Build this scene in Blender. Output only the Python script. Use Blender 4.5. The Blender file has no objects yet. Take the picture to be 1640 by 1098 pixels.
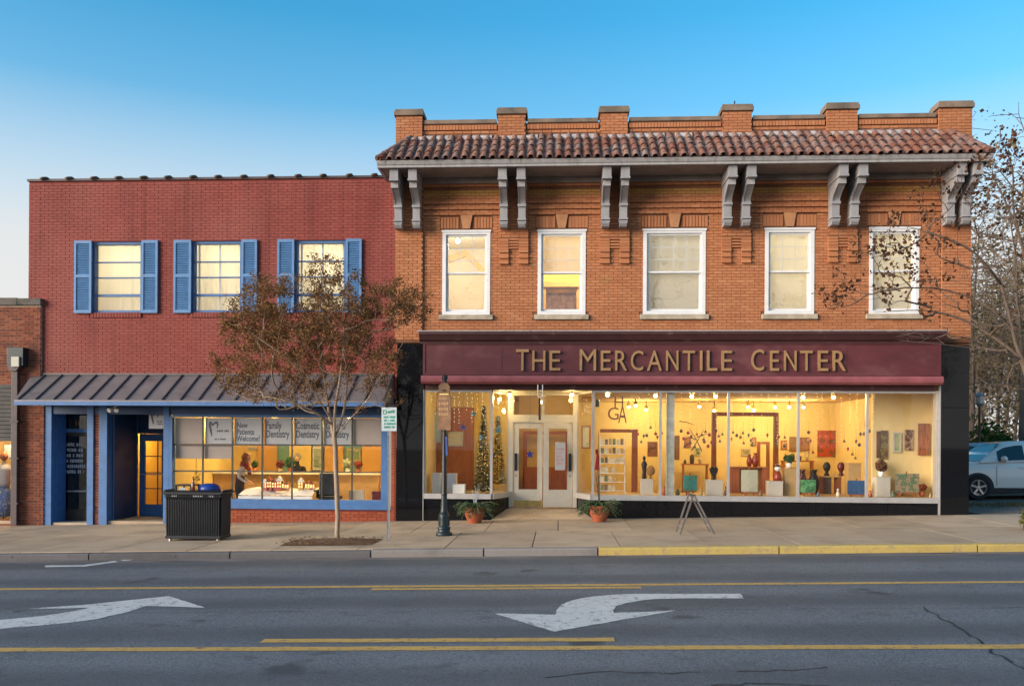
import bpy, bmesh, math, random
import numpy as np
from mathutils import Vector, Matrix
R = math.radians
random.seed(7)
sc = bpy.context.scene
COL = sc.collection

# ---------------------------------------------------------------- camera
CAM = Vector((0, -20.5, 1.765)); FPX = 1376.0; HX, HY = 820.0, 712.0
M3 = (Matrix.Rotation(R(3.1), 3, 'Z') @ Matrix.Rotation(R(90), 3, 'X') @ Matrix.Rotation(R(.35), 3, 'Z'))
cd = bpy.data.cameras.new('camera'); cam = bpy.data.objects.new('camera', cd); COL.objects.link(cam)
cam.matrix_world = Matrix.Translation(CAM) @ M3.to_4x4()
cd.sensor_width = 36; cd.lens = 36 * FPX / 1640; cd.shift_y = (HY - 549) / 1640
cd.clip_start = .1; cd.clip_end = 3000
sc.camera = cam

# ---------------------------------------------------------------- sky, sun, exposure
SUN_EL, SUN_AZ = 10.0, -121.0          # azimuth measured from +Y (view direction) towards +X
w = bpy.data.worlds.new('World'); sc.world = w; w.use_nodes = True
nt = w.node_tree; nt.nodes.clear()
o = nt.nodes.new('ShaderNodeOutputWorld'); bg = nt.nodes.new('ShaderNodeBackground')
sky = nt.nodes.new('ShaderNodeTexSky'); sky.sky_type = 'NISHITA'; sky.sun_disc = False
sky.sun_elevation = R(SUN_EL); sky.sun_rotation = R(SUN_AZ); sky.altitude = 100
sky.air_density = 1.0; sky.dust_density = .6; sky.ozone_density = 2.2
hs = nt.nodes.new('ShaderNodeHueSaturation'); hs.inputs['Saturation'].default_value = 1.36; hs.inputs['Hue'].default_value = .486; hs.inputs['Value'].default_value = .86
nt.links.new(sky.outputs[0], hs.inputs['Color'])
tc = nt.nodes.new('ShaderNodeTexCoord'); sx = nt.nodes.new('ShaderNodeSeparateXYZ'); hz = nt.nodes.new('ShaderNodeValToRGB')      # pale haze all round the horizon
nt.links.new(tc.outputs['Generated'], sx.inputs[0]); nt.links.new(sx.outputs[2], hz.inputs[0])
for k_ in range(3): hz.color_ramp.elements.new(.3 + .1 * k_)
for k_, (p_, c_) in enumerate(((.15, .98), (.205, .93), (.285, .50), (.36, .09), (.44, .0))): hz.color_ramp.elements[k_].position = p_; hz.color_ramp.elements[k_].color = (c_, c_, c_, 1)
mxw = nt.nodes.new('ShaderNodeMix'); mxw.data_type = 'RGBA'; nt.links.new(hz.outputs[0], mxw.inputs[0]); nt.links.new(hs.outputs[0], mxw.inputs[6]); mxw.inputs[7].default_value = (2.1, 2.08, 2.06, 1)
nt.links.new(mxw.outputs[2], bg.inputs[0])
nt.links.new(bg.outputs[0], o.inputs[0]); bg.inputs[1].default_value = .15
ld = bpy.data.lights.new('sun', 'SUN'); sun = bpy.data.objects.new('sun', ld); COL.objects.link(sun)
ld.energy = 3.3; ld.angle = R(42); ld.color = (1, .85, .68)
sd = Vector((math.sin(R(SUN_AZ)) * math.cos(R(SUN_EL)), math.cos(R(SUN_AZ)) * math.cos(R(SUN_EL)), math.sin(R(SUN_EL))))
sun.rotation_euler = sd.to_track_quat('Z', 'Y').to_euler(); sun.location = (-20, -20, 30)
vs = sc.view_settings; vs.view_transform = 'Standard'; vs.look = 'None'; vs.exposure = 1.4; vs.gamma = 1; vs.use_curve_mapping = False
sc.cycles.use_denoising = True; sc.cycles.max_bounces = 8; sc.cycles.transparent_max_bounces = 16
sc.cycles.sample_clamp_indirect = 6; sc.cycles.caustics_reflective = False; sc.cycles.caustics_refractive = False

def at(px, py, Y):
    """the point on the plane y = Y that the photograph shows at this pixel"""
    d = M3 @ Vector(((px - HX) / FPX, -(py - HY) / FPX, -1)); t = (Y - CAM.y) / d.y
    return CAM + d * t
def PX(px, Y=0., py=650): return at(px, py, Y).x
def PZ(py, Y=0., px=1080): return at(px, py, Y).z
SLOPE = .022
def gz(x): return SLOPE * max(-60, min(60, x))
def onground(px, py, dz=0.):
    d = M3 @ Vector(((px - HX) / FPX, -(py - HY) / FPX, -1))
    t = (dz - CAM.z) / (d.z - SLOPE * d.x); return CAM + d * t

# ---------------------------------------------------------------- mesh helpers
ORI = {}
class MB:
    def __init__(s): s.v = []; s.f = []
    def poly(s, pts):
        n = len(s.v); s.v += [tuple(p) for p in pts]; s.f.append(tuple(range(n, n + len(pts)))); return s
    def hexa(s, p):            # 8 points: bottom ring ccw, then top ring
        n = len(s.v); s.v += [tuple(q) for q in p]
        for f in ((3, 2, 1, 0), (4, 5, 6, 7), (0, 1, 5, 4), (1, 2, 6, 5), (2, 3, 7, 6), (3, 0, 4, 7)):
            s.f.append(tuple(n + i for i in f))
        return s
    def box(s, x0, x1, y0, y1, z0, z1):
        return s.hexa([(x0, y0, z0), (x1, y0, z0), (x1, y1, z0), (x0, y1, z0), (x0, y0, z1), (x1, y0, z1), (x1, y1, z1), (x0, y1, z1)])
    def obox(s, c, ax, ay, az):
        c, ax, ay, az = Vector(c), Vector(ax), Vector(ay), Vector(az)
        return s.hexa([c - ax - ay - az, c + ax - ay - az, c + ax + ay - az, c - ax + ay - az, c - ax - ay + az, c + ax - ay + az, c + ax + ay + az, c - ax + ay + az])
    def bar(s, a, b, w, d, up=(0, 1, 0)):
        a, b = Vector(a), Vector(b); t = (b - a); L = t.length; t.normalize(); u = Vector(up); v = t.cross(u).normalized(); u = v.cross(t).normalized()
        return s.obox((a + b) / 2, v * w / 2, u * d / 2, t * L / 2)
    def prism(s, pts, axis, a0, a1):
        """pts 2d; axis 'x': (y,z) swept along x; 'y': (x,z); 'z': (x,y)"""
        def P(p, a): return {'x': (a, p[0], p[1]), 'y': (p[0], a, p[1]), 'z': (p[0], p[1], a)}[axis]
        n = len(s.v); k = len(pts); s.v += [P(p, a0) for p in pts] + [P(p, a1) for p in pts]
        s.f.append(tuple(n + i for i in range(k))[::-1]); s.f.append(tuple(n + k + i for i in range(k)))
        for i in range(k):
            j = (i + 1) % k; s.f.append((n + i, n + j, n + k + j, n + k + i))
        return s
    def tube(s, pts, rad, n=8, cap=True):
        pts = [Vector(p) for p in pts]; m = len(pts)
        if not hasattr(rad, '__len__'): rad = [rad] * m
        b = len(s.v); ref = None
        for i, p in enumerate(pts):
            t = (pts[min(i + 1, m - 1)] - pts[max(i - 1, 0)]); t = t.normalized() if t.length > 1e-9 else Vector((0, 0, 1))
            if ref is None: ref = Vector((1, 0, 0)) if abs(t.x) < .8 else Vector((0, 1, 0))
            u = (ref - t * ref.dot(t)).normalized(); v = t.cross(u); ref = u
            for k in range(n):
                a = 2 * math.pi * k / n; s.v.append(tuple(p + (u * math.cos(a) + v * math.sin(a)) * rad[i]))
        for i in range(m - 1):
            for k in range(n):
                l = (k + 1) % n; s.f.append((b + i * n + k, b + i * n + l, b + (i + 1) * n + l, b + (i + 1) * n + k))
        if cap:
            s.f.append(tuple(b + k for k in range(n))[::-1]); s.f.append(tuple(b + (m - 1) * n + k for k in range(n)))
        return s
    def lathe(s, prof, c=(0, 0, 0), n=20, a0=0, a1=2 * math.pi, sx=1, sy=1, cap=True):
        b = len(s.v); m = len(prof)
        for r, z in prof:
            for k in range(n):
                a = a0 + (a1 - a0) * k / n; s.v.append((c[0] + sx * r * math.cos(a), c[1] + sy * r * math.sin(a), c[2] + z))
        for i in range(m - 1):
            for k in range(n):
                l = (k + 1) % n; s.f.append((b + i * n + k, b + i * n + l, b + (i + 1) * n + l, b + (i + 1) * n + k))
        if cap and prof[0][0] > 1e-4: s.f.append(tuple(b + k for k in range(n))[::-1])
        if cap and prof[-1][0] > 1e-4: s.f.append(tuple(b + (m - 1) * n + k for k in range(n)))
        return s
    def ball(s, c, r, n=12, m=8, sc_=(1, 1, 1)):
        pr = [(r * math.sin(math.pi * i / m) + (1e-5 if i in (0, m) else 0), -r * math.cos(math.pi * i / m)) for i in range(m + 1)]
        b = len(s.v); s.lathe(pr, (0, 0, 0), n)
        for i in range(b, len(s.v)):
            x, y, z = s.v[i]; s.v[i] = (c[0] + x * sc_[0], c[1] + y * sc_[1], c[2] + z * sc_[2])
        return s
    def rot(s, c, a, start=0, axis='Z'):
        m = Matrix.Rotation(a, 3, axis); c = Vector(c)
        for i in range(start, len(s.v)): s.v[i] = tuple(c + m @ (Vector(s.v[i]) - c))
        return s
    def mesh(s, name, mat, o=Vector((0, 0, 0)), smooth=False, fix=False):
        me = bpy.data.meshes.new(name); o = Vector(o)
        me.from_pydata([(v[0] - o.x, v[1] - o.y, v[2] - o.z) for v in s.v], [], s.f)
        if fix:
            bm = bmesh.new(); bm.from_mesh(me); bmesh.ops.recalc_face_normals(bm, faces=bm.faces); bm.to_mesh(me); bm.free()
        if mat is not None: me.materials.append(mat)
        if smooth: me.polygons.foreach_set('use_smooth', [True] * len(me.polygons))
        me.update(); return me
    def build(s, name, mat, parent=None, smooth=False, fix=False, bevel=0, origin=None, sharp=None):
        og = ORI.get(parent.name) if parent is not None else (Vector(origin) if origin is not None else None)
        if og is None:
            xs = [v[0] for v in s.v]; ys = [v[1] for v in s.v]; zs = [v[2] for v in s.v]
            og = Vector(((min(xs) + max(xs)) / 2, (min(ys) + max(ys)) / 2, min(zs)))
        ob = bpy.data.objects.new(name, s.mesh(name, mat, og, smooth, fix)); COL.objects.link(ob)
        if parent is not None: ob.parent = parent
        else: ob.location = og
        ORI[ob.name] = og
        if bevel:
            b = ob.modifiers.new('bevel', 'BEVEL'); b.width = bevel; b.segments = 2; b.limit_method = 'ANGLE'
        if smooth and sharp:
            bm = bmesh.new(); bm.from_mesh(ob.data)
            for e in bm.edges:
                if len(e.link_faces) == 2 and e.calc_face_angle(0) > R(sharp): e.smooth = False
            bm.to_mesh(ob.data); bm.free()
        return ob
def tag(ob, label=None, cat=None, group=None, kind=None):
    if label: ob['label'] = label
    if cat: ob['category'] = cat
    if group: ob['group'] = group
    if kind: ob['kind'] = kind
    return ob
def empty(name, loc, label=None, cat=None, group=None, kind=None):
    e = bpy.data.objects.new(name, None); COL.objects.link(e); e.location = loc; e.empty_display_size = .2
    ORI[e.name] = Vector(loc); return tag(e, label, cat, group, kind)
def inst(name, me, parent, loc, rot=None, scl=None):
    """a further object on shared mesh data; loc in world coordinates"""
    ob = bpy.data.objects.new(name, me); COL.objects.link(ob)
    og = ORI.get(parent.name, Vector()) if parent is not None else Vector()
    ob.parent = parent; ob.location = Vector(loc) - og
    if rot: ob.rotation_euler = rot
    if scl: ob.scale = scl
    ORI[ob.name] = Vector(loc); return ob
def one(name, mat, parent, fn, **k):
    m = MB(); fn(m); return m.build(name, mat, parent, **k)
def bx(name, mat, parent, *b, **k): return MB().box(*b).build(name, mat, parent, **k)
def copy_tree(o, loc, label=None, group=None, rz=None, scl=None):
    c = o.copy(); COL.objects.link(c); c.location = loc; ORI[c.name] = Vector(loc)
    if label: c['label'] = label
    if group: c['group'] = group
    if rz is not None: c.rotation_euler = (0, 0, rz)
    if scl: c.scale = scl
    for ch in list(o.children):
        d = ch.copy(); COL.objects.link(d); d.parent = c
        for g in list(ch.children):
            e = g.copy(); COL.objects.link(e); e.parent = d
    return c
def text(body, box, y, depth, mat, parent, name='letter', face='-y', keep=False, weight=0.):
    """lettering fitted into box (x0,x1,z0,z1) on the plane y, facing the street"""
    cu = bpy.data.curves.new('t', 'FONT'); cu.body = body; cu.extrude = depth / 2; cu.size = 1; cu.offset = weight; cu.resolution_u = 3
    cu.space_line = .85
    ob = bpy.data.objects.new('t', cu); COL.objects.link(ob); bpy.context.view_layer.update()
    me = bpy.data.meshes.new_from_object(ob); bpy.data.objects.remove(ob)
    co = np.array([v.co[:] for v in me.vertices]); lo, hi = co.min(0), co.max(0)
    x0, x1, z0, z1 = box; sx = (x1 - x0) / (hi[0] - lo[0]); sz = (z1 - z0) / (hi[1] - lo[1])
    if keep: sx = sz = min(sx, sz)
    og = ORI[parent.name] if parent is not None else Vector(((x0 + x1) / 2, y, z0))
    for v, c in zip(me.vertices, co):
        v.co = (x0 + (c[0] - lo[0]) * sx - og.x, y - c[2] - og.y, z0 + (c[1] - lo[1]) * sz - og.z)
    me.materials.clear(); me.materials.append(mat)
    o_ = bpy.data.objects.new(name, me); COL.objects.link(o_); o_.parent = parent
    if parent is None: o_.location = og
    ORI[o_.name] = og; return o_
def strokes(rows, box, y, mat, parent, rng, name='lettering', d=.003):
    """rows of small raised strokes: print too small in the photograph to be read"""
    x0, x1, z0, z1 = box; m = MB(); h = (z1 - z0) / rows
    for r in range(rows):
        x = x0 + rng.uniform(0, .12) * (x1 - x0); e = x1 - rng.uniform(0, .18) * (x1 - x0); zt = z1 - h * r
        while x < e:
            wd = h * rng.uniform(.18, .42); m.box(x, min(x + wd, e), y - d, y, zt - h * .72, zt - h * rng.uniform(.08, .2)); x += wd + h * rng.choice((.12, .12, .12, .4))
    return tag(m.build(name, mat, parent), kind='stuff')

# ---------------------------------------------------------------- material helpers
def srgb(r, g, b):
    f = lambda c: (c / 255) / 12.92 if c / 255 <= .04045 else ((c / 255 + .055) / 1.055) ** 2.4
    return (f(r), f(g), f(b))
class N:
    def __init__(s, name):
        s.m = bpy.data.materials.new(name); s.m.use_nodes = True; s.t = s.m.node_tree; s.t.nodes.clear()
        s.out = s.n('ShaderNodeOutputMaterial'); s.b = s.n('ShaderNodeBsdfPrincipled'); s.l(s.b.outputs[0], s.out.inputs[0])
        s.geo = s.n('ShaderNodeNewGeometry')
    def n(s, t, **k):
        x = s.t.nodes.new(t)
        for a, b in k.items(): setattr(x, a, b)
        return x
    def l(s, a, b): s.t.links.new(a, b)
    def obj(s):
        if not hasattr(s, '_tc'): s._tc = s.n('ShaderNodeTexCoord')
        return s._tc.outputs['Object']
    def noise(s, scale, detail=4, vec=None, rough=.55, stretch=None, dist=0):
        x = s.n('ShaderNodeTexNoise'); x.inputs['Scale'].default_value = scale; x.inputs['Detail'].default_value = detail
        x.inputs['Roughness'].default_value = rough; x.inputs['Distortion'].default_value = dist
        v = vec or s.geo.outputs['Position']
        if stretch:
            mp = s.n('ShaderNodeMapping'); mp.inputs['Scale'].default_value = stretch; s.l(v, mp.inputs[0]); v = mp.outputs[0]
        s.l(v, x.inputs['Vector']); return x.outputs[0]
    def ramp(s, fac, stops):
        r = s.n('ShaderNodeValToRGB'); e = r.color_ramp.elements
        while len(e) < len(stops): e.new(.5)
        for el, (p, c) in zip(e, stops): el.position = p; el.color = (*c, 1) if hasattr(c, '__len__') else (c, c, c, 1)
        s.l(fac, r.inputs[0]); return r.outputs[0]
    def mix(s, fac, a, b, mode='MIX'):
        x = s.n('ShaderNodeMix', data_type='RGBA', blend_type=mode)
        for v, i in ((fac, 0), (a, 6), (b, 7)):
            if hasattr(v, 'links') or hasattr(v, 'is_linked'): s.l(v, x.inputs[i])
            elif hasattr(v, '__len__'): x.inputs[i].default_value = (*v, 1)
            else: x.inputs[i].default_value = v if i == 0 else (v, v, v, 1)
        return x.outputs[2]
    def math(s, op, a, b=0.):
        x = s.n('ShaderNodeMath', operation=op)
        for v, i in ((a, 0), (b, 1)):
            if hasattr(v, 'is_linked'): s.l(v, x.inputs[i])
            else: x.inputs[i].default_value = v
        return x.outputs[0]
    def bump(s, h, strength=.3, dist=.01):
        x = s.n('ShaderNodeBump'); x.inputs['Strength'].default_value = strength; x.inputs['Distance'].default_value = dist
        s.l(h, x.inputs['Height']); s.l(x.outputs[0], s.b.inputs['Normal'])
    def rnd(s):
        oi = s.n('ShaderNodeObjectInfo')
        return s.math('FRACT', s.math('ADD', s.geo.outputs['Random Per Island'], oi.outputs['Random']))
    def set(s, col=None, rough=.6, metal=0, spec=.5):
        if col is not None:
            if hasattr(col, 'is_linked'): s.l(col, s.b.inputs['Base Color'])
            else: s.b.inputs['Base Color'].default_value = (*col, 1)
        if hasattr(rough, 'is_linked'): s.l(rough, s.b.inputs['Roughness'])
        else: s.b.inputs['Roughness'].default_value = rough
        s.b.inputs['Metallic'].default_value = metal; s.b.inputs['Specular IOR Level'].default_value = spec
        return s.m
def pm(name, col, rough=.6, var=.25, scale=6, bump=.12, bscale=60, metal=0, spec=.4, dirt=None, stretch=None, isl=0.):
    """plain weathered surface: colour drifting over noise, optional dirt colour, fine relief"""
    a = N(name); n1 = a.noise(scale, 5, stretch=stretch)
    c = a.mix(a.ramp(n1, [(.3, 0.), (.7, 1.)]), tuple(x * (1 - var) for x in col), tuple(min(1, x * (1 + var)) for x in col))
    if isl: c = a.mix(a.rnd(), c, a.mix(1., c, 1 - isl, 'MULTIPLY'))
    if dirt:
        dc, lo, hi, ds = dirt; c = a.mix(a.ramp(a.noise(ds, 6, stretch=stretch), [(lo, 0.), (hi, 1.)]), c, dc)
    if bump: a.bump(a.noise(bscale, 4, stretch=stretch), bump)
    return a.set(c, rough, metal, spec)
def em(name, col, strength, sample=False):
    m = bpy.data.materials.new(name); m.use_nodes = True; t = m.node_tree; t.nodes.clear()
    o_ = t.nodes.new('ShaderNodeOutputMaterial'); e = t.nodes.new('ShaderNodeEmission'); e.inputs[0].default_value = (*col, 1); e.inputs[1].default_value = strength
    t.links.new(e.outputs[0], o_.inputs[0])
    if not sample: m.cycles.emission_sampling = 'NONE'
    return m
def glassmat(name, tint=(1, 1, 1), rough=0., ior=1.5, boost=1., wav=.15):
    a = N(name); a.t.nodes.remove(a.b)
    tr = a.n('ShaderNodeBsdfTransparent'); tr.inputs[0].default_value = (*tint, 1)
    gl = a.n('ShaderNodeBsdfGlossy'); gl.inputs['Roughness'].default_value = rough; gl.inputs[0].default_value = (1, 1, 1, 1)
    fr = a.n('ShaderNodeFresnel'); fr.inputs[0].default_value = ior
    bp = a.n('ShaderNodeBump'); bp.inputs['Strength'].default_value = wav; bp.inputs['Distance'].default_value = .004; a.l(a.noise(1.6, 2), bp.inputs['Height']); a.l(bp.outputs[0], gl.inputs['Normal'])
    mx = a.n('ShaderNodeMixShader'); a.l(a.math('MULTIPLY', a.math('MULTIPLY', fr.outputs[0], boost), a.math('SUBTRACT', 1., a.geo.outputs['Backfacing'])), mx.inputs[0]); a.l(tr.outputs[0], mx.inputs[1]); a.l(gl.outputs[0], mx.inputs[2]); a.l(mx.outputs[0], a.out.inputs[0])
    return a.m
def brickmat(name, cols, stain=None, rough=.85, patch=.35, bump=.4, fade=None):
    a = N(name); c = a.ramp(a.rnd(), [(i / (len(cols) - 1), q) for i, q in enumerate(cols)])
    c = a.mix(a.ramp(a.noise(.8, 5), [(.35, 0.), (.7, patch)]), c, a.mix(1., c, .55, 'MULTIPLY'))
    c = a.mix(a.ramp(a.noise(35, 3), [(.4, 0.), (.75, .35)]), c, a.mix(1., c, .6, 'MULTIPLY'))
    if stain:
        sc_, lo, hi, st, stretch = stain; c = a.mix(a.ramp(a.noise(sc_, 6, stretch=stretch), [(lo, 0.), (hi, .8)]), c, st)
    if fade: c = a.mix(a.ramp(a.noise(.45, 5), [(.45, 0.), (.75, .75)]), c, fade); c = a.mix(a.ramp(a.noise(1, 5, stretch=(5, 1, .22)), [(.54, 0.), (.74, .55)]), c, tuple(x * .42 for x in cols[0]))
    a.bump(a.noise(90, 4), bump, .004); return a.set(c, rough, 0, .25)
# ---------------------------------------------------------------- materials
M = {}
M['brick_o'] = brickmat('orange_brick', [(.385, .145, .066), (.43, .170, .079), (.465, .190, .089), (.41, .157, .072), (.49, .213, .103)], (1.4, .60, .85, (.30, .16, .06), (1, 1, 1.6)))
M['keystone'] = pm('pale_terracotta_block', (.42, .20, .095), .85, .15, 6, .2)
M['brick_ochre'] = brickmat('ochre_brick', [(.36, .18, .055), (.43, .24, .08), (.40, .20, .06)], (1.2, .5, .75, (.27, .17, .06), None))
M['mortar_o'] = pm('orange_mortar', (.17, .075, .040), .95, .2, 3)
M['brick_r'] = brickmat('red_painted_brick', [(.235, .048, .039), (.26, .055, .044), (.28, .062, .049), (.245, .051, .041)], (.8, .50, .72, (.15, .030, .027), (1.5, 1, .4)), .7, .3, .3, fade=(.29, .088, .070))
M['mortar_r'] = pm('red_painted_mortar', (.22, .046, .038), .85, .15, 2)
M['brick_b'] = brickmat('brown_brick', [(.15, .042, .026), (.21, .062, .034), (.26, .082, .044), (.18, .05, .03), (.11, .036, .026)], None)
M['mortar_b'] = pm('tan_mortar', (.42, .33, .25), .95, .2, 5)
M['brick_base'] = brickmat('rust_brick', [(.26, .06, .03), (.34, .085, .04), (.30, .07, .035)], None)
M['stone'] = pm('weathered_limestone', (.38, .32, .24), .9, .25, 5, .3, 70, dirt=((.16, .13, .10), .55, .75, 3))
M['cope'] = pm('dark_coping_stone', (.21, .155, .115), .9, .3, 5, .3, 60, dirt=((.08, .075, .065), .45, .7, 2.5))
M['cope_dark'] = pm('blackened_stone', (.14, .12, .10), .9, .4, 4, .4, 40, dirt=((.04, .04, .038), .45, .65, 4))
M['bracket'] = pm('weathered_grey_paint', (.27, .265, .28), .7, .12, 7, .1, 50, dirt=((.20, .17, .16), .60, .80, 5), stretch=(1, 1, .35))
M['fascia'] = pm('grey_fascia_paint', (.31, .30, .305), .7, .15, 5, .1, 50, dirt=((.15, .13, .13), .56, .76, 7), stretch=(1.6, 1, .2))
M['soffit'] = pm('brown_soffit_paint', (.24, .20, .18), .8, .2, 3)
a = N('clay_roof_tile'); c = a.ramp(a.rnd(), [(0, (.13, .055, .040)), (.35, (.21, .080, .052)), (.65, (.17, .072, .052)), (1, (.27, .14, .095))])
c = a.mix(a.ramp(a.noise(2.2, 6), [(.42, 0.), (.66, .7)]), c, (.22, .185, .175)); c = a.mix(a.ramp(a.noise(9, 5), [(.48, 0.), (.68, .8)]), c, (.085, .05, .045))
a.bump(a.noise(60, 4), .4); M['tile'] = a.set(c, .85, 0, .25)
a = N('mortared_ridge'); c = a.ramp(a.noise(7, 6), [(.3, (.30, .23, .21)), (.6, (.50, .47, .46))]); a.bump(a.noise(25, 5), .6, .02); M['mortarcap'] = a.set(c, .9, 0, .2)
M['deck'] = pm('roof_underlay', (.10, .05, .04), .9)
M['white'] = pm('white_window_paint', (.66, .66, .67), .5, .06, 5, .05, 40, dirt=((.46, .44, .42), .60, .85, 6))
M['maroon'] = pm('maroon_sign_paint', (.095, .022, .027), .55, .16, 2.5, .08, 30, dirt=((.17, .065, .066), .52, .88, 1.5), stretch=(1, 1, 1.4))
M['maroon_d'] = pm('dark_maroon_cornice', (.060, .022, .024), .6, .2, 4, .1, 40, dirt=((.17, .11, .11), .62, .8, 4))
M['maroon_p'] = pm('faded_pink_trim', (.25, .075, .085), .55, .2, 3, .1, 40)
M['gold'] = pm('gold_letter_paint', (.36, .205, .095), .45, .15, 9, .1, 60, metal=.25)
M['granite'] = None
a = N('black_polished_glass_panel'); c = a.ramp(a.noise(70, 2), [(.4, (.004, .004, .005)), (.75, (.013, .014, .018))]); M['granite'] = a.set(c, .03, 0, .3)
M['alu'] = pm('aluminium_storefront_frame', (.44, .42, .41), .42, .1, 5, .05, 40, metal=.35)
M['cream'] = pm('cream_door_paint', (.52, .48, .40), .5, .06, 6, .04, 40)
M['brass'] = pm('tarnished_brass', (.36, .27, .10), .4, .2, 12, metal=.9)
M['black'] = pm('black_metal_paint', (.012, .014, .018), .42, .3, 6, .08, 60)
M['lampgreen'] = pm('dark_green_lamp_paint', (.012, .024, .029), .4, .3, 7, .06, 40)
M['blue'] = pm('blue_woodwork_paint', (.055, .145, .34), .5, .12, 5, .06, 50, dirt=((.05, .10, .22), .60, .85, 6))
M['blue_l'] = pm('light_blue_shutter_paint', (.09, .205, .40), .55, .12, 6, .06, 50)
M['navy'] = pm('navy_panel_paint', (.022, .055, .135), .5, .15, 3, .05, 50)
M['metalroof'] = pm('grey_standing_seam_metal', (.19, .165, .165), .5, .12, 2.5, .05, 30, metal=.3, dirt=((.12, .10, .10), .55, .8, 3))
M['seam'] = pm('seam_metal', (.10, .088, .09), .5, .12, 3, metal=.3)
M['gutter'] = pm('brown_downspout_paint', (.06, .04, .044), .5, .2, 5, .05)
M['steel'] = pm('galvanised_steel', (.32, .32, .33), .45, .2, 14, .08, metal=.7)
M['glass'] = glassmat('window_glass'); M['glass2'] = glassmat('upper_window_glass', boost=3.5, wav=.5); M['glassd'] = glassmat('dusty_glass', (.8, .84, .82), boost=1.6)
M['shade'] = None
a = N('cream_roller_shade'); a.t.nodes.remove(a.b); d = a.n('ShaderNodeBsdfDiffuse'); d.inputs[0].default_value = (.74, .70, .60, 1); tl = a.n('ShaderNodeBsdfTranslucent'); tl.inputs[0].default_value = (.80, .76, .60, 1)
mx = a.n('ShaderNodeMixShader'); mx.inputs[0].default_value = .55; a.l(d.outputs[0], mx.inputs[1]); a.l(tl.outputs[0], mx.inputs[2]); a.l(mx.outputs[0], a.out.inputs[0]); M['shade'] = a.m
M['plaster'] = pm('cream_plaster', (.70, .55, .27), .9, .06, 2, .05)
M['plaster_w'] = pm('pale_plaster', (.74, .68, .54), .9, .05, 2, .05)
M['plaster_y'] = pm('yellow_plaster', (.72, .52, .18), .9, .06, 2, .05)
M['ceil'] = pm('ochre_ceiling', (.55, .38, .16), .9, .15, 2)
M['woodfl'] = pm('oak_floor', (.30, .17, .075), .4, .25, 4, stretch=(.3, 3, 1))
M['redwood'] = pm('red_brown_wood', (.30, .095, .04), .5, .25, 6, stretch=(4, 4, .5))
M['tan'] = pm('tan_laminate', (.45, .29, .12), .5, .15, 4)
M['orangew'] = pm('orange_wall', (.56, .30, .08), .85, .08, 2)
M['greenw'] = pm('sea_green_wall', (.16, .30, .24), .85, .08, 2)
M['pedestal'] = pm('warm_grey_pedestal', (.48, .45, .38), .7, .06, 4, .04)
M['sign_w'] = pm('white_sign_board', (.36, .37, .40), .6, .05, 5, .02)
M['sign_b'] = pm('beige_window_shade', (.34, .285, .255), .8, .06, 3, .03)
M['ink'] = pm('dark_blue_grey_print', (.04, .05, .075), .6, .1, 5, 0)
M['terracotta'] = pm('terracotta', (.33, .085, .035), .8, .25, 9, .2, 60, dirt=((.20, .10, .07), .58, .8, 8))
M['soil'] = pm('dark_soil', (.05, .033, .022), .95, .4, 30, .6, 60)
M['mulch'] = pm('pine_mulch', (.115, .060, .032), .95, .45, 25, .8, 45)
M['bark'] = pm('smooth_crape_myrtle_bark', (.30, .215, .15), .8, .25, 7, .2, 40, stretch=(3, 3, .7), dirt=((.14, .10, .07), .55, .8, 9))
M['bark_d'] = pm('dark_bark', (.115, .08, .06), .9, .3, 9, .5, 30, stretch=(3, 3, .6))
M['bark_g'] = pm('grey_brown_bark', (.14, .105, .08), .9, .3, 4, .3, 20, stretch=(3, 3, .6))
def leafmat(name, cols, tr=.25, rough=.7):
    a = N(name); a.t.nodes.remove(a.b); c = a.ramp(a.rnd(), [(i / (len(cols) - 1), q) for i, q in enumerate(cols)])
    d = a.n('ShaderNodeBsdfDiffuse'); tl = a.n('ShaderNodeBsdfTranslucent'); mx = a.n('ShaderNodeMixShader'); mx.inputs[0].default_value = tr
    a.l(c, d.inputs[0]); a.l(c, tl.inputs[0]); a.l(d.outputs[0], mx.inputs[1]); a.l(tl.outputs[0], mx.inputs[2]); a.l(mx.outputs[0], a.out.inputs[0]); return a.m
M['leaf_brown'] = leafmat('dry_brown_leaf', [(.10, .054, .030), (.18, .098, .048), (.27, .15, .068), (.14, .076, .038), (.36, .21, .09)])
M['leaf_dark'] = leafmat('dark_russet_leaf', [(.06, .03, .022), (.12, .055, .034), (.08, .04, .028), (.17, .09, .05)])
M['leaf_green'] = leafmat('evergreen_leaf', [(.018, .045, .014), (.035, .085, .022), (.055, .11, .03), (.028, .06, .02)])
M['leaf_yg'] = leafmat('yellow_green_leaf', [(.08, .10, .025), (.12, .11, .03), (.16, .12, .04)])
M['leaf_pot'] = leafmat('potted_conifer_leaf', [(.035, .085, .035), (.06, .13, .05), (.09, .16, .075), (.05, .10, .05)])
M['asphalt'] = None
a = N('asphalt'); base = a.ramp(a.noise(.5, 6), [(.3, (.098, .108, .126)), (.7, (.136, .147, .167))])
base = a.mix(a.ramp(a.noise(1., 4, stretch=(.12, 1.3, 1)), [(.45, 0.), (.75, .5)]), base, (.050, .055, .065))
sp = a.noise(120, 3, rough=.8); base = a.mix(a.ramp(sp, [(.54, 0.), (.66, .75)]), base, (.25, .25, .25)); base = a.mix(a.ramp(a.noise(52, 2, rough=.7), [(.55, 0.), (.64, .8)]), base, (.24, .245, .25)); base = a.mix(a.ramp(a.noise(38, 4, rough=.8), [(.50, 0.), (.62, .8)]), base, (.034, .037, .043)); base = a.mix(a.ramp(a.noise(21, 3, rough=.8), [(.54, 0.), (.66, .55)]), base, (.18, .18, .18))
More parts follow.
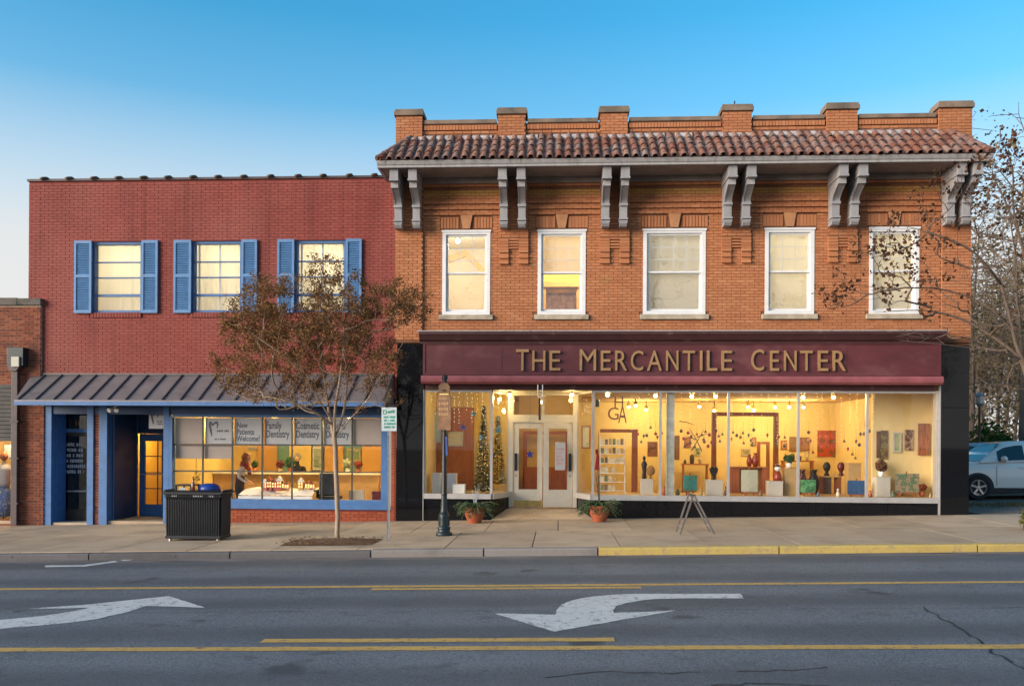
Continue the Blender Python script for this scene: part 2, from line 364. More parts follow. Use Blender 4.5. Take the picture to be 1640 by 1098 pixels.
base = a.mix(a.ramp(a.noise(2.6, 7, rough=.7), [(.55, 0.), (.70, .5)]), base, (.045, .047, .05)); base = a.mix(a.ramp(a.noise(1.1, 3), [(.66, 0.), (.72, .8)]), base, (.042, .042, .043))
sy_ = a.n('ShaderNodeSeparateXYZ'); a.l(a.geo.outputs['Position'], sy_.inputs[0]); tk = a.math('ADD', a.math('MULTIPLY', a.math('SINE', a.math('MULTIPLY', sy_.outputs[1], 3.6)), .5), a.math('MULTIPLY', a.noise(.7, 4), .9)); base = a.mix(a.ramp(tk, [(.30, 0.), (.95, .6)]), base, (.056, .060, .068))
a.bump(sp, .5, .006); M['asphalt'] = a.set(base, .82, 0, .3)
M['tar'] = pm('tar_crack', (.012, .013, .016), .7, .3, 20)
M['gutter_c'] = pm('worn_gutter_pan', (.15, .125, .115), .9, .3, 3, .4, 80, dirt=((.05, .048, .05), .5, .7, 1.8), stretch=(.4, 2, 1))
def concrete(name, col, d=(.14, .11, .08)):
    a = N(name); r = a.rnd(); c = a.mix(r, tuple(x * .82 for x in col), tuple(x * 1.08 for x in col))
    c = a.mix(a.ramp(a.noise(1.3, 7), [(.48, 0.), (.75, .7)]), c, d); c = a.mix(a.ramp(a.noise(14, 5), [(.5, 0.), (.8, .4)]), c, tuple(x * .6 for x in col))
    c = a.mix(a.ramp(a.noise(.7, 4), [(.5, 0.), (.8, .45)]), c, tuple(min(1, x * 1.25) for x in col))
    v = a.n('ShaderNodeTexVoronoi'); v.inputs['Scale'].default_value = 3.1; a.l(a.geo.outputs['Position'], v.inputs['Vector']); c = a.mix(a.ramp(v.outputs['Distance'], [(.05, .75), (.075, 0.)]), c, tuple(x * .35 for x in col))
    a.bump(a.noise(110, 4), .35, .005); return a.set(c, .88, 0, .25)
M['walk'] = concrete('sidewalk_concrete', (.42, .32, .225), (.21, .15, .10))
M['kerb'] = concrete('kerb_concrete', (.21, .19, .18), (.07, .065, .065))
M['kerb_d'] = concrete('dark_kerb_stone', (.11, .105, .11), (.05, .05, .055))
def paint(name, col, under, lo=.56, hi=.66):
    a = N(name); c = a.mix(a.ramp(a.noise(11, 8, rough=.75), [(lo, 0.), (hi, 1.)]), col, under); c = a.mix(a.ramp(a.noise(2, 5), [(.45, 0.), (.8, .45)]), c, tuple(x * .72 for x in col))
    v = a.n('ShaderNodeTexVoronoi', feature='DISTANCE_TO_EDGE'); v.inputs['Scale'].default_value = 2.3; mp = a.n('ShaderNodeMapping'); mp.inputs['Scale'].default_value = (1, .45, 1); wv = a.n('ShaderNodeVectorMath', operation='ADD'); a.l(a.geo.outputs['Position'], mp.inputs[0]); a.l(mp.outputs[0], wv.inputs[0]); nz = a.n('ShaderNodeTexNoise'); nz.inputs['Scale'].default_value = 4; sc2 = a.n('ShaderNodeVectorMath', operation='SCALE'); sc2.inputs['Scale'].default_value = .35; a.l(nz.outputs['Color'], sc2.inputs[0]); a.l(sc2.outputs[0], wv.inputs[1]); a.l(wv.outputs[0], v.inputs['Vector'])
    c = a.mix(a.ramp(v.outputs['Distance'], [(.004, .55), (.010, 0.)]), c, under); c = a.mix(a.ramp(a.noise(48, 4, rough=.8), [(.56, 0.), (.68, .7)]), c, tuple(.5 * (x + y) for x, y in zip(col, under)))
    a.bump(a.noise(150, 3), .4, .005); return a.set(c, .75, 0, .3)
M['p_yellow'] = paint('worn_yellow_road_paint', (.50, .30, .085), (.10, .085, .065), .54, .65)
M['p_white'] = paint('worn_white_road_paint', (.52, .51, .50), (.10, .10, .11), .54, .64)
M['kerb_y'] = paint('yellow_kerb_paint', (.44, .32, .095), (.25, .20, .14), .50, .66)
M['lot'] = pm('parking_lot_gravel', (.15, .125, .105), .95, .3, 1.5, .5, 50, dirt=((.085, .07, .05), .5, .7, 3))
M['ground'] = pm('leaf_littered_earth', (.10, .08, .05), .95, .35, 2, .5, 30)
M['bulb'] = em('warm_bulb', (1, .74, .36), 11); M['bulb_s'] = em('tiny_string_bulb', (1, .80, .40), 1.1)
M['carwhite'] = None
a = N('pearl_car_paint'); a.b.inputs['Coat Weight'].default_value = 1; a.b.inputs['Coat Roughness'].default_value = .04; M['carwhite'] = a.set((.82, .77, .71), .45, .0, .3)
a = N('grey_car_paint'); a.b.inputs['Coat Weight'].default_value = 1; M['cargrey'] = a.set((.33, .35, .36), .35, .3, .5)
a = N('tinted_car_glass'); M['carglass'] = a.set((.02, .028, .032), .04, 0, .8)
M['tyre'] = pm('tyre_rubber', (.018, .018, .019), .85, .2, 20)
M['alloy'] = pm('alloy_wheel', (.42, .42, .43), .3, .1, 10, 0, metal=.9)
M['plastic'] = pm('black_plastic_trim', (.02, .02, .022), .6, .2, 10)
M['bluelid'] = pm('blue_plastic_lid', (.015, .045, .24), .35, .15, 6, .03)
M['bottle'] = pm('brown_glass', (.13, .028, .012), .12, .2, 8, 0, spec=.7)
M['snow'] = pm('white_felt_snow', (.78, .77, .76), .95, .05, 6, .3, 30)
M['skin'] = pm('skin', (.52, .27, .18), .6, .06, 12, .04); M['hair_g'] = pm('ginger_hair', (.25, .075, .022), .6, .35, 60, .5, 90, stretch=(1, 1, .2)); M['hair_d'] = pm('dark_grey_hair', (.05, .04, .035), .6, .35, 60, .5, 90)
M['vest'] = pm('dark_vest_cloth', (.028, .012, .018), .9, .3, 20, .3, 120); M['sweater'] = pm('heather_sweater', (.42, .36, .37), .95, .2, 30, .4, 140); M['scarf'] = pm('dark_red_scarf', (.22, .018, .02), .95, .3, 25, .5, 90); M['trouser'] = pm('black_trousers', (.012, .011, .014), .9, .3, 20, .2, 120)
def art(name, cols, scale=3, kind='noise', seed=0, stretch=(1, 1, 1)):
    a = N(name); mp = a.n('ShaderNodeMapping'); mp.inputs['Location'].default_value = (seed * 3.1, seed * 1.7, seed * 2.3); mp.inputs['Scale'].default_value = stretch; a.l(a.geo.outputs['Position'], mp.inputs[0])
    if kind == 'noise': f = a.noise(scale, 6, mp.outputs[0], dist=1.5)
    else:
        v = a.n('ShaderNodeTexVoronoi'); v.inputs['Scale'].default_value = scale; a.l(mp.outputs[0], v.inputs['Vector']); f = a.math('FRACT', a.math('ADD', a.noise(scale * .7, 4, mp.outputs[0]), v.outputs['Distance']))
    n = len(cols); c = a.ramp(f, [(.28 + .44 * i / (n - 1), q) for i, q in enumerate(cols)]); a.bump(a.noise(70, 4), .3); return a.set(c, .6, 0, .3)
# ---------------------------------------------------------------- ground, road, kerb, sidewalk
RD = -.13                                   # road surface below the sidewalk
def sheet(name, mat, x0, x1, y0, y1, dz, parent=None, nx=8):
    m = MB(); xs = sorted(set([x0 + (x1 - x0) * i / nx for i in range(nx + 1)] + [v for v in (-60, 60) if x0 < v < x1]))
    for a_, b_ in zip(xs, xs[1:]): m.poly([(a_, y0, gz(a_) + dz), (b_, y0, gz(b_) + dz), (b_, y1, gz(b_) + dz), (a_, y1, gz(a_) + dz)])
    return m.build(name, mat, parent)
tag(sheet('ground', M['ground'], -900, 900, -500, 1400, -.20), kind='structure')
road = tag(sheet('road', M['asphalt'], -120, 120, -24, -5.76, RD), kind='structure')
sheet('gutter_pan', M['gutter_c'], -60, 60, -6.16, -5.78, RD + .004, road)
for nm, px0, px1, Y in (('lane_line', None, None, -8.86), ('lane_line', None, None, -12.46), ('dashed_line', 595, 1027, -9.085), ('dashed_line', 420, 984, -12.12)):
    wd = .075 if Y > -10 else .078
    x0, x1 = (-60, 60) if px0 is None else (PX(px0, Y, 940 if Y > -10 else 1024), PX(px1, Y, 940 if Y > -10 else 1024))
    m = MB(); rg = random.Random(int(abs(Y) * 100)); x0, x1 = max(x0, -22), min(x1, 22); x = x0; e0, e1 = Y - wd, Y + wd
    while x < x1 - .01:
        x2 = min(x1, x + rg.uniform(.06, .16)); f0, f1 = Y - wd + rg.uniform(-.007, .007), Y + wd + rg.uniform(-.007, .007)
        m.poly([(x, e0, gz(x) + RD + .004), (x2, f0, gz(x2) + RD + .004), (x2, f1, gz(x2) + RD + .004), (x, e1, gz(x) + RD + .004)]); x, e0, e1 = x2, f0, f1
    m.build(nm, M['p_yellow'], road)
def gpoly(name, mat, pts, ox, oy, s=1640 / 560, dz=RD + .004):
    P = [onground(ox + x / s, oy + y / s, dz) for x, y in pts]; Q = []; rg = random.Random(len(pts))
    for a_, b_ in zip(P, P[1:] + P[:1]):
        n = max(1, int((b_ - a_).length / .07)); t = (b_ - a_).normalized(); o_ = Vector((-t.y, t.x, 0))
        for k in range(n): Q.append(a_.lerp(b_, k / n) + (o_ * rg.uniform(-.009, .009) if k else Vector()))
    m = MB(); m.poly(Q[::-1]); ob = m.build(name, mat, road)
    bm = bmesh.new(); bm.from_mesh(ob.data); bmesh.ops.triangulate(bm, faces=bm.faces); bmesh.ops.recalc_face_normals(bm, faces=bm.faces); bm.to_mesh(ob.data); bm.free(); return ob
gpoly('turn_arrow', M['p_white'], [(740, 474), (900, 476), (1022, 479), (1030, 455), (1050, 432), (1090, 415), (1140, 403), (1210, 392), (1300, 385), (1400, 381), (1640, 381), (1892, 380), (1907, 403), (1640, 402), (1500, 405), (1420, 413), (1350, 425), (1308, 440), (1292, 458), (1298, 470), (1440, 466), (1592, 458), (1020, 558)], 540, 820)
gpoly('turn_arrow', M['p_white'], [(130, 451), (400, 432), (640, 407), (790, 392), (880, 419), (962, 446), (820, 441), (685, 438), (600, 466), (450, 500), (250, 525), (0, 545), (-260, 552), (-260, 520), (0, 503), (200, 485), (350, 462), (420, 446), (300, 449)], 0, 820)
gpoly('parking_tick', M['p_white'], [(212, 248), (380, 247), (640, 214), (652, 218), (400, 253), (212, 256)], 0, 820)
def crack(pts, wd):
    m = MB(); rng = random.Random(len(pts)); P = [onground(1080 + x / 2.93, 820 + y / 2.93, RD + .003) for x, y in pts]; Q = []
    for a_, b_ in zip(P, P[1:]):
        for k in range(4): Q.append(a_.lerp(b_, k / 4) + Vector((rng.uniform(-.03, .03), rng.uniform(-.03, .03), 0)))
    Q.append(P[-1])
    for a_, b_ in zip(Q, Q[1:]):
        n = Vector((-(b_ - a_).y, (b_ - a_).x, 0)).normalized() * wd * rng.uniform(.5, 1.3); m.poly([a_ - n, b_ - n, b_ + n, a_ + n])
    m.build('tar_crack', M['tar'], road, fix=True)
crack([(1170, 440), (1240, 490), (1320, 530), (1400, 580), (1450, 605), (1500, 660), (1580, 695), (1660, 740), (1750, 800)], .012)
crack([(180, 810), (420, 800), (720, 812)], .012); crack([(300, 745), (560, 738), (720, 722)], .008); crack([(-600, 770), (-300, 742), (-60, 755), (120, 748)], .009)
def seam(Y, wd, seed):
    rg = random.Random(seed); m = MB(); x = -14.; y = Y
    while x < 14: x2 = x + rg.uniform(.15, .4); y2 = Y + rg.uniform(-.02, .02); w_ = wd * rg.uniform(.3, 1.2); m.poly([(x, y - w_, gz(x) + RD + .003), (x2, y2 - w_, gz(x2) + RD + .003), (x2, y2 + w_, gz(x2) + RD + .003), (x, y + w_, gz(x) + RD + .003)]); x = x2; y = y2
    m.build('paving_seam', M['tar'], road)
seam(-10.62, .006, 1); seam(-13.9, .008, 2)
# kerb stones
kerb = empty('kerb', (0, -5.69, 0), kind='structure')
ks = [-400, -215, -20, 171, 382, 598, 775, 958, 1256, 1594, 1900, 2200]
kx = [onground(p, 878).x for p in ks]
for i, (a_, b_) in enumerate(zip(kx, kx[1:])):
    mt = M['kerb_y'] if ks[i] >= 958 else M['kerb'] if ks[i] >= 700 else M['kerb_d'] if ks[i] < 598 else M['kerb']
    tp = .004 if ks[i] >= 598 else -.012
    a2, b2 = a_ + .012, b_ - .012; m = MB()
    prof = [(-5.775, RD - .1), (-5.775, -.03 + tp), (-5.765, -.01 + tp), (-5.745, tp), (-5.61, tp), (-5.61, RD - .1)]
    k = len(prof); n = len(m.v); m.v += [(a2, y, gz(a2) + z) for y, z in prof] + [(b2, y, gz(b2) + z) for y, z in prof]
    m.f += [tuple(range(k))[::-1], tuple(range(k, 2 * k))] + [(j, (j + 1) % k, k + (j + 1) % k, k + j) for j in range(k)]
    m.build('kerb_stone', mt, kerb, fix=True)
sheet('kerb_bed', M['kerb_d'], -16, 25, -5.765, -5.55, RD + .06, kerb)
# sidewalk slabs
walk = tag(sheet('sidewalk', M['soil'], -60, 60, -5.6, .6, -.03), kind='structure')
def slab(x0, x1, y0, y1, top=0., mat='walk', name='paving_slab', j=.009):
    x0 += j; x1 -= j; y0 += j; y1 -= j
    MB().hexa([(x, y, gz(x) - .05) for x, y in ((x0, y0), (x1, y0), (x1, y1), (x0, y1))] + [(x, y, gz(x) + top) for x, y in ((x0, y0), (x1, y0), (x1, y1), (x0, y1))]).build(name, M[mat], walk)
jx = onground(985, 860).x; rng = random.Random(3)
for k in range(-10, 10): slab(jx + 1.53 * k, jx + 1.53 * (k + 1), -5.605, -2.75, rng.uniform(-.002, .002))
for k in range(-10, 10): slab(jx + .45 + 1.53 * k, jx + .45 + 1.53 * (k + 1), -2.75, .02, rng.uniform(-.002, .002))
for sx in (-30, 18): slab(sx, sx + (15 if sx < 0 else 20), -5.605, .02)
# planting pit
pit = empty('planting_pit', onground(545, 862), kind='structure'); rng = random.Random(5)
p0 = onground(468, 866); p1 = onground(606, 866); py0, py1 = -5.0, -4.0
m = MB(); nx, ny = 22, 10
for j in range(ny + 1):
    for i in range(nx + 1):
        u, v = i / nx, j / ny; x = p0.x + (p1.x - p0.x) * u; y = py0 + (py1 - py0) * v
        h = .010 + (.035 + rng.uniform(0, .02)) * min(1, 4 * min(u, 1 - u)) * min(1, 4 * min(v, 1 - v)); m.v.append((x, y, gz(x) + h))
for j in range(ny):
    for i in range(nx): q = j * (nx + 1) + i; m.f.append((q, q + 1, q + nx + 2, q + nx + 1))
m.build('mulch_bed', M['mulch'], pit, smooth=True)
m = MB()
for i in range(420):
    x = rng.uniform(p0.x - .05, p1.x + .15); y = rng.uniform(py0 - .1, py1 + .1); a_ = rng.uniform(0, 6.3); c_, s_ = math.cos(a_) * .03, math.sin(a_) * .03; z = gz(x) + rng.uniform(.02, .06)
    m.poly([(x - c_, y - s_, z), (x + s_ * .4, y - c_ * .4, z + .01), (x + c_, y + s_, z + rng.uniform(0, .015)), (x - s_ * .4, y + c_ * .4, z)])
tag(m.build('leaf_litter', M['leaf_brown'], pit), kind='stuff')
# side lot to the right of the building
tag(sheet('parking_lot', M['lot'], 9.9, 60, .03, 13, -.01), kind='structure')
m = MB(); rng = random.Random(8)
for i in range(2600):
    x = rng.uniform(10.0, 18); y = rng.choice((rng.uniform(-.3, 1.2), rng.uniform(2.2, 3.4), rng.uniform(2.2, 3.4))); h = rng.uniform(.03, .10); a_ = rng.uniform(0, 6.3); c_, s_ = math.cos(a_) * .012, math.sin(a_) * .012
    if y < 1.3 and x < 11.6: continue
    m.poly([(x - c_, y - s_, gz(x) - .01), (x + c_, y + s_, gz(x) - .01), (x + s_ * 3, y - c_ * 3, gz(x) + h)])
tag(m.build('lot_verge_grass', leafmat('dry_grass', [(.10, .10, .04), (.17, .13, .06), (.07, .08, .03), (.22, .16, .08)])), 'dry yellow grass and weeds along the edge of the side lot', 'grass', kind='stuff')

# ---------------------------------------------------------------- brick laying
def cells(m, x0, x1, z0, z1, y0, y1, ops):
    xs = sorted({x0, x1} | {v for o_ in ops for v in o_[:2] if x0 < v < x1}); zs = sorted({z0, z1} | {v for o_ in ops for v in o_[2:] if z0 < v < z1})
    for a_, b_ in zip(xs, xs[1:]):
        run = None
        for c_, d_ in zip(zs, zs[1:]):
            mx_, mz_ = (a_ + b_) / 2, (c_ + d_) / 2
            if any(o_[0] < mx_ < o_[1] and o_[2] < mz_ < o_[3] for o_ in ops):
                if run: m.box(a_, b_, y0, y1, run[0], run[1]); run = None
            else: run = (run[0], d_) if run else (c_, d_)
        if run: m.box(a_, b_, y0, y1, run[0], run[1])
class Bricks:
    def __init__(s, rng): s.b = []; s.rng = rng
    def lay(s, x0, x1, z0, z1, y, d=.05, ops=(), ch=.0677, L=.213, j=.010, yo=None, pr=0, slope=False):
        r = math.ceil(z0 / ch - 1e-6)
        while (r + 1) * ch <= z1 + .012:
            a_, b_ = r * ch + j / 2, (r + 1) * ch - j / 2; mz = (a_ + b_) / 2; iv = [(x0, x1)]
            for o_ in ops:
                if o_[2] < mz < o_[3]:
                    nv = []
                    for p, q in iv:
                        if o_[1] <= p or o_[0] >= q: nv.append((p, q)); continue
                        if o_[0] - p > .03: nv.append((p, o_[0]))
                        if q - o_[1] > .03: nv.append((o_[1], q))
                    iv = nv
            for p, q in iv:
                x = math.floor(p / L) * L - (L / 2 if r % 2 else 0)
                while x < q:
                    u, v = max(x + j / 2, p), min(x + L - j / 2, q)
                    if v - u > .02: s.b.append((u, v, a_, b_, y + (yo(mz) if yo else 0) + s.rng.uniform(-.002, .002), d, pr))
                    x += L
            r += 1
    def soldier(s, x0, x1, z0, z1, y, d=.06, w_=.0755, skip=None, pr=2):
        n = max(1, round((x1 - x0) / w_)); w_ = (x1 - x0) / n
        for i in range(n):
            u, v = x0 + i * w_ + .005, x0 + (i + 1) * w_ - .005
            if skip and u < skip[1] and v > skip[0]: continue
            s.b.append((u, v, z0, z1, y + s.rng.uniform(-.002, .002), d, pr))
    def emit(s, parent, mat, n=300, part='brick_courses', key=None):
        bs = sorted(s.b, key=key or (lambda b: (-b[6], b[2]))); cache = {}
        for u, v, a_, b_, y, d, p in bs[:n]:
            k = (round(v - u, 2), round(b_ - a_, 2), round(d, 2))
            if k not in cache: cache[k] = MB().box(-k[0] / 2, k[0] / 2, 0, k[2], -k[1] / 2, k[1] / 2).mesh('brick', mat)
            inst('brick', cache[k], parent, ((u + v) / 2, y, (a_ + b_) / 2))
        if bs[n:]:
            m = MB()
            for u, v, a_, b_, y, d, p in bs[n:]:
                i = len(m.v); m.v += [(u, y, a_), (v, y, a_), (v, y, b_), (u, y, b_), (u, y + d, a_), (v, y + d, a_), (v, y + d, b_), (u, y + d, b_)]
                m.f += [(i, i + 1, i + 2, i + 3), (i + 1, i + 5, i + 6, i + 2), (i + 4, i, i + 3, i + 7), (i + 3, i + 2, i + 6, i + 7), (i + 4, i + 5, i + 1, i)]
            tag(m.build(part, mat, parent), kind='stuff')
# ---------------------------------------------------------------- the mercantile building
XL, XR = PX(632), PX(1552)
SOF = 8.13                                   # soffit height
mc = empty('brick_building', (2.9, 0, 0), 'two storey orange brick shop building with clay tile eave and maroon sign', 'building')
WN = [(708.5, 785, 3), (861, 938, 3), (1030, 1130, 4), (1225, 1304, 3), (1392, 1472, 3)]
WZ0, WZ1 = PZ(503.5), PZ(367.5)
wins = [(PX(a_, 0, 430), PX(b_, 0, 430), n) for a_, b_, n in WN]
ops = [(a_, b_, WZ0, WZ1) for a_, b_, n in wins]
SILL0 = PZ(511.5)
m = MB(); cells(m, XL, XR, 3.0, 9.42, .012, .30, ops + [(XL + .62, XR - .62, 2.9, 4.1)]); m.build('wall', M['mortar_o'], mc)
m = MB()
for x0, x1 in ((XL, XL + .3), (XR - .3, XR)): m.box(x0, x1, .302, 14, -.8, 9.42)
m.box(XL, XR, 14, 14.3, -.8, 9.42); m.build('side_wall', M['mortar_o'], mc)
bx('roof', M['deck'], mc, XL + .31, XR - .31, .31, 13.99, 8.9, 9.0)
ZA, ZB = PZ(363.5), PZ(345)                  # soldier courses over the windows
keys = []; lay_ops = list(ops) + [(XL + .62, XR - .62, 2.9, 4.2)]
for a_, b_, n in wins:
    lay_ops += [(a_ - .06, b_ + .06, ZA - .03, ZB + .01), (a_ - .09, b_ + .09, SILL0, WZ0 + .05)]
pil = [(PX(a_, -.06, 400), PX(b_, -.06, 400)) for a_, b_ in ((632, 677), (799, 846), (961, 1008), (1156, 1203), (1327, 1374), (1509, 1552))]
pil[0] = (XL, pil[0][1]); pil[5] = (pil[5][0], XR)
bands = [PZ(p) for p in (321.5, 329.5, 337, 297)]
def yo(z):
    if PZ(343) < z < PZ(316): return -.05 if round(z / .0677 - .5) % 2 else 0.
    if PZ(296) < z < PZ(287): return -.05
    return 0
B = Bricks(random.Random(1))
lo, hi = PZ(311), PZ(299)                    # ochre panel under the eave
for i in range(5): pass
B.lay(XL, XR, 4.12, SOF, 0, ops=lay_ops + [(a_, b_, 4.0, 9) for a_, b_ in (pil[0], pil[5])] + [(a_ - .0, b_ + .0, PZ(382), 9) for a_, b_ in pil[1:5]] + [(XL, XR, lo, hi)], yo=yo)
BO = Bricks(random.Random(2))
BO.lay(XL, XR, lo, hi, 0, ops=[(a_, b_, 4.0, 9) for a_, b_ in pil])
for i, (a_, b_) in enumerate(pil):
    zb = 4.2 if i in (0, 5) else PZ(381)
    bx('pilaster', M['mortar_o'], mc, a_ + (.002 if i else -.003), b_ - (.002 if i < 5 else -.003), -.048, .0119, zb, SOF - .005)
    B.lay(a_, b_, zb, SOF, -.06, pr=1 if i in (0,) else 0)
    if 0 < i < 5:                            # corbelled feet below the bracket pairs
        t = (b_ - a_) / 3
        for c0, c1 in ((a_, a_ + t * .98), (b_ - t * .98, b_)):
            z = PZ(381)
            for k in range(9):
                z1_ = z - .0677; yy = -.06 if k < 4 else (-.075, -.035)[k % 2]; B.b.append((c0, c1, z1_ + .008, z - .004, yy, .07, 2)); z = z1_
        z = PZ(380)
        for k in range(4): B.b.append((a_ + t, b_ - t, z - .05, z - .012, -.05, .06, 2)); z -= .0677
for a_, b_, n in wins:
    c_ = (a_ + b_) / 2
    B.soldier(a_ - .05, b_ + .05, ZA, ZB, -.008, skip=(c_ - .12, c_ + .12))
    MB().prism([(c_ - .085, ZA - .01), (c_ + .085, ZA - .01), (c_ + .145, ZB + .04), (c_ - .145, ZB + .04)], 'y', -.04, .05).build('keystone', M['keystone'], mc)
B.emit(mc, M['brick_o'], 260)
tag(MB().build('x', None, mc) if False else mc)
BO.emit(mc, M['brick_ochre'], 0, 'ochre_courses')

# parapet, piers and copings
pz = 9.40; px_ = [(PX(a_, 0, 180), PX(b_, 0, 180)) for a_, b_ in ((632, 677), (798, 842), (961, 1005), (1157, 1203), (1323, 1372), (1502, 1551))]
px_[0] = (XL, px_[0][1]); px_[5] = (px_[5][0], XR)
P = Bricks(random.Random(4)); P2 = Bricks(random.Random(5)); T = PZ(173, 0, 1000)
for i, (a_, b_) in enumerate(px_):
    bx('parapet_pier', M['mortar_o'], mc, a_ + .003, b_ - .003, -.06, .34, 8.6, T - .14)
    P.lay(a_, b_, 8.7, T - .13, -.072)
    pc = MB().box(a_ - .04, b_ + .04, -.12, .40, T - .14, T - .03).box(a_ - .02, b_ + .02, -.10, .38, T - .03, T + .02).build('pier_cap', M['cope'], mc, bevel=.012)
    if i < 5:
        c_ = px_[i + 1][0]; zt = PZ(189, 0, 1000)
        bx('coping', M['cope'], mc, b_ + .045, c_ - .045, -.03, .33, zt - .09, zt + .01, bevel=.012)
        bx('parapet_wall', M['mortar_o'], mc, b_ + .004, c_ - .004, .003, .30, 9.423, zt - .091)
        P.soldier(b_ + .03, c_ - .03, PZ(204), PZ(196.5), -.028, .07, .0755, pr=0)
        P.lay(b_, c_, PZ(204) - .10, PZ(204) - .01, .0); P2.lay(b_, c_, 8.9, PZ(204) - .11, .012)
P.emit(mc, M['brick_o'], 0, 'parapet_courses'); P2.emit(mc, M['brick_ochre'], 0, 'stained_parapet_courses')
bx('antenna', M['black'], mc, PX(1178, 0, 170) - .012, PX(1178, 0, 170) + .012, .1, .125, T + .02, T + .17)

# eave: fascia, soffit, brackets
EY = -1.0; EX0, EX1 = PX(604, EY, 258), PX(1590, EY, 258)
EZ0, EZ1 = PZ(263.2, EY), PZ(252.5, EY)
m = MB(); m.prism([(EY, EZ0 + .05), (EY - .02, EZ0 + .06), (EY - .05, EZ1 - .03), (EY - .05, EZ1), (EY + .06, EZ1), (EY + .06, EZ0), (EY, EZ0)], 'x', EX0, EX1)
for x0, x1 in ((EX0, EX0 + .06), (EX1 - .06, EX1)): m.box(x0, x1, EY + .062, .0, EZ0, EZ1)
m.build('fascia', M['fascia'], mc, fix=True)
bx('soffit', M['soffit'], mc, EX0 + .065, EX1 - .065, EY + .065, -.002, SOF + .002, SOF + .03)
m = MB().box(XL + .0, XR - .0, -.10, -.062, SOF - .14, SOF).build('bed_mould', M['soffit'], mc)
bc = [PX(p, -.25, 355) for p in (638.5, 667.5, 807, 836, 969.5, 998, 1164.5, 1194, 1336.5, 1367, 1520, 1545)]
def bracket_meshes():
    hw = .086; z = lambda py, Y: PZ(py, Y, 1000)
    top = MB().box(-hw - .012, hw + .012, -.90, -.062, z(283, -.88), SOF).box(-hw - .022, hw + .022, -.92, -.062, z(285.5, -.9), z(283, -.88))
    neck = MB().box(-hw, hw, -.80, -.062, z(297, -.8), z(285.5, -.9))
    cz, cb = z(297, -.8), z(325, -.36); cur = []
    for i in range(11):
        t = i / 10; y_ = -.72 + (.38) * math.sin(t * math.pi / 2) ** 1.15; cur.append((y_, cz + (cb - cz) * t))
    bz = z(361, -.3)
    shaft = MB().prism([(-.062, cz), *cur, (-.33, z(350, -.33)), (-.062, z(350, -.33))], 'x', -hw, hw)
    for s_ in (-1, 1): shaft.prism([(y_ - .018, z_) for y_, z_ in cur] + [(y_ + .02, z_) for y_, z_ in cur[::-1]], 'x', s_ * hw - .02 * (s_ > 0), s_ * hw + .02 * (s_ < 0))
    foot = MB().box(-hw - .015, hw + .015, -.37, -.062, z(351.5, -.35), z(348.5, -.35)).box(-hw - .012, hw + .012, -.36, -.062, z(355.5, -.35), z(353, -.35)).prism([(-.062, bz - .02), (-.30, bz - .02), (-.35, bz + .04), (-.35, z(355.5, -.35)), (-.062, z(355.5, -.35))], 'x', -hw, hw)
    band = MB().box(-hw - .012, hw + .012, -.385, -.2, z(329.5, -.36), z(325.5, -.36))
    return [(n, q.mesh(n, M['bracket'], fix=True)) for n, q in (('bracket_head', top), ('bracket_neck', neck), ('bracket_foot', foot), ('bracket_band', band))], shaft.mesh('bracket', M['bracket'], fix=True)
subs, shaft = bracket_meshes()
for x in bc:
    b_ = inst('bracket', shaft, mc, (x, 0, 0))
    for n, me in subs: inst(n, me, b_, (x, 0, 0))

# tiled pent roof
RY0, RZ0 = EY - .06, EZ1 + .005; RY1, RZ1 = -.005, PZ(217, 0, 1000)
TX0, TX1 = EX0 + .62, EX1 - .55
sl = Vector((0, RY1 - RY0, RZ1 - RZ0)); SL = sl.length; su = sl.normalized(); sn = Vector((0, -su.z, su.y))
m = MB(); m.poly([(EX0, RY0, RZ0), (EX1, RY0, RZ0), (TX1, RY1, RZ1), (TX0, RY1, RZ1)]); m.poly([(EX0, RY0, RZ0), (TX0, RY1, RZ1), (EX0, RY1, RZ0)]); m.poly([(EX1, RY0, RZ0), (EX1, RY1, RZ0), (TX1, RY1, RZ1)]); m.poly([(EX0, RY0, RZ0 - .004), (EX0, RY1, RZ0 - .004), (EX1, RY1, RZ0 - .004), (EX1, RY0, RZ0 - .004)])
m.build('roof_deck', M['deck'], mc)
def barrel(L, r0, r1, th=.016, n=6):
    m = MB(); k = n + 1
    for (r, l) in ((r0, 0), (r1, L)):
        for rr in (r, r - th):
            for i in range(k):
                a_ = math.pi * i / n; p = Vector((rr * math.cos(a_), 0, 0)) + su * l + sn * (rr * math.sin(a_) * .9); m.v.append(tuple(p))
    for i in range(n):
        m.f += [(i, i + 1, 2 * k + i + 1, 2 * k + i), (i, k + i, k + i + 1, i + 1), (k + i, 3 * k + i, 3 * k + i + 1, k + i + 1)]
    return m
NR = 4; ex = SL / NR; tm = barrel(ex + .09, .080, .062).mesh('roof_tile', M['tile'], smooth=True, fix=True)
rng = random.Random(6); nc = 64
for c_ in range(nc):
    x = EX0 + .09 + (EX1 - EX0 - .18) * c_ / (nc - 1)
    for r in range(NR):
        t = (r + .15) / NR
        if x < EX0 + (TX0 - EX0) * t or x > EX1 + (TX1 - EX1) * t: continue
        b0 = Vector((x, RY0, RZ0)) + su * (ex * r - .03 + rng.uniform(-.025, .025)) + sn * (.020 + .008 * rng.random())
        inst('roof_tile', tm, mc, b0, (rng.uniform(-.065, -.03), rng.uniform(-.04, .04), rng.uniform(-.05, .05)))
m = MB()                                    # pans between the covers
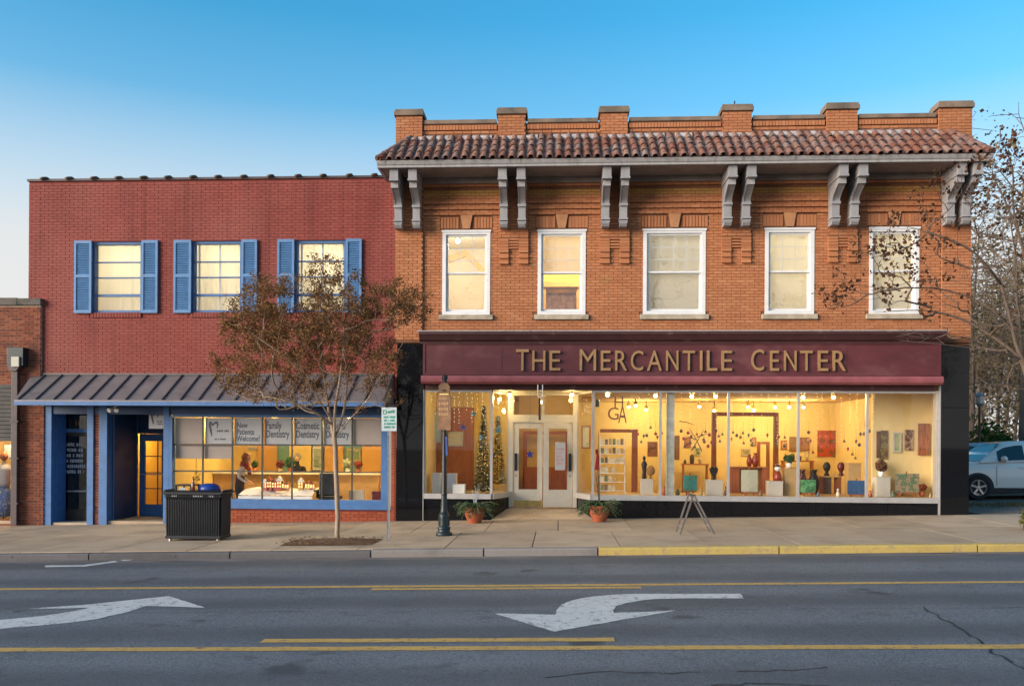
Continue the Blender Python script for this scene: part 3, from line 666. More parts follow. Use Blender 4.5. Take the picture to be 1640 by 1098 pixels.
for c_ in range(nc - 1):
    x = EX0 + .09 + (EX1 - EX0 - .18) * (c_ + .5) / (nc - 1); t0 = max(0, (EX0 + .1 - x)); tt = min(1, max(0, (x - EX0) / (TX0 - EX0), ) if x < TX0 else 1, max(0, (EX1 - x) / (EX1 - TX1)) if x > TX1 else 1)
    for r in range(NR):
        l0, l1 = ex * r, min(ex * (r + 1) + .06, SL * tt)
        if l1 <= l0: continue
        q = [Vector((x + d, RY0, RZ0)) + su * l + sn * h for l, hh in ((l0 - .03, .030), (l1, .012)) for d, h in ((-.07, hh + .01), (0, hh - .012), (.07, hh + .01))]
        n = len(m.v); m.v += [tuple(v) for v in q]; m.f += [(n, n + 1, n + 4, n + 3), (n + 1, n + 2, n + 5, n + 4)]
m.build('pan_tiles', M['tile'], mc)
m = MB()
for e, t in ((Vector((EX0 + .03, RY0, RZ0 + .03)), Vector((TX0, RY1, RZ1 + .02))), (Vector((EX1 - .03, RY0, RZ0 + .03)), Vector((TX1, RY1, RZ1 + .02)))):
    for k in range(5): MB().tube([e.lerp(t, k / 5), e.lerp(t, (k + 1.25) / 5)], [.085, .068], 8).build('hip_tile', M['tile'], mc, smooth=True, sharp=50)
m = MB(); x = TX0; rng = random.Random(12)
while x < TX1:
    w_ = rng.uniform(.18, .5); d_ = rng.uniform(.02, .07); MB().prism([(RY1 - .10 - d_, RZ1 - .07 - d_), (RY1 - .08 - d_, RZ1 + .01 - d_), (RY1, RZ1 + .05), (RY1, RZ1 - .02)], 'x', x, min(x + w_, TX1)).build('mortar_patch', M['mortarcap'], mc); x += w_ + rng.choice((0, 0, .004, .25))

# upper windows
def sash(parent, name, x0, x1, z0, z1, y, cols, rows, w_=.045, d=.035):
    m = MB().box(x0, x1, y, y + d, z0, z0 + w_).box(x0, x1, y, y + d, z1 - w_, z1).box(x0, x0 + w_, y, y + d, z0 + w_, z1 - w_).box(x1 - w_, x1, y, y + d, z0 + w_, z1 - w_)
    s_ = m.build(name, M['white'], parent)
    m = MB(); X0, X1, Z0, Z1 = x0 + w_, x1 - w_, z0 + w_, z1 - w_
    for i in range(1, cols): x = X0 + (X1 - X0) * i / cols; m.box(x - .008, x + .008, y + .020, y + .032, Z0, Z1)
    for i in range(1, rows): z = Z0 + (Z1 - Z0) * i / rows; m.box(X0, X1, y + .0215, y + .0305, z - .008, z + .008)
    if m.v: m.build('muntins', M['white'], parent)
    bx('pane', M['glass2'], parent, X0, X1, y + .010, y + .015, Z0, Z1)
for i, (a_, b_, n) in enumerate(wins):
    fw = .085; wz0, wz1 = WZ0, WZ1
    m = MB().box(a_, b_, -.012, .16, wz1 - fw, wz1).box(a_, b_, -.012, .16, wz0, wz0 + fw).box(a_, a_ + fw, -.012, .16, wz0 + fw, wz1 - fw).box(b_ - fw, b_, -.012, .16, wz0 + fw, wz1 - fw)
    m.box(a_ - .02, b_ + .02, -.03, -.013, wz1 - .03, wz1 + .02)
    wn = m.build('window', M['white'], mc)
    mz = PZ(434.5) - .01
    sash(wn, 'upper_sash', a_ + fw + .002, b_ - fw - .002, mz - .02, wz1 - fw - .002, .035, n, 3)
    sash(wn, 'lower_sash', a_ + fw + .002, b_ - fw - .002, wz0 + fw + .002, mz + .025, .075, 1, 1, .055)
    bx('window_sill', M['stone'], mc, a_ - .075, b_ + .075, -.07, .10, SILL0, WZ0 - .002, bevel=.008)
    c_ = (a_ + b_) / 2; rz0, rz1 = WZ0 - .55, WZ1 + .35; rx0, rx1 = c_ - 1.28, c_ + 1.15
    pm_ = M['plaster_y'] if i == 1 else M['plaster_w']
    m = MB().box(rx0, rx1, 3.4, 3.45, rz0, rz1).box(rx0 - .05, rx0, .302, 3.4, rz0, rz1).box(rx1, rx1 + .05, .302, 3.4, rz0, rz1); m.build('room_wall', pm_, mc)
    bx('room_ceiling', M['plaster_w'], mc, rx0, rx1, .302, 3.4, rz1, rz1 + .05); bx('room_floor', M['woodfl'], mc, rx0, rx1, .302, 3.4, rz0 - .05, rz0)
    lp = empty('ceiling_lamp', (c_ + (-.35 if i == 0 else .25), 1.9 if i != 0 else 1.2, rz1 - .3), 'lit ceiling lamp behind the ' + ('first', 'second', 'middle', 'fourth', 'last')[i] + ' upper window of the orange brick building', 'lamp')
    L0 = ORI[lp.name]; MB().ball(L0, .06, 12, 8).build('bulb', M['bulb'], lp, smooth=True); MB().lathe([(.05, .055), (.09, .1), (.02, .14), (.015, .299)], L0, 12).build('lamp_shade', M['brass'], lp, smooth=True)
    pl = bpy.data.lights.new('lamp_light', 'POINT'); pl.energy = (46, 70, 26, 62, 40)[i]; pl.color = (1, .92, .76) if i != 1 else (1, .72, .34); pl.shadow_soft_size = .07
    po = bpy.data.objects.new('lamp_light', pl); COL.objects.link(po); po.parent = lp; po.location = (0, 0, -.12)
    if i in (2, 3, 4): bx('roller_shade', M['shade'], wn, a_ + fw + .01, b_ - fw - .01, .2, .204, wz0 + .1, wz1 - fw - .01)
    if i == 1: bx('roller_shade', M['shade'], wn, a_ + fw + .01, b_ - fw - .01, .2, .204, mz + .03, wz1 - fw - .01)
    if i == 0: MB().prism([(rx0, rz1 - .35), (rx0 + .9, rz1 - .02), (rx1, rz0 + 1.3), (rx1, rz0 + 1.1), (rx0 + .9, rz1 - .22), (rx0, rz1 - .55)], 'y', 3.34, 3.398).build('sloped_beam', M['plaster'], mc)
c_ = (wins[1][0] + wins[1][1]) / 2; fz = WZ0 + .02
fp = empty('mantel', (c_, 3.3, WZ0 - .5), 'golden wooden mantel with dark hearth seen through the second upper window', 'fireplace'); q = ORI[fp.name]
MB().box(c_ - .75, c_ - .42, 3.1, 3.398, q.z - .05, WZ0 + 1.22).box(c_ + .42, c_ + .75, 3.1, 3.398, q.z - .05, WZ0 + 1.22).box(c_ - .85, c_ + .85, 3.0, 3.398, WZ0 + 1.22, WZ0 + 1.36).build('surround', M['tan'], fp)
bx('hearth', art('hearth_tiles', [(.08, .03, .02), (.2, .1, .06), (.12, .08, .1)], 9, 'v'), fp, c_ - .419, c_ + .419, 3.3, 3.39, WZ0 - .5, WZ0 + 1.10)

# sign band over the shopfront
SY = -.30; sx0, sx1 = PX(677.5, SY, 575), PX(1507, SY, 575); S0, S1 = PZ(601, SY), PZ(548, SY)
sb = empty('sign_board', ((sx0 + sx1) / 2, SY, S0), 'long maroon sign board lettered THE MERCANTILE CENTER in gold', 'sign')
bx('panel', M['maroon'], sb, sx0, sx1, SY, .0, S0, S1)
m = MB()
for x0, x1 in ((sx0, sx0 + .05), (sx1 - .05, sx1)): m.box(x0, x1, SY - .015, SY - .001, S0 + .06, S1 - .06)
m.box(sx0, sx1, SY - .015, SY - .001, S1 - .06, S1).box(sx0, sx1, SY - .015, SY - .001, S0, S0 + .06); m.build('panel_frame', M['maroon'], sb)
for k in range(1, 6): x = sx0 + (sx1 - sx0) * k / 6 + .12 * (-1) ** k; bx('panel_seam', M['maroon_d'], sb, x - .004, x + .004, SY - .004, SY - .0005, S0 + .062, S1 - .062)
CZ0, CZ1 = PZ(546, -.4), PZ(529.5, -.5); cx0, cx1 = PX(667, -.5, 535), PX(1520, -.5, 535)
m = MB(); pr = [(-.302, CZ0 - .06), (-.33, CZ0 - .05), (-.34, CZ0), (-.40, CZ0 + .03), (-.47, CZ1 - .1), (-.50, CZ1 - .07), (-.50, CZ1), (-.012, CZ1 + .03), (-.012, CZ0 - .06)]
m.prism(pr, 'x', cx0 + .05, cx1 - .05); m.build('cornice', M['maroon_d'], sb, fix=True)
m = MB().prism([(-.515, CZ1 - .012), (-.515, CZ1 + .012), (-.013, CZ1 + .045), (-.013, CZ1 + .031), (-.499, CZ1 + .001)], 'x', cx0, cx1).build('cornice_flashing', M['fascia'], sb, fix=True)
m = MB(); z0, z1 = PZ(614.5, -.36), PZ(601.5, -.36); m.prism([(-.31, z0), (-.36, z0 + .05), (-.37, z0 + .12), (-.34, z1), (-.02, z1), (-.02, z0)], 'x', sx0 - .04, sx1 + .04); m.build('lower_trim', M['maroon_p'], sb, fix=True)
TRIM0 = z0
LET = [('T', 826.5, 847, 1), ('H', 852.5, 873.5, 0), ('E', 880, 897.5, 0), ('M', 928.2, 954.5, 1), ('E', 962, 978, 0), ('R', 985, 1004, 0), ('C', 1010, 1030, 0), ('A', 1036, 1059.5, 0), ('N', 1066.5, 1086, 0), ('T', 1093, 1112.5, 0), ('I', 1120.6, 1124.4, 0), ('L', 1131.7, 1148.3, 0), ('E', 1154.8, 1172, 0), ('C', 1202.5, 1223, 1), ('E', 1232.6, 1247, 0), ('N', 1255, 1274.8, 0), ('T', 1281, 1300.5, 0), ('E', 1309, 1325.5, 0), ('R', 1332.7, 1353.5, 0)]
for ch, a_, b_, big in LET:
    zt = 560.5 + (a_ - 826) * .006; text(ch, (PX(a_, SY, 577), PX(b_, SY, 577), PZ(593.5, SY, 1000), PZ(559.5 if big else 561.5, SY, 1000)), SY - .035, .05, M['gold'], sb, weight=.0)

# shopfront frame
GT = PZ(628, 0, 900); ST, SB = PZ(791.5, 0, 900), PZ(800, 0, 900)     # glass top, sill top, sill bottom
gx0, gx1 = PX(679, 0, 700), PX(1503, 0, 700); AL, AR = PX(787, 0, 700), PX(950, 0, 700); BY = 1.05
BL, BR = PX(815.5, BY, 700), PX(924, BY, 700)
bx('lintel', M['maroon_d'], mc, sx0 + .02, sx1 - .02, -.05, .30, GT + .055, TRIM0 - .003)
def frame_line(m, p, q, z0, z1, w_=.05, d=.07):
    m.bar((p[0], p[1], (z0 + z1) / 2), (q[0], q[1], (z0 + z1) / 2), d, z1 - z0, (0, 0, 1))
shop = [('l', (gx0, .035), (AL, .035), [], ), ('sl', (AL, .035), (BL, BY), []), ('sr', (BR, BY), (AR, .035), []), ('r', (AR, .035), (gx1, .035), [PX(p, 0, 700) for p in (1058, 1167, 1279, 1389)])]
GRY = []
for nm, p, q, mull in shop:
    dw = MB(); frame_line(dw, p, q, GT, GT + .05); sl_ = frame_line
    ends = []
    for e_ in ((p, q) if nm in 'lr' else (q,) if nm == 'sl' else (p,)): dw.bar((e_[0], e_[1], ST), (e_[0], e_[1], GT), .06, .08)
    for x in mull: dw.box(x - .028, x + .028, 0, .075, ST, GT)
    w_ = dw.build('display_window', M['alu'], mc, fix=True)
    one('window_sill', M['alu'], w_, lambda m: m.bar((p[0], p[1], (ST + SB) / 2), (q[0], q[1], (ST + SB) / 2), .13, ST - SB - .002, (0, 0, 1)), fix=True)
    pts = [p] + [(x, .035) for x in mull] + [q]
    for a_, b_ in zip(pts, pts[1:]):
        a_, b_ = Vector((*a_, 0)), Vector((*b_, 0)); t = (b_ - a_).normalized() * .03; a_ += t; b_ -= t; n = Vector((-t.y, t.x, 0)).normalized() * .003
        MB().hexa([(v.x, v.y, z) for z in (ST, GT) for v in (a_ - n, b_ - n, b_ + n, a_ + n)]).build('pane', M['glass'], w_)
# black polished panels: bulkhead and side pilasters
def panel(p, q, z0, z1, th=.04, nm='black_panel'):
    a_, b_ = Vector((*p, 0)), Vector((*q, 0)); t = (b_ - a_).normalized(); n = Vector((-t.y, t.x, 0)) * th; a_ += t * .004; b_ -= t * .004
    MB().hexa([(v.x, v.y, z) for z in (z0, z1) for v in (a_, b_, b_ + n, a_ + n)]).build(nm, M['granite'], mc, bevel=.004)
bl = [gx0, AL - .0]; br = [AR] + [PX(p, 0, 810) for p in (1052, 1172, 1295, 1422)] + [gx1]
for xs in (bl, br):
    for a_, b_ in zip(xs, xs[1:]): panel((a_, .01), (b_, .01), -.25, SB - .002)
panel((AL, .01), (BL, BY), -.25, SB - .002); panel((BR, BY), (AR, .01), -.25, SB - .002)
for x0, x1, zs in ((XL + .05, gx0 - .02, (-.4, 1.12, PZ(667), PZ(550))), (gx1 + .04, XR - .002, (-.2, .95, PZ(651), PZ(553)))):
    for a_, b_ in zip(zs, zs[1:]): panel((x0, -.03), (x1, -.03), a_ + .003, b_ - .003, .06)
    bx('panel_backing', M['mortar_o'], mc, x0, x1, .031, .3, -.6, PZ(550))
bx('edge_trim', M['alu'], mc, gx0 - .017, gx0 - .001, -.035, .3, -.3, GT + .05); bx('edge_trim', M['alu'], mc, gx1 + .004, gx1 + .036, -.035, .3, -.2, TRIM0)
bx('brick_return', M['brick_base'], mc, XL + .002, XL + .048, -.02, .3, -.6, PZ(550))
# recessed entry
DZ = .21
m = MB(); m.hexa([(AL, 0.022, -.3), (AR, 0.022, -.3), (BR, BY + .1, -.3), (BL, BY + .1, -.3), (AL, 0.022, gz(AL) + .012), (AR, 0.022, gz(AR) + .012), (BR, BY + .1, DZ), (BL, BY + .1, DZ)]); m.build('entry_ramp', M['walk'], mc)
bx('entry_ceiling', M['cream'], mc, AL, AR, .301, BY + .04, GT + .052, GT + .09)
D0, D1 = BL + .10, BR - .10; DT = PZ(676, BY, 870); TB, TT = PZ(664, BY, 870), GT - .02
m = MB().box(BL, D0, BY - .05, BY + .08, DZ, GT + .05).box(D1, BR, BY - .05, BY + .08, DZ, GT + .05).box(D0, D1, BY - .05, BY + .08, DT, TB).box(D0, D1, BY - .05, BY + .08, TT, GT + .05).box((D0 + D1) / 2 - .03, (D0 + D1) / 2 + .03, BY - .05, BY + .08, TB, TT)
ef = m.build('entry_frame', M['cream'], mc)
bx('pane', M['glass'], ef, D0, (D0 + D1) / 2 - .03, BY, BY + .006, TB, TT); bx('pane', M['glass'], ef, (D0 + D1) / 2 + .03, D1, BY, BY + .006, TB, TT)
def door(name, x0, x1, hinge_left, ang, label):
    w_ = x1 - x0; H = DT - DZ - .01; q = Vector((x0 if hinge_left else x1, BY, DZ + .005))
    d = bpy.data.objects.new('door', None); s_ = 1 if hinge_left else -1
    def X(u): return q.x + s_ * u
    def bb(m, u0, u1, y0, y1, z0, z1): a_, b_ = sorted((X(u0), X(u1))); return m.box(a_, b_, q.y + y0, q.y + y1, q.z + z0, q.z + z1)
    st = .115; m = MB(); bb(m, .004, st, -.02, .025, 0, H); bb(m, w_ - st, w_ - .004, -.02, .025, 0, H); bb(m, st, w_ - st, -.02, .025, H - .13, H); bb(m, st, w_ - st, -.02, .025, 0, .42)
    parts = [('pane', M['glass'], bb(MB(), st, w_ - st, 0, .005, .42, H - .13)), ('bead', M['cream'], bb(bb(bb(bb(MB(), st, st + .02, -.026, -.021, .42, H - .13), w_ - st - .02, w_ - st, -.026, -.021, .42, H - .13), st + .02, w_ - st - .02, -.026, -.021, .42, .44), st + .02, w_ - st - .02, -.026, -.021, H - .15, H - .13)),
             ('handle', M['black'], bb(bb(bb(MB(), .04, .085, -.085, -.06, .92, 1.32), .045, .08, -.06, -.02, .94, .98), .045, .08, -.06, -.02, 1.26, 1.30)), ('handle_plate', M['black'], bb(MB(), .03, .095, -.026, -.0205, .9, 1.34)),
             ('kick_plate', M['brass'] if hinge_left else M['cream'], bb(MB(), .02, w_ - .02, -.024, -.0205, .01, .16)), ('lock', M['brass'], bb(MB(), .05, .085, -.03, -.021, .76, .80))]
    if ang:
        for mm in [m] + [p[2] for p in parts]: mm.rot(q, ang)
    body = m.build('door', M['cream'], mc)
    for n, mt, mm in parts: mm.build(n, mt, body)
    return body
cxd = (D0 + D1) / 2
dl = door('door', D0 + .01, cxd - .004, True, 0, ''); dr = door('door', cxd + .004, D1 - .01, False, R(9), '')
dl['label'] = 'closed left leaf with brass kick plate'; dr['label'] = 'slightly open right leaf with paper notice'
# ---------------------------------------------------------------- the red painted building
rX0, rX1 = PX(46, 0, 400), XL - .004; rT = PZ(288, 0, 330)
rb = empty('painted_brick_building', ((rX0 + rX1) / 2, 0, gz(-8)), 'two storey red painted brick building with blue shutters and metal awning', 'building')
rw = [(PX(a_, 0, 440), PX(b_, 0, 440)) for a_, b_ in ((146, 227), (305.6, 387), (471, 554))]
rz0, rz1 = PZ(500, 0, 330), PZ(385.5, 0, 330); AWT = PZ(601, 0, 330)
rops = [(a_, b_, rz0, rz1) for a_, b_ in rw]
m = MB(); cells(m, rX0, rX1, AWT - .9, rT, .012, .30, rops); m.build('wall', M['mortar_r'], rb)
m = MB().box(rX0, rX0 + .3, .302, 14, -1, rT).box(rX0, rX1, 14, 14.3, -1, rT); m.build('side_wall', M['mortar_r'], rb)
bx('roof', M['deck'], rb, rX0 + .31, rX1, .31, 13.9, rT - .4, rT - .3)
B = Bricks(random.Random(21)); B.lay(rX0, rX1, AWT - .05, rT, 0, ops=rops + [(a_ - .05, b_ + .05, rz0 - .13, rz0) for a_, b_ in rw])
for a_, b_ in rw: B.soldier(a_, b_, rz0 - .12, rz0 - .005, -.03, .12, .0755)
B.emit(rb, M['brick_r'], 170)
m = MB().box(rX0 - .03, rX1 - .03, -.04, .34, rT, rT + .055).build('coping', M['gutter'], rb)
cm = MB().lathe([(.075, -.07), (.085, 0), (.07, .07)], n=12).rot((0, 0, 0), R(90), axis='Y').mesh('coping_joint', M['cope_dark'], smooth=True)
for p in (72, 112, 152, 191, 231, 270, 310, 350, 391, 434, 478, 518, 560, 600):
    inst('coping_joint', cm, rb, (PX(p, 0, 288), .02, rT + .06), (0, R(-9), 0), (1.0, 1.8, .55))
for i, (a_, b_) in enumerate(rw):
    m = MB().box(a_, a_ + .06, .05, .22, rz0, rz1).box(b_ - .06, b_, .05, .22, rz0, rz1).box(a_ + .06, b_ - .06, .05, .22, rz0, rz0 + .06).box(a_ + .06, b_ - .06, .05, .22, rz1 - .06, rz1)
    wn = m.build('window', M['blue'], rb); zs = [rz0 + .06, PZ(471.5, 0, 330), PZ(443, 0, 330), PZ(418, 0, 330), rz1 - .06]
    for k, (c_, d_) in enumerate(zip(zs, zs[1:])):
        if k: bx('glazing_bar', M['blue'], wn, a_ + .06, b_ - .06, .08, .15, c_ - (.03 if k == 1 else .014), c_ + (.03 if k == 1 else .014))
        bx('pane', M['glass2'], wn, a_ + .06, b_ - .06, .11, .115, c_ + .012, d_ - .012)
    m = MB()
    for fx in ((.5,) if i == 0 else (.03, .5, .97)): x = a_ + .08 + (b_ - a_ - .16) * fx; m.box(x - .022, x + .022, .235, .25, rz0 + .03, rz1 - .03)
    if i: m.build('curtain_rail', M['white'], wn)
    m = MB(); nx_ = 48
    for z in (rz0 + .02, rz0 + .6, rz1 - .02):
        for k in range(nx_ + 1): u = k / nx_; m.v.append((a_ + .02 + (b_ - a_ - .04) * u, .285 + .012 * math.sin(u * (17 + 4 * i) + 1.3 * math.sin(u * 9 + i)) + .006 * math.sin(u * 61), z))
    for r_ in range(2):
        for k in range(nx_): j = r_ * (nx_ + 1) + k; m.f.append((j, j + 1, j + nx_ + 2, j + nx_ + 1))
    m.build('curtain', M['shade'], wn, smooth=True)
    rr = .75; rc = (a_ + b_) / 2
    m = MB().box(rc - rr - .05, rc - rr, .302, 2, rz0 - .4, rz1 + .3).box(rc + rr, rc + rr + .05, .302, 2, rz0 - .4, rz1 + .3).box(rc - rr, rc + rr, 2, 2.05, rz0 - .4, rz1 + .3).box(rc - rr, rc + rr, .302, 2, rz1 + .3, rz1 + .35).box(rc - rr, rc + rr, .302, 2, rz0 - .45, rz0 - .4); m.build('room_wall', M['plaster_w'], rb)
    lp = empty('ceiling_lamp', (rc, 1.2, rz1 - .2), 'lit ceiling lamp behind the ' + ('leftmost', 'middle', 'third')[i] + ' blue shuttered window', 'lamp'); L0 = ORI[lp.name]
    MB().ball(L0, .06, 12, 8).build('bulb', M['bulb'], lp, smooth=True); MB().lathe([(.05, .055), (.09, .1), (.02, .14), (.015, .498)], L0, 12).build('lamp_shade', M['brass'], lp, smooth=True)
    pl = bpy.data.lights.new('lamp_light', 'POINT'); pl.energy = 16; pl.color = (1, .90, .68); pl.shadow_soft_size = .07
    po = bpy.data.objects.new('lamp_light', pl); COL.objects.link(po); po.parent = lp; po.location = (0, 0, -.12)
for a_, b_ in ((118.7, 146.5), (226.5, 252.5), (278, 306), (386.5, 411.5), (444, 471), (553.5, 579)):
    a_, b_ = PX(a_, -.05, 440), PX(b_, -.05, 440); z0, z1 = rz0 - .02, rz1 + .01; s_ = .055; zm = z0 + (z1 - z0) * .51
    m = MB().box(a_, a_ + s_, -.065, -.012, z0, z1).box(b_ - s_, b_, -.065, -.012, z0, z1)
    for c_, d_ in ((z0, z0 + .07), (zm - .035, zm + .035), (z1 - .07, z1)): m.box(a_ + s_, b_ - s_, -.065, -.012, c_, d_)
    sh = m.build('shutter', M['blue_l'], rb)
    for c_, d_ in ((z0 + .07, zm - .035), (zm + .035, z1 - .07)):
        m = MB(); n = int((d_ - c_) / .042)
        for k in range(n): z = c_ + (d_ - c_) * (k + .5) / n; m.prism([(-.058, z - .02), (-.052, z - .024), (-.02, z + .018), (-.026, z + .022)], 'x', a_ + s_, b_ - s_)
        tag(m.build('louvres', M['blue_l'], sh, fix=True), kind='stuff'); bx('backing', M['blue'], sh, a_ + s_, b_ - s_, -.016, -.0125, c_, d_)

# metal awning
AY = -1.08; AZ = PZ(641, AY, 330); ax0, ax1 = PX(67, 0, 605), rX1 - .02; bx0 = PX(23, AY, 641)
aw = empty('metal_awning', ((ax0 + ax1) / 2, 0, AZ), 'grey standing seam metal awning with blue fascia over the dental office', 'awning')
m = MB().poly([(bx0, AY, AZ), (ax1, AY, AZ), (ax1, -.002, AWT), (ax0 - .25, -.002, AWT)]).poly([(bx0, AY, AZ - .03), (ax0 - .25, -.002, AWT - .03), (ax1, -.002, AWT - .03), (ax1, AY, AZ - .03)]).poly([(bx0, AY, AZ), (ax0 - .25, -.002, AWT), (ax0 - .25, -.002, AZ - .03), (bx0, AY, AZ - .03)]).poly([(ax1, AY, AZ), (ax1, AY, AZ - .03), (ax1, -.002, AZ - .03), (ax1, -.002, AWT)]).poly([(bx0, AY, AZ), (bx0, AY, AZ - .03), (ax1, AY, AZ - .03), (ax1, AY, AZ)])
m.build('metal_sheet', M['metalroof'], aw)
ns = 21; s0 = PX(73, 0, 602)
for k in range(ns):
    x = s0 + (ax1 - .03 - s0) * k / (ns - 1)
    MB().bar((x, AY, AZ + .014), (x, -.004, AWT + .014), .028, .045, (0, 0, 1)).build('seam', M['seam'], aw)
bx('flashing', M['seam'], aw, ax0 - .25, ax1, -.03, -.004, AWT + .003, AWT + .05)
bx('fascia', M['blue'], aw, bx0 + .01, ax1, AY - .03, AY + .03, PZ(649.5, AY, 330), AZ - .032)
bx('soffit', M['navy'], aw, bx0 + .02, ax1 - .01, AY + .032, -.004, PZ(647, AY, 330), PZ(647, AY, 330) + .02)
# shopfront below the awning
HZ = PZ(646, 0, 330); g = lambda x: gz(x) - .3
SX = lambda p: PX(p, 0, 740)
wz = [PZ(p, 0, 440) for p in (799, 755, 712, 668)]; sil = PZ(814, 0, 440)
bx('header', M['navy'], rb, SX(71), SX(634) - .0, -.02, .28, wz[3] + .061, HZ + .12)
def post(p0, p1, y0=-.05, y1=.12, nm='post', z1=None): bx(nm, M['blue'], rb, SX(p0), SX(p1), y0, y1, g(SX(p0)), z1 or HZ - .05, bevel=.006)
post(73, 84); post(141, 151); post(160, 173, -.05, .2); post(263, 272, -.05, .12)
mp = Bricks(random.Random(9)); mp.lay(SX(151.5), SX(159.5), g(-10), HZ, -.01, .05); 
bx('pier', M['mortar_b'], rb, SX(151.2), SX(159.8), .0, .25, g(-11), HZ)
mp.emit(rb, M['brick_b'], 40, 'pier_courses')
# left door in its recess
dY = .55; lx0, lx1 = PX(93, dY, 740), PX(143, dY, 740); dz0 = PZ(833, dY, 120); dz1 = PZ(692, dY, 120); tz1 = PZ(660, dY, 120)
bx('recess_wall', M['blue'], rb, SX(84) - .01, SX(84) + .03, .121, dY + .1, g(-12), HZ); bx('recess_wall', M['blue'], rb, SX(141), SX(141) + .03, .121, dY + .1, g(-12), HZ)
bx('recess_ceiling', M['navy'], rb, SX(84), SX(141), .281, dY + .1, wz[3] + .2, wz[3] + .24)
st = Bricks(random.Random(31)); st.lay(SX(85), SX(140), gz(-12) - .1, dz0 - .01, -.02, .06); bx('door_step', M['mortar_b'], rb, SX(85), SX(140), -.008, dY, g(-12), dz0 - .003); st.emit(rb, M['brick_base'], 40, 'step_courses')
fx0, fx1 = SX(84) + .03, SX(141)
m = MB().box(fx0, lx0, dY - .02, dY + .08, dz0, tz1 + .3).box(lx1, fx1, dY - .02, dY + .08, dz0, tz1 + .3).box(lx0, lx1, dY - .02, dY + .08, dz1, dz1 + .09).box(lx0, lx1, dY - .02, dY + .08, tz1, tz1 + .3); df = m.build('door_frame', M['blue'], rb)
bx('transom_pane', M['glassd'], df, lx0, lx1, dY + .02, dY + .025, dz1 + .09, tz1)
text('111', ((lx0 * .45 + lx1 * .55), (lx0 * .25 + lx1 * .75), dz1 + .16, dz1 + .30), dY + .014, .006, M['gold'], df, 'house_number')
dst = .085; m = MB().box(lx0 + .005, lx0 + dst, dY, dY + .045, dz0, dz1).box(lx1 - dst, lx1 - .005, dY, dY + .045, dz0, dz1).box(lx0 + dst, lx1 - dst, dY, dY + .045, dz1 - .1, dz1).box(lx0 + dst, lx1 - dst, dY, dY + .045, dz0, dz0 + .28)
dd = m.build('door', pm('dark_bronze_door', (.035, .024, .02), .4, .2, 8), rb); dd['label'] = 'dark glazed door with white lettering'
bx('pane', M['glassd'], dd, lx0 + dst, lx1 - dst, dY + .02, dY + .026, dz0 + .28, dz1 - .1); bx('handle', M['steel'], dd, lx0 + .03, lx0 + .06, dY - .05, dY - .001, dz0 + 1.0, dz0 + 1.12)
strokes(6, (lx0 + .14, lx1 - .1, dz0 + 1.15, dz1 - .25), dY + .018, M['sign_w'], dd, random.Random(2)); bx('mail_slot', M['steel'], dd, lx0 + .15, lx1 - .1, dY + .012, dY + .019, dz0 + .72, dz0 + .76)
m = MB().box(fx0 - .3, fx1 + .12, 2.6, 2.65, g(-12), tz1 + .35).box(fx0 - .33, fx0 - .3, dY + .09, 2.6, g(-12), tz1 + .35).box(fx1 + .12, fx1 + .15, dY + .09, 2.6, g(-12), tz1 + .35).box(fx0 - .3, fx1 + .12, dY + .09, 2.6, tz1 + .35, tz1 + .4); m.build('hall_wall', pm('hall_paint', (.25, .24, .20), .8), rb)
bx('hall_floor', M['woodfl'], rb, fx0 - .3, fx1 + .12, dY, 2.6, dz0 - .05, dz0 - .004)
# recessed entrance with navy side wall
eY = 1.5; e0 = SX(173); e1 = PX(221, eY, 740); e2 = SX(263)
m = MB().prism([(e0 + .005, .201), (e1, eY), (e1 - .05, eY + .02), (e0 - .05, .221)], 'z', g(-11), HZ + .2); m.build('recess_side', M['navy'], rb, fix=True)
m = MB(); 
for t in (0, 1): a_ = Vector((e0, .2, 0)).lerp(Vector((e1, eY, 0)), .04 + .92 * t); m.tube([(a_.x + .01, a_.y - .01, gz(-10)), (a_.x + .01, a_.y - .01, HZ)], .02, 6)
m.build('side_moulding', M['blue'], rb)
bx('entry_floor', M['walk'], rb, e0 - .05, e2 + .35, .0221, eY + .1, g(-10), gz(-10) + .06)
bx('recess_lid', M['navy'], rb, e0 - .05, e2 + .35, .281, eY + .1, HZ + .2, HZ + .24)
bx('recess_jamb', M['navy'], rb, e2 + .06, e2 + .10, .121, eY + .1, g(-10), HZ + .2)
q0, q1 = PX(224, eY, 740), e2 + .06; z0 = gz(-10) + .062; z1 = PZ(694, eY, 240); LZ0, LZ1 = z0, z1
bx('door_head', M['navy'], rb, e1, q1, eY, eY + .05, z1, HZ + .2)
gx_0, gx_1 = PX(233, eY, 740), PX(259.5, eY, 740); gz_0, gz_1 = PZ(807, eY, 240), PZ(706, eY, 240)
m = MB(); cells(m, q0, q1 - .002, z0, z1 - .004, eY - .02, eY + .03, [(gx_0, gx_1, gz_0, gz_1)]); ed = m.build('entrance_door', M['blue'], rb); ed['label'] = 'blue door with yellow lit glass panes'
m = MB(); 
for k in (1, 2, 3): z = gz_0 + (gz_1 - gz_0) * (k / 4 if k < 3 else .76); m.box(gx_0, gx_1, eY - .022, eY + .01, z - .012, z + .012)
m.box(gx_1 - .12, gx_1 - .1, eY - .021, eY + .009, gz_0, gz_1); m.build('glazing_bars', M['navy'], ed)
bx('pane', M['glass'], ed, gx_0, gx_1, eY + .012, eY + .016, gz_0, gz_1); bx('push_bar', M['steel'], ed, q0 + .04, q1 - .1, eY - .07, eY - .05, z0 + 1.08, z0 + 1.11)
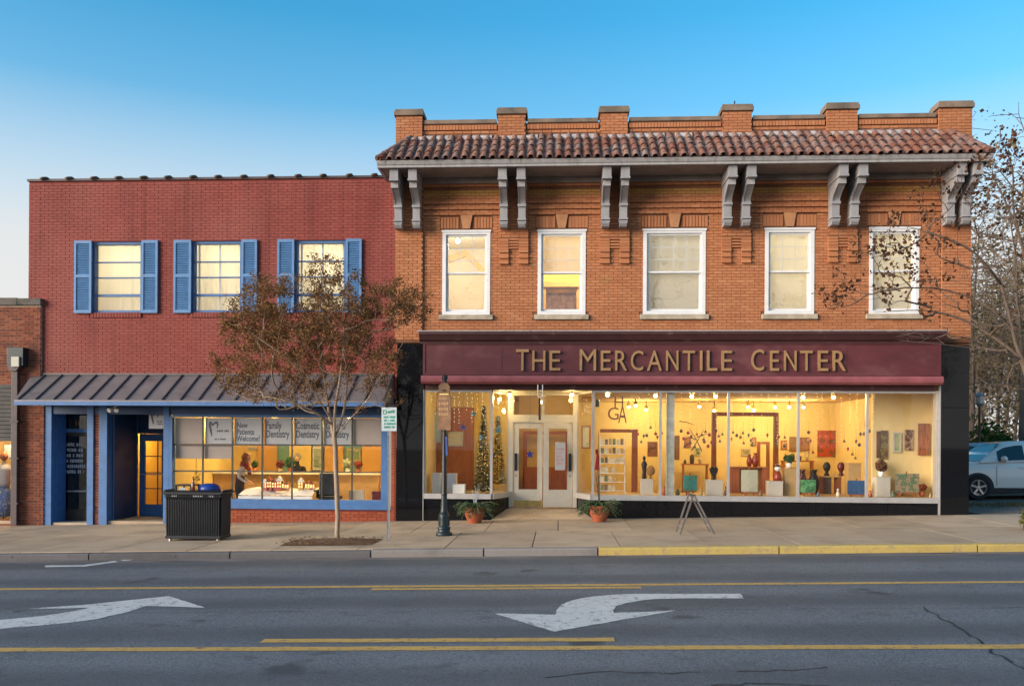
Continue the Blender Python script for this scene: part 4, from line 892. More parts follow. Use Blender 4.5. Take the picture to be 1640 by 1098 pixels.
# dental window with seven bays and three rows
wx = [SX(277)] + [SX(p) for p in (323.7, 371.3, 419.2, 467, 515, 563.3)] + [SX(611)]
m = MB().box(SX(272), wx[0], -.05, .13, sil, wz[3]).box(wx[-1], SX(621.5), -.05, .13, sil, wz[3]).box(wx[0], wx[-1], -.03, .12, wz[3] - .0, wz[3] + .06)
dw = m.build('shop_window', M['blue'], rb)
MB().box(wx[0], wx[-1], -.05, .13, sil + .1, wz[0]).box(SX(272) - .0, SX(621.5), -.09, -.051, sil, sil + .13).box(wx[0], wx[-1], -.05, .13, sil, sil + .098).build('window_sill', M['blue'], dw)
m = MB()
for x in wx[1:-1]: m.box(x - .016, x + .016, .02, .07, wz[0], wz[3])
for z in wz[1:3]: m.box(wx[0], wx[-1], .022, .068, z - .018, z + .018)
m.build('glazing_bars', pm('bronze_glazing_bar', (.05, .05, .05), .5), dw)
for x0, x1 in zip(wx, wx[1:]):
    for c_, d_ in zip(wz, wz[1:]): bx('pane', M['glass'], dw, x0 + .014, x1 - .014, .045, .049, min(c_, d_) + .016, max(c_, d_) - .016)
LB = Bricks(random.Random(41)); LB.lay(SX(272), SX(627), gz(-9) - .15, sil - .005, -.02, .05); bx('bulkhead', M['mortar_r'], rb, SX(272), SX(627), -.008, .25, -.8, sil - .003); LB.emit(rb, M['brick_base'], 160, 'bulkhead_courses')
bx('pier', M['mortar_b'], rb, SX(627.2), XL + .0, -.018, .3, -.8, HZ); E_ = Bricks(random.Random(43)); E_.lay(SX(627), XL + .03, gz(-4) - .2, HZ - .02, -.032, .04); E_.emit(rb, M['brick_base'], 80, 'pier_courses')
bx('jamb', M['alu'], rb, SX(621.5), SX(627), -.03, .2, sil, HZ - .02)
# boards and shades in the top row
DENT = [(1, None), (2, 'New\nPatients\nWelcome!'), (3, 'Family\nDentistry'), (4, 'Cosmetic\nDentistry'), (5, 'General\nDentistry')]
names = {1: 'white window board with dark tooth shaped logo', 2: 'white window board reading New Patients Welcome!', 3: 'white window board reading Family Dentistry', 4: 'white window board reading Cosmetic Dentistry behind the tree limbs', 5: 'white window board reading General Dentistry right of the tree trunk'}
for k, tx in DENT:
    x0, x1 = wx[k] + .04, wx[k + 1] - .035; z0, z1 = wz[2] + .02, wz[3] - .02
    bd = tag(bx('window_board', M['sign_w'], None, x0, x1, .085, .095, z0, z1), names[k], 'sign', 'boards in the dental office window')
    wd = x1 - x0; hh = z1 - z0
    if tx: text(tx, (x0 + .04, x1 - .05, z0 + (.06 if k == 2 else .1), z1 - (.1 if k == 2 else .08)), .0835, .003, M['ink'], bd, 'lettering', weight=.02)
    else:
        cx_, cz_ = x0 + wd * .28, z0 + hh * .62; pts = [(-.11, .10), (-.10, .17), (-.05, .19), (0, .13), (.06, .18), (.12, .19), (.15, .12), (.13, .03), (.09, 0), (.11, .06), (.10, .12), (.06, .12), (.0, .06), (-.05, .10), (-.03, .0), (-.01, -.16), (-.02, -.22), (-.08, -.06)]
        MB().prism([(cx_ + x * .95, cz_ + z * .95 - .02) for x, z in pts], 'y', .0815, .0848).build('tooth_logo', M['ink'], bd, fix=True)
        strokes(1, (x0 + wd * .4, x1 - .03, z0 + hh * .42, z0 + hh * .56), .0848, M['ink'], bd, random.Random(5)); strokes(1, (x0 + wd * .3, x1 - .1, z0 + hh * .12, z0 + hh * .22), .0848, M['ink'], bd, random.Random(6))
for k, z0, nm in ((0, wz[2], 'plain beige shade in the first top pane of the dental window'), (6, wz[2], 'plain beige shade in the last top pane of the dental window')):
    tag(bx('window_shade', M['sign_b'], None, wx[k] + .02, wx[k + 1] - .02, .085, .09, z0 + .02, wz[3] - .02), nm, 'shade')
tag(bx('window_shade', M['sign_b'], None, wx[0] + .02, wx[2] - .03, .10, .104, PZ(735, .1, 440), wz[2] - .01), 'wide beige shade lowered halfway behind two panes above the bin', 'shade')
# dental office interior
ix0, ix1 = wx[0] - .1, wx[-1] + .12; IF = gz(-8) + .12; IC = wz[3] + .12
m = MB().box(ix0 - .05, ix0, .135, 5, IF, IC).box(ix1, ix1 + .05, .135, 5, IF, IC); m.build('side_room_wall', M['plaster_y'], rb)
bx('room_floor', M['tan'], rb, ix0, ix1, .135, 5, IF - .1, IF); bx('room_ceiling', M['plaster_w'], rb, ix0, ix1, .135, 5, IC, IC + .05)
for a_, b_, mt, Y in ((270, 340, 'plaster_y', 5), (340, 372, 'tan', 4.2), (372, 412, 'plaster_y', 5), (412, 443, 'orangew', 4.9), (443, 463, 'greenw', 5), (463, 498, 'plaster_y', 4.9), (498, 520, 'navy', 5.1), (520, 550, 'orangew', 4.9), (550, 580, 'greenw', 5), (580, 640, 'orangew', 4.8)):
    bx('back_wall', M[mt] if mt != 'navy' else M['pedestal'], rb, PX(a_, Y, 730), PX(b_, Y, 730), Y, Y + .05, IF, IC)
def room_lamp(x, y, z, label, e, col, group=None, drop=.05, shade=True):
    lp = empty('ceiling_lamp', (x, y, z), label, 'lamp', group); L0 = ORI[lp.name]
    MB().ball(L0, .045, 10, 6).build('bulb', M['bulb'], lp, smooth=True); MB().lathe([(.04, .03), (.055, .05), (.055, .13), (.02, .135), (.012, .135 + drop)], L0, 12).build('lamp_shade', M['brass'], lp, smooth=True)
    if e:
        pl = bpy.data.lights.new('lamp_light', 'POINT'); pl.energy = e; pl.color = col; pl.shadow_soft_size = .06
        po = bpy.data.objects.new('lamp_light', pl); COL.objects.link(po); po.parent = lp; po.location = (0, 0, -.07)
    return lp
for k, p in enumerate((330, 440, 560)): room_lamp(PX(p, 2.2, 690), 2.2, IC - .19, ('lit ceiling lamp hidden behind the tooth logo board', 'lit ceiling lamp behind the Family Dentistry board', 'lit ceiling lamp behind the trunk of the street tree')[k], 52, (1, .76, .32))
room_lamp(q0 + .35, 2.3, LZ1 + .1, 'lit lamp glowing behind the blue door', 22, (1, .66, .16), drop=.15)
m = MB().box(e1 - .3, q1 + .05, 4.0, 4.05, LZ0 - .1, LZ1 + .4).box(e1 - .35, e1 - .3, eY + .06, 4.0, LZ0 - .1, LZ1 + .4).box(q1 + .05, q1 + .08, eY + .06, 4.0, LZ0 - .1, LZ1 + .4).box(e1 - .3, q1 + .05, eY + .06, 4.0, LZ1 + .4, LZ1 + .45); m.build('lobby_wall', M['plaster_y'], rb)
bx('lobby_floor', M['tan'], rb, e1 - .3, q1 + .05, eY + .06, 4.0, LZ0 - .15, LZ0 - .1)
# ---------------------------------------------------------------- brown brick building at the left edge
nb = empty('brown_brick_building', (PX(0), -.08, gz(-13)), 'brown brick building with dark stone parapet at the left edge', 'building')
nx0, nx1 = -22, PX(64.5, -.08, 540); NT = PZ(489, -.08, 30); NY = -.08; ox1 = PX(19.5, NY, 740)
nops = [(-15.2, ox1, PZ(833, NY, 10), PZ(617, NY, 10))]
pp1 = PX(69.5, NY, 740)
m = MB(); cells(m, nx0, nx1, -1.2, NT, NY + .012, .0, nops); m.box(nx1 + .002, pp1, NY + .012, .0, -1.2, PZ(648, 0, 60)); m.build('wall', M['mortar_b'], nb)
bx('side_wall', M['mortar_b'], nb, nx0, nx0 + .3, .001, 12, -1.2, NT)
bx('roof', M['deck'], nb, nx0, rX0 - .01, .001, 12, NT - .3, NT - .2)
B = Bricks(random.Random(51)); B.lay(nx0 + .02, nx1, gz(-14) - .1, NT, NY, ops=nops); B.lay(nx1 + .005, pp1, gz(-13) - .1, PZ(650, 0, 60), NY)
B.emit(nb, M['brick_b'], 300, key=lambda b: -b[0])
rng = random.Random(52); x = nx1 + .03
while x > nx0:
    w_ = rng.uniform(.35, .6); bx('parapet_stone', M['cope_dark'], nb, x - w_ + .006, x, NY - .05, .3, NT + .002, NT + rng.uniform(.17, .20), bevel=.012); x -= w_
rng = random.Random(53)
bx('roller_awning', pm('dark_slatted_awning', (.045, .042, .04), .7), nb, -15.2, ox1 - .004, NY + .03, NY + .06, PZ(706, NY, 10), PZ(617, NY, 10))
m = MB(); z = PZ(706, NY, 10)
while z < PZ(620, NY, 10): m.box(-15.2, ox1 - .005, NY - .01, NY + .029, z, z + .085); z += .1
m.build('awning_slats', pm('grey_awning_slat', (.06, .055, .052), .7), nb)
bx('shop_pane', M['glass'], nb, -15.2, ox1 - .05, NY + .05, NY + .055, PZ(833, NY, 10), PZ(706, NY, 10)); bx('frame_post', M['cream'], nb, ox1 - .05, ox1 - .002, NY + .03, NY + .08, PZ(833, NY, 10), PZ(706, NY, 10)); bx('shop_sill', M['walk'], nb, -15.2, ox1, NY - .03, .08, PZ(838, NY, 10), PZ(833, NY, 10) - .002)
m = MB().box(-15.2, -13, 2.5, 2.55, -.6, 2.4).box(-15.25, -15.2, 0.0, 2.5, -.6, 2.4).box(-12.95, -12.9, .0, 2.5, -.6, 2.4).box(-15.2, -12.9, .0, 2.5, 2.4, 2.45).box(-15.2, -12.9, 0, 2.5, -.65, -.6); m.build('shop_room', M['plaster'], nb)
sc_b = empty('rain_head', (PX(26, -.3, 575), NY, PZ(590, NY, 25)), 'dark scupper box with light opening on brown brick wall', 'gutter')
a_, b_ = PX(13, -.25, 575), PX(39, -.25, 575); z0, z1 = PZ(586, -.25, 25), PZ(556, -.25, 25)
MB().box(a_, b_, NY - .22, NY - .002, z0, z1).build('box', M['lampgreen'], sc_b, bevel=.01); bx('spout', M['pedestal'], sc_b, PX(19, -.32, 575), PX(31, -.32, 575), NY - .27, NY - .221, z0 - .02, z0 + .22)
ds = empty('downspout', (PX(24, -.2, 700), NY - .1, gz(-13)), 'brown downspout running down the brown brick pier', 'downspout')
a_, b_ = PX(19, -.2, 700), PX(29, -.2, 700); MB().box(a_, b_, NY - .16, NY - .04, gz(-13) + .02, PZ(592, -.2, 25)).build('pipe', M['gutter'], ds, bevel=.012)
MB().prism([(a_ - .06, PZ(583, -.2, 25)), (b_ + .06, PZ(583, -.2, 25)), (b_ + .06, PZ(589, -.2, 25)), (b_, PZ(594, -.2, 25)), (a_, PZ(594, -.2, 25)), (a_ - .06, PZ(589, -.2, 25))], 'y', NY - .219, NY - .01).build('hopper', M['gutter'], ds, fix=True)
for z in (.6, 1.7, 2.6): bx('strap', M['gutter'], ds, a_ - .03, b_ + .03, NY - .17, NY - .002, z - .35, z - .32)
# a dress form in its window
df_ = empty('dress_form', (PX(6, .9, 800), .9, -.35), 'dress form in white top and flowered green skirt at the left edge', 'mannequin'); q = ORI[df_.name]
MB().lathe([(.12, .95), (.17, 1.05), (.16, 1.2), (.19, 1.38), (.17, 1.48), (.06, 1.55), (.045, 1.62), (.001, 1.63)], q, 16, sy=.7).build('top', M['sign_w'], df_, smooth=True)
MB().lathe([(.26, .2), (.25, .5), (.2, .8), (.13, .96)], q, 18, sy=.8).build('skirt', art('flowered_skirt', [(.05, .10, .30), (.25, .33, .12), (.45, .42, .2), (.08, .14, .3)], 14, 'v'), df_, smooth=True)
MB().ball(q + Vector((0, 0, 1.74)), .10, 12, 8, (1, 1, 1.2)).build('head', M['redwood'], df_, smooth=True); MB().lathe([(.2, 0.0), (.2, .02), (.02, .04), (.02, .25)], q, 14).build('stand', M['black'], df_)
lp = empty('ceiling_lamp', (-14, .9, 2.25), 'warm shop lamp in the window at the left edge', 'lamp'); MB().ball(ORI[lp.name], .06, 10, 6).lathe([(.03, .055), (.03, .149)], ORI[lp.name], 8).build('bulb', M['bulb'], lp)
pl = bpy.data.lights.new('lamp_light', 'POINT'); pl.energy = 40; pl.color = (1, .75, .4); pl.shadow_soft_size = .06; po = bpy.data.objects.new('lamp_light', pl); COL.objects.link(po); po.parent = lp; po.location = (0, 0, -.1)
tag(MB().box(PX(7, 1.3, 720), PX(17, 1.3, 720), 1.3, 1.33, PZ(733, 1.3, 10), PZ(712, 1.3, 10)).build('picture', art('blue_picture', [(.3, .45, .6), (.6, .65, .7)], 6)), 'small pale blue picture in the window at the left edge', 'picture')
# twin floodlight and hanging logo sign under the awning
fl = empty('floodlight', at(185, 654, -.5), 'twin white floodlight under the blue awning fascia', 'floodlight'); q = ORI[fl.name]
MB().lathe([(.045, 0), (.045, .06), (.02, .07)], (q.x, q.y, q.z + .02), 10).build('mount', M['white'], fl)
for s_ in (-1, 1): MB().tube([q + Vector((s_ * .03, 0, .01)), q + Vector((s_ * .07, -.06, -.02)), q + Vector((s_ * .09, -.14, -.05))], [.03, .045, .055], 10).build('lamp_head', M['white'], fl, smooth=True, sharp=40)
hx0, hx1, hz0, hz1 = PX(238.5, .25, 670), PX(262, .25, 670), PZ(686, .25, 250), PZ(655, .25, 250)
hs_ = tag(bx('hanging_sign', M['sign_w'], None, hx0, hx1, .25, .27, hz0, hz1), 'small white hanging sign with dark tooth logo above blue door', 'sign')
cx_, cz_ = hx0 + .13, hz0 + .27; MB().prism([(cx_ + x * .8, cz_ + z * .8) for x, z in [(-.11, .10), (-.10, .17), (-.05, .19), (0, .13), (.06, .18), (.12, .19), (.15, .12), (.13, .03), (.09, 0), (.11, .06), (.10, .12), (.06, .12), (.0, .06), (-.05, .10), (-.03, .0), (-.01, -.16), (-.02, -.22), (-.08, -.06)]], 'y', .246, .2497).build('tooth_logo', M['ink'], hs_, fix=True)
strokes(2, (hx0 + .2, hx1 - .02, hz0 + .08, hz0 + .2), .2497, M['ink'], hs_, random.Random(8)); MB().box(hx0 + .05, hx0 + .06, .255, .262, hz1, HZ + .2).box(hx1 - .06, hx1 - .05, .255, .262, hz1, HZ + .2).build('chain', M['steel'], hs_)
# ---------------------------------------------------------------- gallery interior (ground floor of the brick building)
FL = .21; CE = 3.22; ry = 8.6; rx0, rx1 = gx0 - .02, 9.19; PLT = ST - .03
m = MB().box(rx0, rx1, ry, ry + .05, FL, CE); m.build('gallery_back_wall', M['plaster'], mc)
m = MB().box(rx0 - .05, rx0, .302, ry, FL, CE).box(rx1, rx1 + .05, .08, ry, FL, CE); m.build('gallery_side_wall', M['plaster'], mc)
bx('gallery_ceiling', M['ceil'], mc, rx0, rx1, .302, ry, CE, CE + .05)
bx('gallery_floor', M['woodfl'], mc, rx0, rx1, BY + .085, ry, FL - .1, FL - .004)
MB().prism([(AR + .01, .075), (gx1 - .002, .075), (gx1 - .002, 1.9), (BR + .25, 1.9), (BR + .05, BY + .1)], 'z', FL, PLT).build('window_platform', M['tan'], mc, fix=True)
MB().prism([(gx0 + .005, .075), (AL - .02, .075), (BL - .05, BY + .1), (BL - .2, 1.9), (gx0 + .005, 1.9)], 'z', FL, PLT).build('window_platform', M['plaster'], mc, fix=True)
bx('display_partition', M['plaster_y'], mc, rx0, BL + .05, 2.3, 2.36, FL, CE - .002)
bx('display_partition', M['plaster'], mc, PX(1397, 1.25, 700), rx1, 1.25, 1.31, PLT + .002, CE - .002)
bx('hall_partition', M['plaster'], mc, BL + .06, BR - .06, 5.0, 5.05, FL, CE - .002)
cx = PX(1073.5, .22, 700); bx('structural_column', pm('grey_green_column_paint', (.42, .41, .33), .6), mc, cx - .09, cx + .09, .16, .34, PLT, CE - .003)
# red-brown portals
def portal(pxa, pxb, pyt, Y, w_, nm, lab, bot=FL, sides=(1, 1), hb=None):
    a_, b_ = PX(pxa, Y, 690), PX(pxb, Y, 690); zt = PZ(pyt, Y, (pxa + pxb) / 2); t = empty(nm, ((a_ + b_) / 2, Y, bot), lab, 'portal')
    bx('beam', M['redwood'], t, a_, b_, Y - .08, Y + .08, zt - (hb or w_), zt)
    if sides[0]: bx('upright', M['redwood'], t, a_, a_ + w_, Y - .08, Y + .08, bot, zt - (hb or w_) - .002)
    if sides[1]: bx('upright', M['redwood'], t, b_ - w_, b_, Y - .08, Y + .08, bot, zt - (hb or w_) - .002)
portal(1140, 1246, 660, 4.6, .12, 'wooden_portal', 'tall red brown wooden portal in the middle of the gallery', hb=.11)
portal(961, 1021, 687, 3.2, .15, 'wooden_portal', 'red brown wooden post and beam behind the card rack', sides=(0, 1), hb=.09)
portal(1213, 1232, 707, 7.4, .08, 'wooden_portal', 'narrow red brown door frame at the back of the gallery')
portal(838, 912, 690, 4.4, .11, 'wooden_portal', 'red brown timber frame seen through the cream double doors', hb=.1)
lz = at(875, 750, 4.2); tag(bx('counter', M['redwood'], None, PX(840, 3.9, 750), PX(908, 3.9, 750), 3.9, 4.25, FL, PZ(748, 3.9, 870)), 'low red brown counter seen through the cream double doors', 'counter')
# track lamps
LAMPS = [(973, 632.5), (1050, 633.5), (1007, 651.5), (1018, 649.5), (1035, 656), (1108, 634.5), (1146, 634.5), (1120, 651), (1144, 657.5), (1198, 651.5), (1207, 657), (1241, 652), (1264, 652), (1286, 636), (1287, 652), (1335, 636), (1385, 653), (800, 639)]
LN = ['above the card rack near the entry', 'beside the grey green column', 'over the hanging ornaments, left of a close pair', 'over the hanging ornaments, right of a close pair', 'large and bright above the black figure', 'above the teal canvas', 'above the heart shaped bust', 'behind and below the lamp over the teal canvas', 'on the left corner of the tall portal', 'over the left middle of the tall portal', 'just below the beam of the tall portal', 'over the right corner of the tall portal', 'right of the tall portal', 'above the green canvas, nearest the glass', 'above the green canvas, deeper in the room', 'above the large orange painting', 'beside the last mullion', 'above the slim lit tree']
for k, ((p, y), n) in enumerate(zip(LAMPS, LN)):
    z = CE - .22; d = M3 @ Vector(((p - HX) / FPX, -(y - HY) / FPX, -1)); t = (z - CAM.z) / d.z; q = CAM + d * t
    if q.y > 7.5 or q.y < .45: q = at(p, y, min(7.5, max(.45, q.y)))
    if k == 17: q = at(p, y, .9)
    dr = max(.01, CE - q.z - .137)
    room_lamp(q.x, q.y, q.z, 'lit gallery spotlight ' + n, (16, 0, 16, 0, 25, 11, 11, 18, 0, 28, 0, 24, 17, 11, 19, 13, 20, 14)[k], (1, .75, .29), 'lit spotlights on the gallery ceiling', drop=dr)
for k, p in enumerate((816, 915.5)):
    q = at(p, 632, .45); room_lamp(q.x, q.y, q.z, 'lit bulb at the %s top corner of the recessed entry' % ('left', 'right')[k], 5, (1, .66, .26), drop=max(.01, GT + .052 - q.z - .136))
room_lamp(PX(868, 2.6, 640), 2.6, CE - .3, 'added pendant lamp brightening the hall behind the transom over the cream doors', 16, (1, .60, .17), drop=.16)  # unseen lamp, added to brighten the hall behind the transom
# curtains of tiny lights
rng = random.Random(61)
def strand(x, y, z1, z0, k, lab, grp):
    m = MB(); z = z1; w_ = MB().box(x - .0015, x + .0015, y - .0015, y + .0015, z0, z1)
    while z > z0: r_ = .006; xx = x + rng.uniform(-.012, .012); m.hexa([(xx - r_, y - r_, z - r_), (xx + r_, y - r_, z - r_), (xx + r_, y + r_, z - r_), (xx - r_, y + r_, z - r_), (xx - r_, y - r_, z + r_), (xx + r_, y - r_, z + r_), (xx + r_, y + r_, z + r_), (xx - r_, y + r_, z + r_)]); z -= rng.uniform(.05, .13)
    o_ = w_.build('string_light', M['bulb_s'] if False else M['brass']); tag(o_, lab, 'string light', grp)
    b_ = MB(); b_.v = m.v; b_.f = m.f; tag(b_.build('tiny_bulbs', M['bulb_s'], o_), kind='stuff')
for p in list(range(1012, 1056, 14)) + list(range(1090, 1165, 15)) + list(range(1176, 1276, 14)) + list(range(1290, 1388, 14)) + [1400]:
    x = PX(p + rng.uniform(-3, 3), .42, 660); strand(x, .42 + rng.uniform(-.05, .05), GT + .1, PZ(rng.uniform(668, 712), .42), 0, 'thin strand of tiny warm lights hanging in the gallery display window', 'strands of tiny lights in the gallery window')
for p in (690, 697, 728, 735, 748, 756, 764, 772): strand(PX(p, .5, 650), .5, GT + .1, PZ(rng.uniform(650, 680), .5), 0, 'thin strand of tiny warm lights in the small window beside the entry', 'strands of tiny lights beside the entry')
# hanging ornaments
oms = [MB().lathe([(.001, -.045), (.03, -.03), (.042, 0), (.03, .03), (.008, .042), (.008, .055), (.002, .056), (.002, .30)], n=10), MB().lathe([(.001, -.06), (.018, -.02), (.034, .012), (.022, .04), (.006, .05), (.002, .055), (.002, .30)], n=8), MB().lathe([(.02, -.03), (.035, -.028), (.03, .0), (.012, .035), (.004, .04), (.002, .30)], n=10)]
ocol = [pm('ornament_' + n, c, .3, .1, 20, 0, spec=.6) for n, c in (('bronze', (.16, .07, .025)), ('red', (.28, .03, .02)), ('dark', (.05, .04, .035)), ('green', (.08, .12, .04)))]
omesh = [[o_.mesh('ornament', c, smooth=True) for c in ocol] for o_ in oms]
ORN = [(1022, 695), (1031, 698), (1027, 707), (1036, 697), (1042, 684), (1050, 694), (1053, 700), (1060, 693), (1091, 690), (1097, 714), (1102, 693), (1105, 709), (1116, 695), (1124, 696), (1130, 691), (1136, 696), (1134, 714), (1128, 707), (1140, 708), (1147, 690), (1151, 698), (1157, 695), (1153, 706), (1174, 692), (1180, 697), (1186, 700), (1191, 709), (1199, 697), (1203, 705), (1207, 688), (1229, 697), (1247, 699), (1257, 700), (1256, 714), (1284, 709), (1295, 692), (1298, 706), (1302, 724), (1352, 706), (1358, 719), (1365, 727), (1371, 707), (1370, 733), (1376, 712), (1378, 695), (1384, 694), (1392, 690)]
for k, (p, y) in enumerate(ORN):
    q = at(p, y, .62 + rng.uniform(-.12, .12)); ci = rng.randrange(4); o_ = inst('ornament', omesh[rng.randrange(3)][ci], None, q, (0, 0, rng.uniform(0, 6)))
    tag(o_, 'small %s ornament hanging on a thread in the gallery window' % ('bronze', 'red', 'black', 'green')[ci], 'ornament', 'ornaments hanging in the gallery window')
# HGA letters on the glass
hg = empty('glass_lettering', at(988, 676, .05), 'large rust coloured letters H G A on the gallery glass', 'lettering')
rust = pm('rust_vinyl', (.17, .06, .02), .5, .1, 8, 0)
for ch, b_ in (('H', (984, 998, 635, 652)), ('G', (973.5, 991, 652, 672)), ('A', (990, 1004, 648, 677))):
    text(ch, (PX(b_[0], .05, 650), PX(b_[1], .05, 650), PZ(b_[3], .05, 985), PZ(b_[2], .05, 985)), .0445, .004, rust, hg, weight=.0)
sp_ = at(956.5, 645, .12); tag(MB().lathe([(.03, -.09), (.05, -.08), (.05, .08), (.03, .09)], sp_, 12).box(sp_.x - .01, sp_.x + .01, sp_.y - .04, sp_.y, sp_.z + .05, sp_.z + .07).build('speaker', M['black'], smooth=True, sharp=40), 'small dark loudspeaker at the corner of the gallery window', 'speaker')
# paintings
def painting(label, b_, Y, mat, frame=None, grp=None, th=.03, cat='painting'):
    cxm = (b_[0] + b_[2]) / 2; x0, x1 = PX(b_[0], Y, (b_[1] + b_[3]) / 2), PX(b_[2], Y, (b_[1] + b_[3]) / 2); z0, z1 = PZ(b_[3], Y, cxm), PZ(b_[1], Y, cxm)
    t = empty('painting', ((x0 + x1) / 2, Y, z0), label, cat, grp); f = .035 if frame else 0
    bx('canvas', mat, t, x0 + f, x1 - f, Y - th, Y, z0 + f, z1 - f)
    if frame: MB().box(x0, x1, Y - th - .015, Y, z0, z0 + f).box(x0, x1, Y - th - .015, Y, z1 - f, z1).box(x0, x0 + f, Y - th - .015, Y, z0 + f, z1 - f).box(x1 - f, x1, Y - th - .015, Y, z0 + f, z1 - f).build('frame', M[frame], t)
    return t
PB = ry - .005; PP = 1.245; pg = 'paintings on the gallery walls'
painting('large orange and teal abstract painting on the gallery back wall', (1309, 689, 1349.5, 731), PB, art('abstract_orange', [(.42, .07, .03), (.45, .22, .10), (.14, .20, .15), (.30, .32, .22), (.20, .08, .03)], 5, 'v', 1, (1, 1, 1)), grp=pg)
painting('small brown patchwork picture left of the large orange painting', (1280, 700, 1296, 722), PB, art('patch', [(.30, .14, .06), (.5, .42, .25), (.16, .10, .08)], 5, 'v', 2), grp=pg)
painting('dark vertical picture behind the fourth mullion', (1264, 699, 1277, 722), PB, art('darkpic', [(.12, .07, .03), (.3, .2, .08)], 5, 'noise', 3), 'redwood', grp=pg)
painting('small grey landscape inside the tall wooden portal', (1187, 718, 1202, 729), PB, art('grey', [(.2, .17, .08), (.36, .30, .16), (.1, .08, .05)], 6, 'noise', 4), 'pedestal', grp=pg)
painting('narrow golden picture beside the grey green column', (1080, 697, 1088, 736), 3.0, art('goldn', [(.4, .25, .07), (.2, .12, .04)], 6, 'noise', 5), 'redwood', grp=pg)
painting('brown still life hung above the black figure', (1037, 707, 1053, 731), 3.2, art('still', [(.14, .07, .03), (.35, .14, .07), (.2, .15, .06)], 6, 'noise', 6), grp=pg)
painting('tall narrow dark picture left of the tapestry', (1403.5, 690, 1408.5, 733), PP, art('nar', [(.07, .04, .025), (.2, .1, .05)], 7, 'noise', 7), grp=pg)
painting('long olive tapestry picture near the last mullion', (1410, 689, 1421, 735), PP, art('tap', [(.2, .15, .06), (.35, .28, .12), (.12, .07, .04)], 7, 'v', 8), grp=pg)
painting('pale green picture in a light frame', (1429.5, 692, 1442.5, 724), PP, art('pg', [(.22, .30, .14), (.40, .42, .22)], 4, 'noise', 9), 'pedestal', grp=pg)
painting('cream picture crossed by a dark diagonal stroke', (1448.5, 688, 1462, 721), PP, art('dg', [(.5, .42, .28), (.08, .03, .04), (.4, .3, .2), (.1, .05, .05)], 3.5, 'noise', 10, (1, 1, .6)), grp=pg)
painting('tall red brown striped picture at the right end of the gallery', (1470, 678, 1487.5, 728.5), PP, art('rs', [(.10, .035, .02), (.34, .12, .06), (.14, .06, .03), (.42, .26, .16)], 5, 'noise', 11, (2.5, 1, .4)), grp=pg, th=.06)
painting('sheet of framed small prints by the entry', (931, 681, 946, 718), 1.5, art('prints', [(.55, .55, .4), (.2, .25, .14), (.6, .58, .45)], 12, 'v', 12), 'redwood', grp=pg)
# canvases on small stands in the window
def easel_canvas(label, b_, Y, mat, lean=.1):
    t = painting(label, b_, Y, mat, grp='canvases standing in the gallery window'); q = ORI[t.name]; x0, x1 = PX(b_[0], Y, b_[3]), PX(b_[2], Y, b_[3]); z1 = PZ(b_[1], Y, b_[0])
    m = MB(); m.box(x0 + .03, x1 - .03, Y - .07, Y - .001, q.z - .03, q.z - .002)
    for x in (x0 + .08, x1 - .1): m.bar((x, Y - .03, PLT + .001), (x, Y - .03, q.z - .03), .03, .03)
    m.bar(((x0 + x1) / 2, Y + .3, PLT + .005), ((x0 + x1) / 2, Y + .015, z1 + .05), .025, .025); m.build('easel', M['redwood'], t)
easel_canvas('teal canvas on a little wooden easel in the window', (1094, 761, 1116, 785), .9, art('teal', [(.03, .16, .15), (.06, .30, .27), (.10, .22, .12), (.02, .08, .10)], 5, 'noise', 13))
easel_canvas('pale grey green canvas standing in the middle bay', (1187, 752, 1213, 787), .9, art('pale', [(.42, .44, .30), (.50, .48, .36), (.36, .38, .26)], 3, 'noise', 14))
easel_canvas('bright green leafy canvas standing in the window', (1282, 768, 1306, 788), .8, art('greenc', [(.03, .16, .05), (.12, .36, .14), (.02, .08, .04), (.25, .4, .25)], 8, 'noise', 15))
easel_canvas('blue sea canvas standing low in the window', (1357, 769, 1387, 791), .8, art('sea', [(.02, .05, .12), (.04, .10, .22), (.03, .07, .16), (.35, .42, .5)], 3.5, 'noise', 16))
easel_canvas('wide speckled green canvas on an easel at the right end', (1433, 758, 1471.5, 788), .9, art('spec', [(.10, .16, .09), (.25, .28, .15), (.06, .13, .10), (.3, .22, .14)], 9, 'v', 17))
# pedestals
def pedestal(label, a_, b_, pyt, Y, mt='pedestal', d=.32):
    x0, x1 = PX(a_, Y, 775), PX(b_, Y, 775); z = PZ(pyt, Y, a_); t = empty('pedestal', ((x0 + x1) / 2, Y + d / 2, PLT), label, 'pedestal', 'display pedestals')
    bx('body', M[mt], t, x0, x1, Y, Y + d, PLT + .002, z - .02); bx('top', M[mt], t, x0 - .008, x1 + .008, Y - .008, Y + d + .008, z - .02, z); return Vector(((x0 + x1) / 2, Y + d / 2, z))
p1 = pedestal('grey pedestal carrying the black standing figure', 1027, 1046, 766.5, .9); p2 = pedestal('grey pedestal under the black heart shaped bust', 1132, 1157.5, 768, .8); p3 = pedestal('tan block beside the red doll', 1256, 1276, 750, 1.0, 'tan'); p4 = pedestal('tall tan plinth behind the blue sea canvas', 1359, 1379, 741, 1.5, 'tan'); p5 = pedestal('grey pedestal carrying the dried flowers', 1404, 1426, 763, .8); p6 = pedestal('low cream plinth beneath the red doll', 1231, 1254, 770, .8)
q1 = pedestal('left white plinth in the small window by the entry', 692, 705, 757, .7, 'snow'); q2 = pedestal('broad white plinth beside the lamp post', 716, 730, 758, .9, 'snow'); q3 = pedestal('low white plinth in the small window by the entry', 725, 744, 775, .5, 'snow')
dk = pm('black_bronze', (.015, .012, .012), .4, .2, 12)
